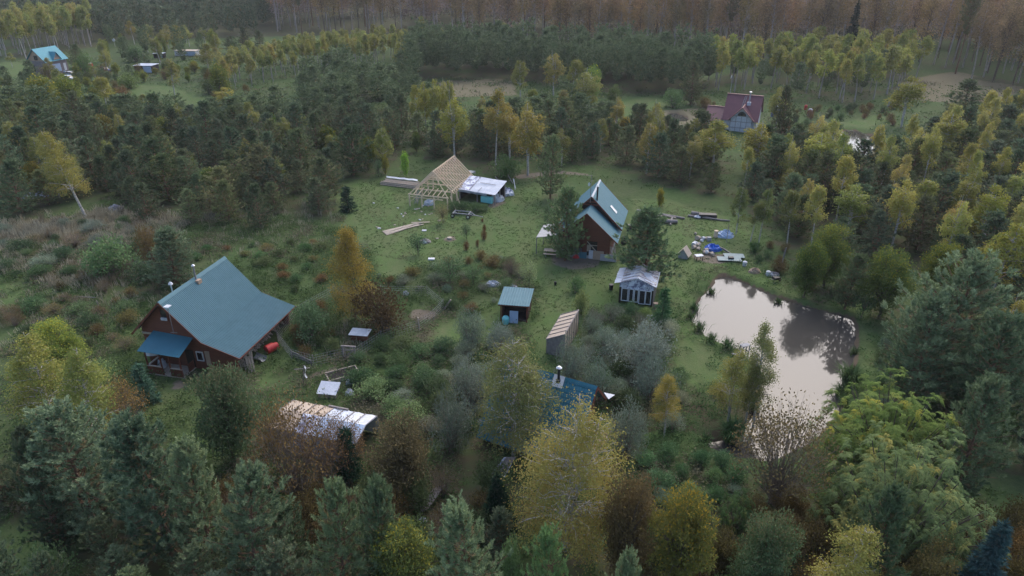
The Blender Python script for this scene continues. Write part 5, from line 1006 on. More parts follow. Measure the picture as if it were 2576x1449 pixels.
pole_obj((1055, 830), (1051, 798), .09, 'board', 'upright pale post at the right corner of the netted pen'); pole_obj((1116, 779), (1134, 754), .1, 'board', 'pale post leaning to the right at the far corner of the pen'); pole_obj((735, 905), (731, 880), .05, 'oldwood', 'thin post at the left corner of the netted pen'); pole_obj((250, 775), (243, 757), .07, 'oldwood', 'lone grey post in the wild meadow left of the large cabin')
w = MB(); w.beam(g0(245, 765, .9), g0(195, 755, .5), .07, .07); tag(w.build('rail', M['oldwood'], None), 'fallen rail beside the lone post left of the large cabin', 'rail')
PEN = [(735, 905), (790, 922), (870, 903), (895, 902), (960, 860), (1055, 830), (1090, 805), (1116, 779), (1075, 745), (960, 745), (840, 745), (745, 800), (700, 860)]
e = empty('wire_fence', g0(900, 850), 0, 'thin wire netting fence around the pen', 'fence'); c0 = Vector(e.location); w = MB(); Pp = [g0(*p) for p in PEN]
for i in range(len(Pp)):
    p, q = Pp[i] - c0, Pp[(i + 1) % len(Pp)] - c0; L_ = (q - p).length
    for z in (.15, .45, .75, 1.05, 1.35): w.beam(p + Vector((0, 0, z)), q + Vector((0, 0, z)), .012, .012)
    for j in range(int(L_ / .35)): r_ = p + (q - p) * j / int(L_ / .35); w.beam(r_ + Vector((0, 0, .05)), r_ + Vector((0, 0, 1.4)), .01, .01)
w.build('netting', M['grey'], e)
for p in Pp[1:]: w = MB(); w.tube([p - c0, p - c0 + Vector((0, 0, 1.5))], .035, 6); w.build('stake', M['oldwood'], e)
w = MB()
for i in range(3): w.beam(g0(732, 893, .15 + .2 * i), g0(786, 921, .15 + .2 * i), .05, .17)
tag(w.build('board_fence', M['oldwood'], None), 'low grey blue board fence at the near left side of the pen', 'fence')
e = empty('raised_bed', g0(862, 946), math.radians(28), 'raised bed with pale board edges below the gate', 'raised bed'); w = MB(); w.box(-1.5, 1.5, -.75, .75, 0, .3); w.build('soil', M['dark'], e)
w = MB(); w.box(-1.6, 1.6, -.85, -.76, 0, .42); w.box(-1.6, 1.6, .76, .85, 0, .42); w.box(-1.6, -1.51, -.755, .755, 0, .42); w.box(1.51, 1.6, -.755, .755, 0, .42); w.build('edge_boards', M['board'], e)
e = empty('cold_frame', g0(828, 992), math.radians(-8), 'white topped cold frame above the long greenhouse', 'cold frame'); w = MB(); w.slab([(-1.0, -.7, .5), (1.0, -.7, .5), (1.0, .8, 1.0), (-1.0, .8, 1.0)], .04); w.build('lid', M['plastic'], e); w = MB(); w.box(-.9, .9, -.6, .7, 0, .48); w.build('box', M['oldwood'], e)
for x, y, r_, lab in ((880, 965, .4, 'white sack beside the raised bed, upper one'), (880, 992, .45, 'white sack beside the cold frame, lower one'), (1021, 741, .38, 'white sack on the grass inside the far side of the pen'), (976, 803, .32, 'pale stone in the middle of the pen'), (1002, 948, .18, 'small white bucket in the overgrown garden'), (1210, 1067, .35, 'white sack in the bushes right of the long greenhouse'), (1064, 1310, .3, 'pale blue box at the end of the fallen boards, bottom edge')):
    blob('white_sack', g0(x, y), r_ * 1.1, r_ * .8, r_ * 1.3, 'white', lab, 'sack', int(x), power=.5)
e = empty('clothes_post', g0(763, 962), 0, 'grey crosspost with white cloth hanging beside the rust brown shrub', 'post'); w = MB(); w.tube([(0, 0, -.1), (.3, .1, 2.0)], .06, 6); w.beam((-.7, 0, 1.6), (.8, .2, 1.65), .06, .06); w.build('pole', M['oldwood'], e); w = MB(); w.sheet([[(.35 + .1 * math.sin(5 * z), .1 + y, z) for y in (-.15, .15)] for z in np.linspace(.5, 1.9, 6)], .02); w.build('cloth', M['white'], e)
# white film on the bank left of the shed
blob('plastic_film_heap', g0(1240, 716), 1.1, .6, .6, 'plastic', 'crumpled white plastic heap behind the small teal shed, left part', 'plastic heap', 61); blob('plastic_film_heap', g0(1284, 722), 1.0, .5, .5, 'plastic', 'crumpled white plastic heap behind the small teal shed, right part', 'plastic heap', 62)
# debris below the tiled cabin
w = MB(); p = [at(1236, 1192, .8), at(1268, 1150, 1.5), at(1296, 1150, 1.5), at(1262, 1215, .6)]; w.slab(p, .05); tag(w.build('fallen_roof_sheet', M['tarp'], None), 'fallen pale corrugated sheet covered with old boards below the olive birch', 'sheet')
for i in range(7):
    w = MB(); w.beam(at(1240 + i * 4 + R.uniform(-3, 3), 1196 + R.uniform(-6, 8), .95), at(1272 + i * 4, 1150 + R.uniform(-4, 8), 1.7), .14, .05); tag(w.build('old_board', M['oldwood'], None), 'old board lying on the fallen pale sheet', 'board', 'old boards on the fallen sheet')
for i in range(5):
    w = MB(); w.beam(g0(1056 + i * 5, 1302 - i * 3, .5), g0(1092 + i * 7, 1250 - i * 2, .9), .12, .08); tag(w.build('fallen_board', M['oldwood'], None), 'dark board lying in the shade above the yellow topped tree', 'board', 'boards lying in the shade')
# far small things
for x, y, h, lab in ((290, 118, 2.4, 'white oval sign on a post before the far dark wood'),):
    e = empty('round_sign', g0(x, y), 0, lab, 'sign'); w = MB(); w.tube([(0, 0, 0), (0, 0, h)], .06, 6); w.build('post', M['grey'], e); w = MB(); w.tube([(0, -.1, h + .3), (0, .1, h + .3)], .6, 14); w.build('disc', M['white'], e)
for x, y, s_, mt, lab in ((1950, 293, 1.0, 'paleblue', 'tall pale blue tank right of the red roofed house'), (1943, 293, .55, 'blue', 'small blue barrel at the pale blue tank'), (2036, 292, .7, 'grey', 'grey tank right of the dark brown tree'), (2238, 272, .8, 'concrete', 'pale box at the far right pond clearing'), (2026, 276, .5, 'red', 'dull red cabinet at the grove behind the far pond'), (447, 42, .8, 'white', 'tiny white tank in the far pine wood')):
    w = MB(); h = 2.6 * s_; w.lathe([(.75 * s_, 0), (.8 * s_, .1), (.8 * s_, h * .85), (.5 * s_, h)], (0, 0, 0), 12); tag(w.build('tank', M[mt], None, loc=g0(x, y)), lab, 'tank')
for i, (x, y) in enumerate([(75, 497), (105, 494), (292, 527)]): blob('junk_pile', g0(x, y), 1.4, .8, .8, 'tarp' if i < 2 else 'patch', ['pale scrap under the pines at the left, left pile', 'pale scrap under the pines at the left, right pile', 'small trailer like heap at the edge of the left wood'][i], 'scrap', 70 + i)
# rushes
def rushes(x, y, n, h, lab, z=None):
    p = g0(x, y); g = np.random.default_rng(n); V = []; p.z = max(p.z, WZ - .1)
    for i in range(n):
        a = g.uniform(0, 6.28); r = abs(g.normal()) * .35; b0 = np.array([math.cos(a) * r, math.sin(a) * r, 0]); o = np.array([math.cos(a), math.sin(a), 0]) * g.uniform(.2, .8); L_ = h * g.uniform(.6, 1.1); s_ = np.array([-math.sin(a), math.cos(a), 0]) * .035
        m_ = b0 + o * L_ * .4 + [0, 0, L_ * .65]; t = b0 + o * L_ * .95 + [0, 0, L_ * (.85 if i % 3 else .5)]; V += [b0 - s_, b0 + s_, m_ + s_, m_ - s_, m_ - s_, m_ + s_, t + s_ * .1, t - s_ * .1]
    m_ = len(V) // 4; o = link('rush_clump', npmesh('rush_clump', np.array(V), np.arange(4 * m_).reshape(m_, 4), M['weed'], tint=g.random(m_) * .9)); o.location = p; return tag(o, lab, 'rushes')
rushes(2138, 962, 520, 2.3, 'round clump of green rushes standing in the right side of the pond'); rushes(1842, 1098, 480, 2.4, 'clump of rushes at the lower left shore of the pond'); rushes(2120, 985, 200, 1.5, 'low dark rushes below the round clump in the pond')
for i, (x, y, h) in enumerate([(1748, 770, 1.1), (1738, 800, .9), (1760, 832, 1.2), (1790, 858, 1.0), (1830, 874, 1.2), (1905, 960, 1.1), (1900, 1020, 1.4), (1790, 728, .8), (1960, 752, .7), (2153, 880, .9), (2150, 930, 1.0), (2125, 1020, 1.2), (1775, 1105, 1.0)]):
    rushes(x, y, 90, h, 'sparse fringe of rushes along the shore of the pond'); COL.objects[-1]['group'] = 'rushes fringing the pond'
# ---------------------------------------------------------------- plants: placed one by one (top x, base y, top y, crown width, in picture units)
yel, grn, olv, gold = (1.15, 1.05, .8), (.62, .78, .8), (.8, .82, .85), (1.2, .95, .6)
blu, dk, wrm, lite = (.95, 1.05, 1.15), (.7, .72, .75), (1.3, 1.05, .75), (1.35, 1.3, 1.2)
HAND = [
# --- foreground, bottom edge
('pine', 140, 1345, 1025, 250, 'broad blue green pine at the left edge of the lower wood, below the yellow birches', blu),
('pine', 330, 1400, 1048, 270, 'large blue green pine with orange inner needles below the porch path', blu),
('pine', 462, 1440, 1125, 175, 'light green tipped pine left of the brown shrubs, lower left', lite),
('pine', 585, 1500, 1205, 215, 'bluish pine right of the light tipped pine, lower left quarter', (1.05, 1.1, 1.1)),
('pine', 835, 1520, 1232, 165, 'pine with clublike tips, left of a pair in the lower middle', (1.05, 1.1, .95)),
('pine', 950, 1500, 1208, 150, 'pine with clublike tips, right of a pair in the lower middle', (1.05, 1.1, 1)),
('pine', 1180, 1580, 1280, 195, 'round pine at the bottom edge left of the big yellow birch', (1, 1.1, 1.05)),
('pine', 1398, 1620, 1350, 140, 'bright green pine at the bottom edge below the big yellow birch trunk', (.95, 1.3, .8)),
('pine', 1590, 1700, 1405, 120, 'pine tip just showing at the bottom edge right of the big birch', lite),
('pine', 2262, 1540, 1235, 165, 'dense dark pine in front of the pale sumac, lower right', (.85, .95, .85)),
('pine', 60, 1400, 1130, 130, 'dull pine at the lower left picture edge', dk),
('spruce', 2530, 1560, 1308, 150, 'blue spruce in the bottom right corner', (1.3, 1.5, 2.4)),
('maple', 1000, 1530, 1285, 215, 'yellow topped green broadleaf tree between two pines at the bottom edge', (.62, .72, .8)),
('shrub', 1283, 1500, 1345, 75, 'pale leaved slender shrub between the round pine and the bright green pine', (2, 1.9, 1.3)),
('bigbirch', 1440, 1385, 985, 350, 'big yellow birch with white forked trunk in front of the tiled cabin', (1.08, 1.0, .68), dict(pi=0)),
('bigbirch', 1292, 1145, 850, 235, 'tall olive birch left of the tiled cabin roof', (.72, .78, .85), dict(pi=1)),
('maple', 1735, 1500, 1222, 215, 'orange and green autumn tree right of the big birch', (.82, .7, .62), dict(pi=1)),
('brown', 1590, 1470, 1160, 190, 'dull olive brown tree close behind the right side of the big birch', (.75, .75, .7)),
('rowan', 1955, 1510, 1262, 180, 'green and brown leafy tree right of the orange tree', (.9, .95, .8)),
('brown', 2365, 1540, 1348, 170, 'thin yellowish brown tree at the bottom edge left of the blue spruce', (1.05, 1.1, .8)),
('birch', 2165, 1570, 1318, 185, 'bright yellow birch top at the bottom edge, lower right', (1.25, 1.15, .75)),
('sumac', 2290, 1190, 965, 350, 'broad bright green and yellow sumac dome by the lower end of the pond', (1.1, 1.1, 1), dict(pi=0)),
('sumac', 2340, 1390, 1085, 400, 'wide pale green sumac below the bright dome', (.8, .85, 1.35), dict(pi=0)),
('sumac', 1868, 1330, 1222, 95, 'small dark green sumac with large drooping fronds beside the orange tree', (.55, .75, 1), dict(pi=1)),
('sumac', 2150, 1310, 1180, 170, 'low sumac with brown undergrowth below the bare shrub', (.65, .7, .9), dict(pi=1)),
('bare', 2010, 1265, 978, 270, 'large half bare shrub with sparse yellow leaves at the lower end of the pond', (.85, .92, .85), dict(pi=1)),
('shrub', 110, 1480, 1368, 120, 'sparse pale leaved shrub at the bottom left corner', (1.5, 1.5, 1.1)),
('bbrown', 740, 1340, 1222, 125, 'brown dry leaved shrub behind the pines, lower left of centre', (1, .95, .8)),
('bare', 700, 1270, 955, 235, 'rust brown bushy shrub left of the long plastic greenhouse', (1.0, .82, .72), dict(pi=1)),
('bare', 790, 1235, 1012, 150, 'bare twiggy shrub in front of the long plastic greenhouse', (1, .9, .8), dict(pi=0)),
('thuja', 862, 1205, 1082, 75, 'dark green conifer at the near end of the long greenhouse', (.8, 1.2, .8)),
('brown', 1005, 1235, 1035, 225, 'autumn shrub tree with pinkish brown leaves beside the long greenhouse', (.75, .85, .95)),
('rowan', 530, 1160, 905, 205, 'rowan with reddening top in front of the large cabin', (.6, .7, .65)),
('thuja', 343, 1015, 918, 62, 'small blue green conical conifer by the porch path', (1.9, 2.1, 2)),
('bare', 270, 1095, 945, 150, 'yellow brown sparse shrub left of the porch path', (1.3, 1.15, .7), dict(pi=1)),
('birch', 55, 1130, 850, 190, 'yellow green birch leaning at the left edge', (1.05, 1.05, .7), dict(lean=(0, -.12))),
('birch', 160, 1150, 868, 170, 'yellow green birch right of the leaning one at the left edge', (.95, 1.05, .75), dict(lean=(0, -.1))),
('maple', 120, 945, 795, 150, 'bright yellow green tree above the yellow birches at the left', (.95, 1.15, .9)),
('shrub', 230, 1000, 905, 120, 'green shrub between the yellow birches and the porch', (1.3, 1.3, .9)),
('spruce', 1250, 1330, 1185, 110, 'very dark conifer beside the fallen junk below the tiled cabin', (.6, .75, .6)),
# --- centre
('larch', 868, 805, 568, 125, 'orange yellow larch in the meadow right of the large cabin', (1.05, 1, .9)),
('pine', 1428, 655, 482, 118, 'dense green pine standing against the left front of the tall cabin', (.95, 1.1, .85)),
('pine', 1638, 720, 532, 170, 'dense green pine right of the tall cabin, above the patched roof hut', (.95, 1.1, .95)),
('bbrown', 955, 830, 705, 165, 'dark brown dense bush above the little white topped hutch', (.45, .42, .42)),
('shrub', 770, 850, 755, 120, 'grey green bush touching the right corner of the large teal roof', (1.1, 1.15, 1)),
('pine', 412, 715, 575, 135, 'blue green pine behind the large cabin with teal roof', (1.05, 1.1, 1.15)),
('bbrown', 362, 660, 562, 80, 'brown round bush beside the pine behind the large cabin', (.85, .8, .6)),
('shrub', 262, 690, 590, 130, 'green rounded bush in the dry meadow at the left', (1, 1.2, .9)),
('birch', 150, 545, 318, 108, 'yellow birch with a bare white trunk standing alone at the left wood edge', (1.1, 1, .7), dict(pi=2, lean=(0, -.17))),
('thuja', 870, 530, 468, 42, 'small dark conical conifer at the left end of the lawn', (.9, 1, .9)),
('apple', 1130, 712, 650, 90, 'spreading apple tree left of the path', (1.2, 1.3, 1.1)),
('apple', 1190, 715, 662, 60, 'small apple tree right of the spreading one', (1.2, 1.3, 1)),
('apple', 1048, 640, 585, 50, 'thin young fruit tree below the plank stack on the lawn', (.9, 1.1, 1)),
('apple', 1172, 600, 560, 28, 'spindly young tree left of the row of red brown bushes', (.9, 1, .9)),
('apple', 1112, 562, 510, 42, 'small tree with rusty leaves in front of the timber frame', (1.9, 1, .8)),
('apple', 1332, 722, 658, 55, 'pinkish brown leaved fruit tree above the small teal shed', (2.2, 1.7, 1.4)),
('bare', 1285, 690, 640, 60, 'grey bare shrub on the bank between fruit trees', (.8, .8, .9), dict(pi=0)),
('shrub', 1450, 735, 690, 45, 'low green bush on the lawn left of the patched roof hut', (1.1, 1.3, .9)),
('shrub', 1465, 792, 725, 45, 'feathery brownish bush at the end of the slender greenhouse', (1.5, 1.2, .7)),
('thuja', 1672, 820, 725, 50, 'bright green conical conifer right of the patched roof hut', (1.6, 2.4, 1.1)),
('shrub', 1625, 805, 770, 40, 'yellowish round bush in front of the patched roof hut', (1.7, 1.6, .8)),
('shrub', 1590, 800, 755, 42, 'grey green bush below the hut windows', (1.3, 1.4, 1.2)),
('silver', 1180, 880, 770, 100, 'grey green willow bush left of the small teal shed', (1, 1.05, .9)),
('silver', 1260, 900, 800, 90, 'silvery willow bush below the small teal shed', (1, 1, 1)),
('silver', 1185, 1020, 890, 130, 'silvery willow bush left of the olive birch', (.95, .95, .9)),
('silver', 1130, 1130, 975, 150, 'dark silver green willow bush above the long greenhouse end', (.7, .75, .7)),
('silver', 1435, 985, 842, 120, 'silver leaved bush beside the dark end of the slender greenhouse', (1, 1, .9)),
('silver', 1625, 935, 800, 175, 'large pale topped willow bush left of the pond', (1, 1, 1)),
('silver', 1530, 900, 825, 120, 'willow bush in the thicket left of the pale topped one', (.85, .95, .85)),
('silver', 1650, 1000, 890, 130, 'dark grey green willow bush below the pale topped one', (.75, .85, .8)),
('silver', 1510, 1010, 900, 120, 'green willow bush just behind the tiled cabin roof', (.85, .95, .8)),
('silver', 1583, 1150, 1008, 120, 'grey green willow bush right of the tiled cabin gable', (.9, .95, .85)),
('birch', 1690, 1100, 940, 78, 'small yellow birch alone on the bank left of the pond', (1.3, 1.05, .6), dict(pi=0)),
('birch', 1862, 1060, 880, 100, 'slender yellow green birch on the left shore of the pond', (.95, .95, .65), dict(pi=1)),
('birch', 1950, 1062, 790, 105, 'thin pale birch leaning over the pond', (.9, .95, .95), dict(pi=2, lean=(0, .12))),
('birch', 1905, 1055, 900, 90, 'olive birch between the two shore birches', (.75, .75, .7), dict(pi=2)),
# --- behind the lawn
('maplem', 965, 440, 385, 24, 'small yellow leaved tree at the wood edge left of the timber frame', (1.4, 1.1, .6)),
('maplem', 1017, 445, 380, 32, 'small bright green tree at the wood edge left of the timber frame', (.8, 1.7, .7)),
('apple', 948, 445, 400, 26, 'thin grey green sapling left of the yellow tree', (1, 1.1, 1)),
('birchm', 1138, 405, 232, 80, 'bright yellow birch behind the timber frame', (1.2, 1.1, .65)),
('birchm', 1245, 415, 225, 70, 'thin leaved birch with pale stems, left of a pair behind the white shed', (1.1, .85, .65), dict(pi=2)),
('birchm', 1330, 440, 258, 100, 'orange yellow birch with forked white trunks behind the white shed', (1.1, .85, .6), dict(pi=3)),
('birchm', 1282, 420, 262, 70, 'yellow birch between the thin and the orange one behind the white shed', (1.15, .9, .6), dict(pi=1)),
('shrub', 1272, 445, 385, 80, 'green bush behind the corner of the white shed', (1, 1.1, .7)),
('pinem', 1388, 500, 352, 85, 'light green pine left of the tall cabin, by the track', (1.2, 1.25, .95)),
('apple', 1378, 560, 512, 26, 'small dark conifer-like sapling on the lawn left of the tall cabin', (.7, .8, .7)),
('maplem', 1663, 522, 475, 32, 'small golden tree at the lawn edge behind the log pile', (1.4, 1, .5)),
('maplem', 1575, 330, 290, 45, 'small orange tree in the wood right of centre', (1.5, .9, .6)),
('maplem', 1535, 340, 300, 50, 'rusty orange tree left of the yellow one, wood right of centre', (1.5, .8, .6)),
('birchm', 1810, 440, 300, 100, 'yellow birch in front of the annex of the red roofed house', (1.05, 1, .7)),
('birchm', 1920, 435, 300, 95, 'yellow birch right of the front of the red roofed house', (1.15, .95, .6)),
('birchm', 2080, 470, 335, 95, 'bright yellow green birch below the far pond', (1.05, 1.2, .7), dict(pi=1)),
('birchm', 1995, 520, 415, 60, 'half bare birch left of the bright one below the far pond', (.8, .7, .6)),
('birchm', 2160, 600, 460, 100, 'yellow green birch in the middle of the right hand wood', (.8, 1.0, .7)),
('birchm', 2335, 600, 455, 80, 'pale yellow spired birch in the right hand wood', (1.1, 1.1, .7)),
('birchm', 2400, 420, 285, 105, 'wide yellow birch behind the right hand pines', (.95, .95, .6)),
('birchm', 2460, 520, 360, 62, 'orange tinged birch above the leaning white trunk, right edge', (1.1, .95, .65)),
('birchm', 2440, 612, 430, 70, 'birch with a leaning white trunk, right hand wood', (.85, .8, .6), dict(lean=(0, .13))),
('birchm', 2525, 650, 460, 90, 'tall bright yellow birch near the right edge', (1.15, 1.1, .55), dict(lean=(0, .12))),
('birchm', 2560, 760, 550, 110, 'large yellow birch cut by the right edge', (1.15, 1.1, .55), dict(lean=(0, .1))),
('birchm', 2490, 735, 620, 70, 'thin yellow birch below the large one at the right edge', (1, .95, .6)),
('birchm', 2570, 900, 740, 90, 'orange yellow birch at the right edge above the dark pines', (1.1, .95, .6)),
('birchm', 1870, 590, 470, 50, 'slim green birch, left of the row at the lawn edge right of the logs', (.6, .75, .7), dict(pi=0)),
('birchm', 1932, 610, 475, 50, 'slim green birch with a bent pale trunk at the lawn edge', (.6, .78, .7), dict(pi=2)),
('birchm', 1905, 608, 505, 44, 'short olive birch between two slim ones at the lawn edge', (.6, .65, .6)),
('birchm', 2005, 620, 480, 60, 'olive birch with thin white trunk above the pond corner', (.6, .65, .6), dict(pi=4)),
('maple', 2262, 800, 605, 155, 'large green broadleaf tree at the right shore of the pond', (.6, .72, .75)),
('maple', 2395, 780, 600, 120, 'yellow tipped green broadleaf tree right of the shore tree', (.65, .72, .6)),
('maple', 2110, 720, 550, 130, 'green broadleaf tree with pale tips above the pond corner', (.62, .75, .75)),
('apple', 2185, 800, 725, 60, 'small grey green tree at the right corner of the pond', (.9, 1.1, 1)),
('pine', 2445, 985, 655, 260, 'tall blue green pine, largest of the dark group right of the pond', (.95, 1.05, 1.05)),
('pine', 2370, 1030, 760, 190, 'blue green pine leaning toward the pond, dark group right of it', (.9, 1, 1)),
('pine', 2545, 1080, 800, 200, 'blue green pine of the dark group, cut by the right edge', (.9, 1, .95)),
('pine', 2500, 1260, 965, 180, 'dark pine at the right edge above the blue spruce', (.75, .85, .8)),
('shrub', 2540, 1130, 1010, 120, 'dark green bush at the right edge beside the bright sumac dome', (.9, 1, .7)),
('pine', 2158, 778, 640, 100, 'dark pine at the far right corner of the pond', (.8, .85, .7)), ('maple', 2052, 748, 600, 105, 'green broadleaf tree standing behind the far shore of the pond', (.6, .75, .7)),
('bare', 845, 1195, 1025, 120, 'bare shrub leaning over the middle of the long greenhouse', (1, .9, .8), dict(pi=1)),
# --- red roofed house and the far clearings
('birchm', 1480, 300, 170, 85, 'olive birch with a yellow green tree behind it, right of centre', (.85, .9, .8), dict(pi=3)),
('maplem', 1492, 265, 165, 62, 'bright yellow green round tree behind the olive birch', (.85, 1.2, 1)),
('birchm', 1395, 240, 125, 60, 'yellow birch in front of the dense pine belt', (.9, .85, .6)),
('birchm', 1440, 250, 150, 50, 'slim yellow birch right of the first in front of the pine belt', (.85, .85, .6)),
('birchm', 1310, 250, 150, 50, 'slim yellow birch left of the first in front of the pine belt', (.85, .85, .6)),
('shrub', 1545, 280, 212, 45, 'brownish cone shaped bush at the left end of the green clearing', (1.2, 1, .6)),
('shrub', 1698, 270, 220, 60, 'round pale green bush at the clearing edge', (1.3, 1.4, 1)),
('pinem', 1750, 262, 158, 75, 'rounded brownish green pine left of the red roofed house', (1.1, .95, .75)),
('pinem', 1610, 320, 278, 28, 'small round dark conifer below the clearing', (.7, .8, .6)),
('bbrown', 1775, 270, 240, 45, 'pinkish brown bush behind the red roofed house', (1.1, .9, .8)),
('pinem', 1985, 345, 225, 62, 'dark brown green tree right of the red roofed house', (.85, .7, .55)),
('birchm', 1970, 330, 212, 50, 'yellow topped birch right of the red roofed house', (.8, .85, .6)),
('shrub', 2105, 335, 300, 50, 'rounded bush left of the far pond', (.9, 1, .8)),
('birchm', 2300, 320, 190, 90, 'leaning yellow birch group right of the far pond', (.95, .9, .55), dict(lean=(0, .1), pi=1)),
('pinem', 2445, 290, 205, 110, 'broad dark pine in the dry clearing at the upper right', (.7, .8, .65)),
('spruce', 2158, 170, 2, 55, 'tall dark spruce in the far forest edge, upper right', (.75, .7, .6)),
('maplem', 95, 300, 188, 100, 'yellow rounded birchlike tree below the far left house', (1.0, .95, .7)),
('maplem', 160, 285, 185, 80, 'yellow green rounded tree right below the far left house', (.85, .95, .7)),
('birchm', 250, 290, 195, 62, 'yellow birch below the parked far cars', (1.05, 1, .65)),
('birchm', 115, 205, 145, 28, 'small brownish birch in front of the far left house wall', (.8, .75, .7)),
('birchm', 20, 170, 132, 22, 'young birch on the grass left of the far left house', (.9, .95, .7)),
('birchm', 325, 112, 52, 26, 'yellow birch alone before the far dark wood, left', (1, .85, .6)),
('birchm', 405, 130, 70, 32, 'yellow birch, left of a pair behind the far sheds', (1, .85, .65)),
('birchm', 437, 138, 62, 34, 'yellow birch with pale trunk, right of a pair behind the far sheds', (1.1, .9, .65)),
('maplem', 362, 118, 95, 14, 'tiny bright yellow tree before the far dark wood', (1.5, 1.2, .5)),
('birchm', 420, 238, 145, 46, 'olive birch with a white stem in front of the far shed', (.8, .8, .65), dict(pi=0)),
('birchm', 512, 195, 108, 50, 'pale birch right of the far pinkish shed', (.85, .8, .7), dict(pi=2)),
('maplem', 545, 260, 158, 78, 'yellow green tree at the right side of the far meadow', (.75, .78, .65)),
('birchm', 553, 292, 218, 66, 'bright yellow birch at the lower end of the far meadow', (1.25, 1.1, .6), dict(pi=1)),
('thuja', 504, 300, 253, 22, 'narrow dark conifer beside the bright yellow birch of the far meadow', (.8, .8, .7)),
('shrub', 318, 222, 180, 65, 'round yellowish green bush in the far meadow', (1.5, 1.3, .7)),
('shrub', 335, 155, 112, 50, 'olive bush behind the far vehicles', (1, 1.1, .8)),
('shrub', 205, 190, 130, 50, 'yellow green bush right of the far left house', (1.3, 1.3, .7)),
('pinem', 182, 170, 115, 45, 'dark green tree touching the far left house', (.8, .9, .7)),
('pinem', 575, 135, 95, 42, 'dark rounded conifer, left of the row beyond the far meadow', (.7, .7, .65)),
('pinem', 610, 138, 75, 36, 'dark conifer in the middle of the row beyond the far meadow', (.7, .7, .65)),
('pinem', 650, 142, 80, 40, 'dark conifer at the right of the row beyond the far meadow', (.75, .75, .65)),
('birchm', 1007, 185, 104, 50, 'rounded yellow green birch above the pine belt, left of centre', (.9, .95, .7)),
('birchm', 1262, 130, 55, 42, 'yellow green birch rising from the dense pine belt', (.85, .95, .75)),
('birchf', 1060, 122, 40, 20, 'thin leaning birch stem on the far field', (1, .9, .7)),
('birchm', 1105, 120, 62, 70, 'rounded yellow tree at the far field edge', (.9, .9, .65)),
('spruce', 590, 400, 325, 55, 'lighter green spruce inside the left pine wood', (1.6, 1.6, 1.2)),
]
for h in HAND:
    key, x, yb, yt, w, lab, col = h[:7]; kw = h[7] if len(h) > 7 else {}
    if key == 'pine': col = (col[0] * 1.2, col[1] * 1.24, col[2] * 1.2)
    PL(key, x, yb, yt, w, lab, col, **kw)
GROUPED = [
('birchm', 'three yellow topped birches', 'yellow topped birch with bare white stem in the small clump behind the pine belt', [(1045, 345, 212, 42), (1065, 340, 205, 42), (1085, 345, 196, 42), (1110, 335, 194, 42), (1125, 345, 200, 36)], (1, 1, .6)),
('bbrown', 'red brown bushes in a row on the lawn', 'red brown young bush in the row on the lawn right of the trailer', [(1213, 558, 548, 9), (1218, 580, 562, 14), (1217, 603, 575, 20), (1200, 620, 600, 12), (1172, 629, 603, 20), (1215, 640, 630, 10)], (.9, .5, .45)),
('shrub', 'low dark bushes by the white shed', 'low dark green bush between the white shed and the trailer', [(1140, 530, 503, 40), (1165, 535, 505, 48), (1195, 535, 508, 48), (1215, 530, 510, 30)], (.8, .9, .7)),
('maplem', 'clipped conifers below the clearing', 'dense dark conifer below the green clearing', [(1607, 318, 276, 20), (1593, 332, 300, 24)], (.35, .5, .5)),
]
for key, grp, lab, pts, col in GROUPED:
    for x, yb, yt, w in pts: PL(key, x, yb, yt, w, lab, col, group=grp)
# ---------------------------------------------------------------- plants: woods, every tree its own thing
AVOID = FOOTW
PIXAVOID = [gpoly(p) for p in (
    [(1535, 235), (1720, 245), (1740, 262), (1790, 300), (1690, 345), (1640, 320), (1560, 312), (1520, 300)],   # clearing
    [(1800, 240), (1930, 245), (1960, 330), (1900, 370), (1800, 360)], [(2060, 300), (2220, 300), (2270, 330), (2250, 440), (2070, 440)],   # house and far pond
    [(1120, 212), (1290, 208), (1300, 240), (1130, 243)], [(2260, 205), (2400, 190), (2576, 225), (2576, 262), (2420, 300), (2300, 245)],
    [(270, 205), (520, 210), (530, 290), (430, 300), (330, 255)])]
def fill(key, poly, sp, Hr, wr, label, group, colors, n_max=999, tol=.62, kw=None, use_avoid=True):
    pg = gpoly(poly); lo, hi = pg.min(0), pg.max(0); area = 0.5 * abs(sum(pg[i][0] * pg[(i + 1) % len(pg)][1] - pg[(i + 1) % len(pg)][0] * pg[i][1] for i in range(len(pg))))
    n = int(area / (sp * sp) * 6); C_ = rng.uniform(lo, hi, (n * 2 + 50, 2)); C_ = C_[inpoly(C_, pg)]
    ok = pond_d(C_) < -1.5
    for lw in (LAWN if use_avoid else []): ok &= sdist(C_, lw) < -.5
    for a in PIXAVOID: ok &= ~inpoly(C_, a)
    for a, d in AVOID: ok &= sdist(C_, a) < -d
    C_ = C_[ok]; got = []; ex = np.array([(t[0], t[1]) for t in TREES]) if TREES else np.zeros((0, 2))
    for p in C_:
        if len(got) >= n_max: break
        if len(ex) and np.min(np.hypot(*(ex - p).T)) < sp * tol: continue
        if got and np.min(np.hypot(*(np.array(got) - p).T)) < sp * .82: continue
        got.append(p)
    for p in got:
        H = R.uniform(*Hr); k = key if isinstance(key, str) else R.choice(key); c = R.choice(colors); c = tuple(v * R.uniform(.92, 1.08) for v in c)
        W_ = H * R.uniform(*wr)
        if KN[k]['name'] == 'pine_tree': QUEUE.append((p[1], k, p[0], H, W_, label, group, c)); TREES.append((p[0], p[1], W_))
        else: plant(k, p[0], p[1], H, W_, label, group, c, **(kw or {}))
    return len(got)
pcol = [(.75, .85, .82), (.9, 1.0, 1.02), (1.0, 1.0, .85), (1.15, 1.02, .75), (.7, .8, .75)]
bcol = [(1.05, 1, .7), (.9, .95, .75), (1.1, .9, .65), (.8, .85, .75)]
cnt = {}; QUEUE = []
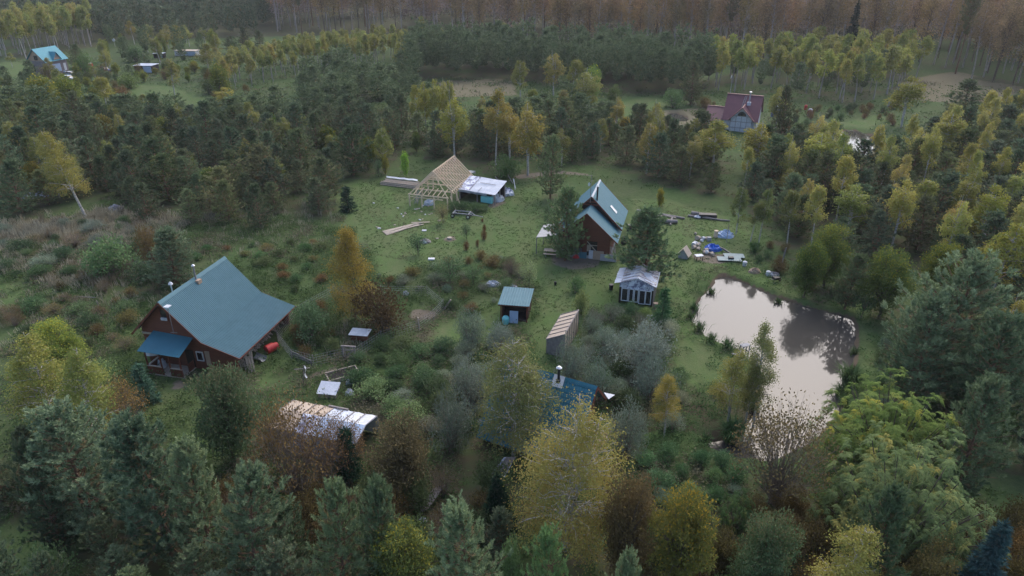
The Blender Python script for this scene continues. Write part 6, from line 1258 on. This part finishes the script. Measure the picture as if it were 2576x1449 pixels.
cnt['left'] = fill('pinem', [(0, 300), (160, 318), (330, 300), (480, 322), (700, 300), (980, 320), (1180, 385), (1060, 410), (955, 420), (900, 448), (850, 480), (840, 530), (760, 565), (650, 575), (520, 590), (400, 570), (320, 520), (200, 500), (0, 560)],
    5.0, (4.8, 9), (.7, .95), 'young pine in the dense wood behind the dry meadow, upper left', 'pines of the left hand wood', pcol, 150)
cnt['belt1'] = fill('pinem', [(700, 292), (760, 240), (860, 205), (1010, 200), (1050, 240), (1080, 300), (1180, 380), (1000, 322), (800, 310)], 4.4, (6, 9.5), (.62, .8), 'dark pine in the rows left of the central birch clump', 'pines in rows left of centre', [(.65, .8, .8), (.8, .9, .85)], 42)
cnt['belt2'] = fill('pinef', [(1020, 225), (1100, 202), (1300, 203), (1460, 228), (1620, 236), (1750, 238), (1800, 205), (1600, 170), (1400, 160), (1250, 150), (1040, 150)], 4.8, (9.5, 13.5), (.45, .58), 'tall dark pine in the dense planted belt before the far forest', 'pines of the far planted belt', [(1.0, 1.05, .95), (1.15, 1.1, .95)], 130, use_avoid=False)
cnt['mid'] = fill('pinem', [(1180, 330), (1300, 300), (1420, 300), (1530, 315), (1690, 350), (1760, 370), (1860, 440), (1860, 500), (1750, 500), (1660, 478), (1600, 470), (1560, 420), (1400, 425), (1350, 400), (1200, 400)], 5.0, (5, 8.8), (.7, .92), 'pine in the wood behind the tall cabin', 'pines behind the tall cabin', [(.75, .85, .85), (.9, .9, .75), (1.05, 1, .8)], 52)
cnt['right'] = fill('pinem', [(1880, 420), (2010, 400), (2090, 430), (2250, 425), (2400, 330), (2576, 300), (2576, 960), (2420, 880), (2300, 790), (2230, 700), (2050, 670), (1960, 580), (1890, 540)], 5.4, (5, 9), (.72, .98), 'pine in the mixed wood on the right', 'pines of the right hand wood', pcol[:4], 80)
cnt['rb'] = fill('birchm', [(1850, 470), (2000, 400), (2250, 400), (2450, 330), (2576, 320), (2576, 800), (2300, 720), (2050, 650), (1900, 560)], 8, (8, 12), (.28, .4), 'birch in the mixed wood on the right', 'birches of the right hand wood', [(1.35, 1.3, .95), (1.2, 1.25, .9), (1.4, 1.2, .8)], 46, tol=.25)
cnt['mb'] = fill('birchm', [(1180, 300), (1500, 300), (1700, 350), (1850, 420), (1850, 470), (1600, 450), (1400, 420), (1200, 390)], 10, (7, 10), (.35, .5), 'birch among the pines behind the tall cabin', 'birches behind the tall cabin', [(.85, .82, .75), (.95, .88, .7)], 22, tol=.25)
cnt['lb'] = fill('maplem', [(60, 330), (600, 330), (1100, 380), (900, 440), (500, 500), (100, 500)], 11, (4, 7), (.6, .8), 'small autumn tree among the pines of the left hand wood', 'small autumn trees in the left wood', [(.6, .6, .55), (.85, .6, .5), (.6, .75, .65)], 26, tol=.25)
cnt['lb2'] = fill('birchm', [(0, 330), (600, 330), (1100, 380), (1000, 420), (850, 470), (600, 540), (300, 520), (0, 520)], 13, (6, 9), (.35, .5), 'yellow green birch among the pines of the left hand wood', 'birches of the left hand wood', [(.95, 1, .8), (.8, .85, .7)], 22, tol=.2)
cnt['bs'] = fill('birchf', [(560, 250), (640, 222), (720, 198), (860, 182), (1015, 158), (1030, 128), (900, 126), (760, 145), (650, 172), (560, 205)], 3.4, (8.5, 10.5), (.26, .34), 'slender pale stemmed birch in the long strip left of centre', 'birches of the long strip', [(1.0, 1.05, .8), (.9, .95, .8), (1.05, .95, .7)], 100, use_avoid=False)
cnt['tl'] = fill('birchf', [(0, 148), (60, 150), (235, 118), (240, 96), (100, 100), (0, 112)], 4.6, (14, 17), (.25, .33), 'tall yellow birch in the stand behind the far left house', 'birches behind the far left house', [(.95, 1.05, .9), (1.05, 1, .8)], 48, use_avoid=False)
cnt['tr'] = fill('birchf', [(1740, 236), (1930, 228), (2080, 262), (2230, 262), (2270, 225), (2330, 195), (2250, 160), (2000, 170), (1800, 185)], 5.2, (11, 14), (.28, .36), 'yellow birch with bare lower trunk in the grove behind the red roofed house', 'birches behind the red roofed house', [(1.0, 1.1, .75), (.9, 1, .75), (1.1, 1, .7)], 75, use_avoid=False)
cnt['trp'] = fill('pinef', [(1800, 235), (2100, 265), (2250, 255), (2300, 200), (2200, 165), (1850, 190)], 10, (7, 10), (.42, .6), 'dark pine inside the birch grove behind the red roofed house', 'pines in the far birch grove', [(.8, .9, .8)], 16, tol=.3, use_avoid=False)
fb = [(1.3, 1.25, 1.4), (1.45, 1.35, 1.5), (1.2, 1.2, 1.35), (1.5, 1.45, 1.2)]
EDGE = [(690, 84), (900, 90), (1050, 86), (1160, 104), (1300, 122), (1500, 140), (1760, 158), (2000, 160), (2240, 152), (2330, 172), (2450, 198), (2576, 232)]
cnt['f1'] = fill(['forest', 'forest', 'forest2'], EDGE + [(2800, 280), (2800, 200), (2576, 170), (2330, 128), (2000, 126), (1500, 108), (1160, 82), (900, 68), (690, 64)], 5.4, (24, 30), (.2, .28), 'tall half bare tree with pale trunk in the far forest edge', 'tall trees of the far forest edge', fb, 150, use_avoid=False)
cnt['f2'] = fill('tallpine', EDGE + [(2576, 150), (2330, 110), (2000, 110), (1500, 92), (1160, 70), (690, 56)], 24, (23, 27), (.2, .27), 'tall bare stemmed pine in the far forest edge', 'tall pines of the far forest', [(.9, .75, .6), (.75, .7, .6)], 26, tol=.2, use_avoid=False)
# thickets and lower wood
sc = [(1, 1.1, .9), (.8, .95, .75), (1.2, 1.2, .9), (.8, .75, .6)]
cnt['t1'] = fill(['shrub', 'silver', 'shrub'], [(900, 900), (1000, 850), (1200, 850), (1280, 880), (1240, 1080), (1100, 1100), (980, 1040), (900, 1000)], 2.3, (1.0, 2.2), (1.3, 2.0), 'green bush in the overgrown garden between the large cabin and the olive birch', 'bushes of the overgrown garden', sc, 42)
cnt['t2'] = fill(['shrub', 'silver', 'silver'], [(1420, 890), (1470, 800), (1600, 785), (1700, 830), (1730, 960), (1690, 1110), (1560, 1100), (1540, 1000), (1420, 940)], 2.2, (1.2, 2.5), (1.1, 1.7), 'bush in the thicket between the tiled cabin and the pond', 'bushes of the thicket left of the pond', sc, 50)
cnt['t3'] = fill(['shrub', 'silver', 'shrub'], [(1580, 1160), (1750, 1150), (1850, 1175), (1960, 1210), (1850, 1260), (1640, 1270)], 2.0, (1.2, 2.0), (1.1, 1.6), 'leafy green bush on the bank below the pond', 'bushes on the bank below the pond', [(1, 1.3, 1.1), (.9, 1.15, .9)], 34)
cnt['t4'] = fill(['shrub', 'bbrown', 'shrub', 'bare'], [(0, 720), (250, 690), (340, 740), (320, 900), (160, 860), (0, 840)], 3.0, (.8, 2.0), (1.3, 2.1), 'bush in the wild meadow left of the large cabin', 'bushes left of the large cabin', [(.9, .95, .8), (1.1, 1.2, .9), (.7, .65, .6)], 55)
cnt['t5'] = fill(['shrub', 'bbrown', 'shrub'], [(430, 660), (560, 620), (800, 610), (840, 700), (740, 740), (640, 650)], 2.6, (.6, 1.5), (1.4, 2.4), 'low bush in the weeds behind the large cabin', 'low bushes behind the large cabin', [(.9, 1.2, .8), (1, .8, .6)], 40)
cnt['t6'] = fill(['bbrown', 'shrub', 'bare'], [(450, 1180), (600, 1240), (900, 1250), (1240, 1240), (1300, 1330), (1100, 1400), (700, 1400), (450, 1340)], 2.3, (2.0, 3.8), (.8, 1.1), 'dark bush in the shade among the lower pines', 'dark bushes among the lower pines', [(.6, .65, .5), (.7, .7, .55)], 75)
cnt['t7'] = fill(['shrub', 'bbrown', 'brown'], [(1580, 1300), (1900, 1300), (2150, 1330), (2300, 1400), (2576, 1300), (2576, 1600), (1560, 1600)], 2.8, (2.5, 4.5), (.9, 1.2), 'dull bush filling the wood along the lower right edge', 'bushes along the lower right edge', [(.6, .7, .5), (.8, .75, .5)], 60)
cnt['t8'] = fill(['shrub', 'silver'], [(2180, 860), (2280, 830), (2420, 1010), (2400, 1120), (2220, 1060), (2190, 960)], 3.2, (1, 2), (1, 1.4), 'low bush on the grass between the pond and the dark pines', 'low bushes right of the pond', [(.8, 1, .8), (.8, .8, .6)], 16)
cnt['t9'] = fill(['shrub', 'bbrown'], [(800, 760), (880, 760), (960, 800), (940, 860), (860, 900), (760, 900), (740, 850)], 2.6, (1, 1.8), (1, 1.4), 'dry bush inside the netted pen right of the large cabin', 'bushes in the netted pen', [(1.2, 1, .7), (.9, .8, .6)], 16)
cnt['t10'] = fill(['shrub', 'shrub', 'bbrown'], [(1890, 600), (2050, 640), (2180, 720), (2150, 760), (2000, 720), (1890, 650)], 2.6, (1, 2), (1, 1.5), 'dark green bush behind the far shore of the pond', 'bushes behind the far shore', [(.75, .9, .7), (.6, .6, .5)], 22, use_avoid=False)
cnt['t11'] = fill(['shrub', 'bbrown', 'maplem'], [(0, 205), (100, 200), (280, 190), (420, 175), (600, 170), (640, 230), (560, 260), (300, 300), (0, 290)], 6, (2.5, 5), (.8, 1.2), 'bush in the far settlement at the upper left', 'bushes of the far settlement', [(.9, .95, .7), (1, .85, .6)], 60, use_avoid=False)
cnt['t12'] = fill(['shrub', 'bbrown'], [(1640, 275), (1800, 262), (1990, 280), (2250, 270), (2250, 400), (1960, 380), (1800, 370), (1680, 350)], 3.6, (1, 2.4), (1, 1.5), 'bush in the garden of the red roofed house', 'bushes around the red roofed house', [(.9, 1, .8), (1, .8, .8)], 70, use_avoid=False)
cnt['t13'] = fill(['birchm', 'pinem', 'maplem', 'birchm'], [(1930, 262), (2050, 270), (2240, 270), (2260, 330), (2230, 400), (2080, 410), (1980, 400), (1940, 350)], 7, (4, 7.5), (.4, .6), 'tree in the garden belt between the red roofed house and the far pond', 'garden trees by the far pond', [(.8, .85, .65), (.7, .75, .65)], 26, use_avoid=False)
cnt['t14'] = fill('pine', [(2380, 900), (2576, 850), (2720, 1000), (2620, 1200), (2420, 1100)], 4.2, (5, 8), (.6, .75), 'pine in the dark group at the right edge', 'pines of the right edge group', [(.85, .95, .9), (.75, .85, .8)], 10)
cnt['t15'] = fill('pine', [(0, 1180), (60, 1160), (640, 1330), (900, 1390), (1300, 1400), (1300, 1640), (0, 1640)], 3.8, (4, 6.5), (.6, .78), 'pine filling the lower left wood behind the front pines', 'pines filling the lower wood', [(.85, .95, .95), (1, 1.05, .95)], 24)
cnt['t16'] = fill(['forest', 'forest2'], [(2380, 205), (2576, 238), (2750, 275), (2750, 240), (2450, 190)], 5, (20, 26), (.22, .3), 'tall tree at the corner of the far forest, upper right', 'tall trees at the upper right forest corner', fb, 24, use_avoid=False)
cnt['t17'] = fill(['shrub', 'silver', 'bare', 'shrub'], [(0, 590), (120, 570), (330, 560), (460, 600), (440, 700), (250, 720), (0, 720)], 3.0, (.9, 2.4), (1.3, 2.1), 'grey green bush in the dry grass field at the left', 'bushes in the dry grass field', [(.9, 1, .85), (.75, .8, .75)], 40)
cnt['t18'] = fill(['shrub', 'silver', 'bbrown'], [(1090, 660), (1300, 640), (1350, 700), (1300, 760), (1150, 800), (1080, 740), (960, 720), (940, 690)], 2.4, (.6, 1.6), (1.3, 2.2), 'low bush in the orchard strip above the small teal shed', 'bushes in the orchard strip', [(1, 1.15, .85), (.85, .8, .65)], 34)
cnt['t20'] = fill(['birchm', 'maplem', 'pinem'], [(270, 110), (460, 105), (640, 130), (620, 200), (540, 260), (440, 210), (340, 200), (230, 180)], 9, (6, 10), (.4, .6), 'tree scattered around the far sheds at the upper left', 'trees around the far sheds', [(1, 1, .8), (.9, .9, .8)], 34, use_avoid=False)
cnt['t19'] = fill(['birchm', 'pinem', 'maplem'], [(0, 205), (330, 205), (420, 300), (300, 310), (0, 300)], 6, (4, 7), (.5, .7), 'tree between the far left house and the left hand wood', 'trees below the far settlement', [(.9, .95, .75), (.8, .85, .75)], 30, use_avoid=False)
print('PLANTED', cnt, len(TREES))

QUEUE.sort(key=lambda q: q[0]); NP = sum(1 for o in COL.objects if o.name.startswith('pine_tree')); OVER = QUEUE[max(0, 294 - NP):]
for y, k, x, H, W_, lab, grp, c in QUEUE[:max(0, 294 - NP)]: plant(k, x, y, H, W_, lab, grp, c); TREES.pop()
print('PINES', NP, len(QUEUE), len(OVER))
# ---------------------------------------------------------------- far woods and undergrowth: masses nobody could count
def mesh_arrays(me):
    V = np.empty(len(me.vertices) * 3, np.float32); me.vertices.foreach_get('co', V); V = V.reshape(-1, 3)
    k = len(me.loops) // len(me.polygons); Fc = np.empty(len(me.loops), np.int32); me.loops.foreach_get('vertex_index', Fc); Fc = Fc.reshape(-1, k)
    T = np.zeros(len(me.polygons), np.float32)
    if 'tint' in me.attributes: me.attributes['tint'].data.foreach_get('value', T)
    return V, Fc, T
def mass(name, keyfn, poly, sp, Hr, wr, label, cat, mat, n_max=2000, edge=None, keep=.5):
    pg = gpoly(poly); lo, hi = pg.min(0), pg.max(0); cell = sp
    xs = np.arange(lo[0], hi[0], cell); ys = np.arange(lo[1], hi[1], cell); X, Y = np.meshgrid(xs, ys); P = np.stack([X.ravel(), Y.ravel()], 1); P += rng.uniform(-.42, .42, P.shape) * cell
    P = P[inpoly(P, pg)]; rng.shuffle(P); ex = np.array([(t[0], t[1]) for t in TREES])
    sel = [p for p in P if np.min(np.hypot(*(ex - p).T)) > sp * keep][:n_max]
    src = [mesh_arrays(f) for f in keyfn]; VV = []; FF = []; TT = []; off = 0
    for p in sel:
        (V, Fc, T), h0, r0 = R.choice(src), *dims[name]
        H = R.uniform(*Hr); W = H * R.uniform(*wr); a = R.uniform(0, 6.28); ca, sa = math.cos(a), math.sin(a)
        v = V * [W / 2 / r0, W / 2 / r0, H / h0]; v = np.column_stack([v[:, 0] * ca - v[:, 1] * sa + p[0], v[:, 0] * sa + v[:, 1] * ca + p[1], v[:, 2]])
        VV.append(v); FF.append(Fc + off); TT.append(np.clip(T + R.uniform(-.3, .3) * (T < 1.01), 0, 2)); off += len(v)
    o = link(name, npmesh(name, np.concatenate(VV), np.concatenate(FF), mat, tint=np.concatenate(TT))); tag(o, label, cat, kind='stuff'); return o, sel
dims = {'far_pine_wood': (12, 2.6), 'far_forest': (27, 3.6), 'far_forest_stems': (27, 3.6)}
lowp = [p[0] for p in protos('pinelow')]
mass('far_pine_wood', lowp, [(-120, 118), (0, 112), (235, 100), (330, 112), (560, 100), (690, 84), (700, 62), (700, -14), (-200, -30)], 6.6, (9, 14), (.42, .6), 'dark mass of pine wood at the far upper left', 'wood', M['pine'], 1500)
VV, FF, TT, off = [], [], [], 0
for y, k, x, H, W_, lab, grp, c in OVER:
    cm, tm, h0, r0 = R.choice(protos('pinef')); V, Fc, T = mesh_arrays(cm); a = R.uniform(0, 6.28); v = V * [W_ / 2 / r0, W_ / 2 / r0, H / h0]
    v = np.column_stack([v[:, 0] * math.cos(a) - v[:, 1] * math.sin(a) + x, v[:, 0] * math.sin(a) + v[:, 1] * math.cos(a) + y, v[:, 2]]); VV.append(v); FF.append(Fc + off); TT.append(T); off += len(v)
if OVER: o = link('planted_pine_belt', npmesh('planted_pine_belt', np.concatenate(VV), np.concatenate(FF), M['pine'], tint=np.concatenate(TT))); tag(o, 'rear rows of the dark pines planted before the far forest', 'wood', kind='stuff'); o.color = (1.05, 1.08, .98, 1)
M['farleaf'] = leafmat('far_forest_leaves', (.27, .225, .21), (.40, .335, .31), (.36, .31, .22), trans=.25, var=0)
ff = [birch(s, 27, 3.6, 650, .95, .12, 30, 'farleaf', 1, 1, .5, droop=.3, spread=1.1) for s in (141, 142, 143)]
deep = [(690, 64), (900, 68), (1160, 82), (1500, 108), (2000, 126), (2330, 128), (2576, 170), (2800, 200), (2950, 100), (2600, 40), (2000, 20), (690, -5)]
o, sel = mass('far_forest', [f[0] for f in ff], deep, 8.0, (23, 30), (.25, .34), 'brown autumn forest mass filling the far background', 'forest', M['farleaf'], 800)
sb = MB()
for x, y in sel[:260]:
    h = R.uniform(20, 26); lx, ly = R.uniform(-1, 1), R.uniform(-1, 1); sb.tube([(x, y, 0), (x + lx * .4, y + ly * .4, h * .5), (x + lx, y + ly, h)], [.2, .15, .06], 4, cap=False)
tag(sb.build('far_forest_stems', M['palebark']), 'pale trunks deep inside the far forest', 'forest', kind='stuff')
def under(name, polys, dens, ncl, size, hr, mat, label, cat, excl=True, hue=0, aspect=.5, vert=False, soft=1.5, clump=.28, pexcl=True):
    """ground cover: small clumps of leaves or stalks spread over the given ground polygons"""
    Ps = []
    for p in polys:
        pg = gpoly(p); lo, hi = pg.min(0), pg.max(0); n = int((hi - lo).prod() * dens); q = rng.uniform(lo, hi, (n, 2)); q = q[inpoly(q, pg)]; Ps.append(q)
    P = np.concatenate(Ps); ok = pond_d(P) < -.35
    if excl:
        ld = np.max([sdist(P, lw) for lw in LAWN], axis=0) + 2.4 * (vnoise(P, 2.2, 77) - .5); ok &= ld < .2
        for lw in DIRT: ok &= ~inpoly(P, lw) | (rng.random(len(P)) < .12)
    for a, d in AVOID: ok &= sdist(P, a) < 0
    P = P[ok]; v = vnoise(P, 3.3, 21 + hue) * .6 + vnoise(P, 1.1, 31 + hue) * .4; P = P[v > .34]; v = v[v > .34]
    n = len(P); h = rng.uniform(*hr, n) * (.5 + v); z = ground_h(P)
    C = np.repeat(np.column_stack([P, z]), ncl, 0); hh = np.repeat(h, ncl); m = n * ncl
    sp2 = vnoise(P, 4.5, 51 + hue) + .35 * (rng.random(n) - .5); ti = np.repeat(np.where(sp2 > .72, 1.5, np.clip(sp2 * 1.6 - .3, 0, 1)), ncl) ; ti = np.where(ti < 1.2, np.clip(ti + rng.normal(size=m) * .15, 0, 1), ti)
    if vert:
        base = C + np.column_stack([rng.normal(size=(m, 2)) * clump, np.zeros(m)]); D = unit(np.column_stack([rng.normal(size=(m, 2)) * .22, np.ones(m)]))
        S = unit(np.cross(D, rdirs(m, rng))) * size / 2; L_ = (hh * rng.uniform(.6, 1.1, m))[:, None]
        V = np.stack([base - S * .5, base + S * .5, base + D * L_ * .75 + S * 1.4, base + D * L_], 1).reshape(-1, 3)
    else:
        C = C + np.column_stack([rng.normal(size=(m, 2)) * clump * (.6 + hh[:, None]), hh * rng.random(m) ** .7]); D = unit(np.column_stack([rng.normal(size=(m, 2)), rng.uniform(0, 1.0, m)])); S = unit(np.cross(D, rdirs(m, rng)) * [1, 1, .45]) * size * aspect / 2
        L_ = size * rng.uniform(.6, 1.3, m)[:, None]; V = np.stack([C, C + D * L_ * .5 + S, C + D * L_, C + D * L_ * .5 - S], 1).reshape(-1, 3)
    o = link(name, npmesh(name, V, np.arange(4 * m).reshape(m, 4), mat, tint=ti)); return tag(o, label, cat, kind='stuff')
NEAR = [[(0, 640), (330, 600), (560, 600), (900, 560), (1300, 560), (1900, 560), (2250, 640), (2300, 1000), (2300, 1250), (2000, 1300), (1300, 1350), (900, 1300), (300, 1400), (0, 1449)]]
under('meadow_weeds', [[(0, 640), (330, 570), (560, 560), (860, 540), (1000, 660), (1350, 700), (1350, 900), (1100, 1200), (400, 1250), (0, 1300)]], 4.2, 12, .24, (.2, .85), M['weed'], 'rough green weeds covering the meadow and the gardens on the left', 'weeds')
under('thicket_weeds', [[(1340, 770), (1500, 740), (1760, 760), (1900, 900), (1880, 1050), (1750, 1160), (2100, 1200), (2000, 1330), (1300, 1350), (1100, 1300), (1120, 1150), (1340, 1000)]], 4.2, 13, .22, (.25, .85), M['weed'], 'dense green weeds around the thicket and the lower bank', 'weeds', hue=3)
under('shore_weeds', [[(1740, 690), (1900, 640), (2260, 740), (2420, 1000), (2300, 1180), (2120, 1100), (2170, 900), (2150, 780), (1950, 740), (1830, 690), (1760, 800), (1900, 880), (1900, 1000), (1740, 1000), (1700, 800)]], 2.4, 10, .2, (.12, .45), M['weed'], 'grassy weeds along the shores of the pond', 'weeds', excl=False, hue=5)
under('lower_weeds', [[(0, 1200), (1000, 1250), (2000, 1300), (2576, 1200), (2576, 1500), (0, 1500)]], 1.0, 12, .26, (.2, .6), M['weed'], 'shaded weeds under the trees along the lower edge', 'weeds', excl=False, hue=7)
under('dry_grass', [[(0, 560), (130, 545), (330, 525), (480, 560), (430, 650), (300, 720), (120, 730), (0, 700)]], 2.2, 14, .07, (.7, 1.5), M['straw'], 'tall pale dry grass in the meadow at the left', 'grass', vert=True, hue=9)
under('dry_stalks', [[(330, 560), (860, 500), (900, 600), (600, 660), (300, 900), (0, 900), (0, 720)], [(1480, 770), (1560, 775), (1560, 790), (1480, 790)], [(760, 780), (960, 780), (920, 900), (760, 900)]], .5, 12, .06, (.5, 1.1), M['straw'], 'scattered dry grass stalks among the green weeds', 'grass', vert=True, hue=11)
under('far_weeds', [[(0, 150), (700, 150), (1050, 200), (1300, 200), (1700, 240), (2250, 200), (2576, 230), (2576, 420), (1900, 420), (1180, 420), (700, 300), (0, 300)]], .16, 12, .5, (.3, 1.0), M['weed'], 'weeds and undergrowth of the far clearings', 'weeds', excl=True, hue=13, clump=.7)
under('wood_floor', [[(0, 300), (700, 300), (1200, 400), (1050, 440), (860, 500), (600, 560), (300, 540), (0, 560)], [(1200, 380), (1850, 420), (1850, 500), (1560, 470), (1200, 450)], [(1870, 420), (2576, 300), (2576, 1000), (2300, 760), (1900, 560)]], .45, 9, .3, (.15, .6), M['weed'], 'undergrowth on the floor of the woods', 'undergrowth', hue=15, clump=.4)
under('lawn_grass', [[(858, 455), (1345, 455), (1400, 640), (1745, 690), (1745, 780), (1450, 830), (1370, 905), (1100, 880), (1340, 720), (930, 640)], [(1580, 500), (1890, 540), (2190, 760), (2190, 820), (1700, 690)]], 5.0, 6, .07, (.05, .13), M['weed'], 'short mown grass of the lawns', 'grass', excl=False, vert=True, hue=17, clump=.12)
build_ground([(t[0], t[1]) for t in TREES if t[2] > 3.4])
# haze
hz = MB(); hz.box(-1450, 1450, -40, 2200, -2.6, 42.5); m_, nt_, out_ = newmat('haze'); pv = N(nt_, 'ShaderNodeVolumePrincipled', Density=.00016); pv.inputs['Color'].default_value = (.86, .84, .9, 1)
pv.inputs['Anisotropy'].default_value = .3; nt_.links.new(pv.outputs[0], out_.inputs['Volume'])
if HAZE: tag(hz.build('haze', m_), kind='stuff')
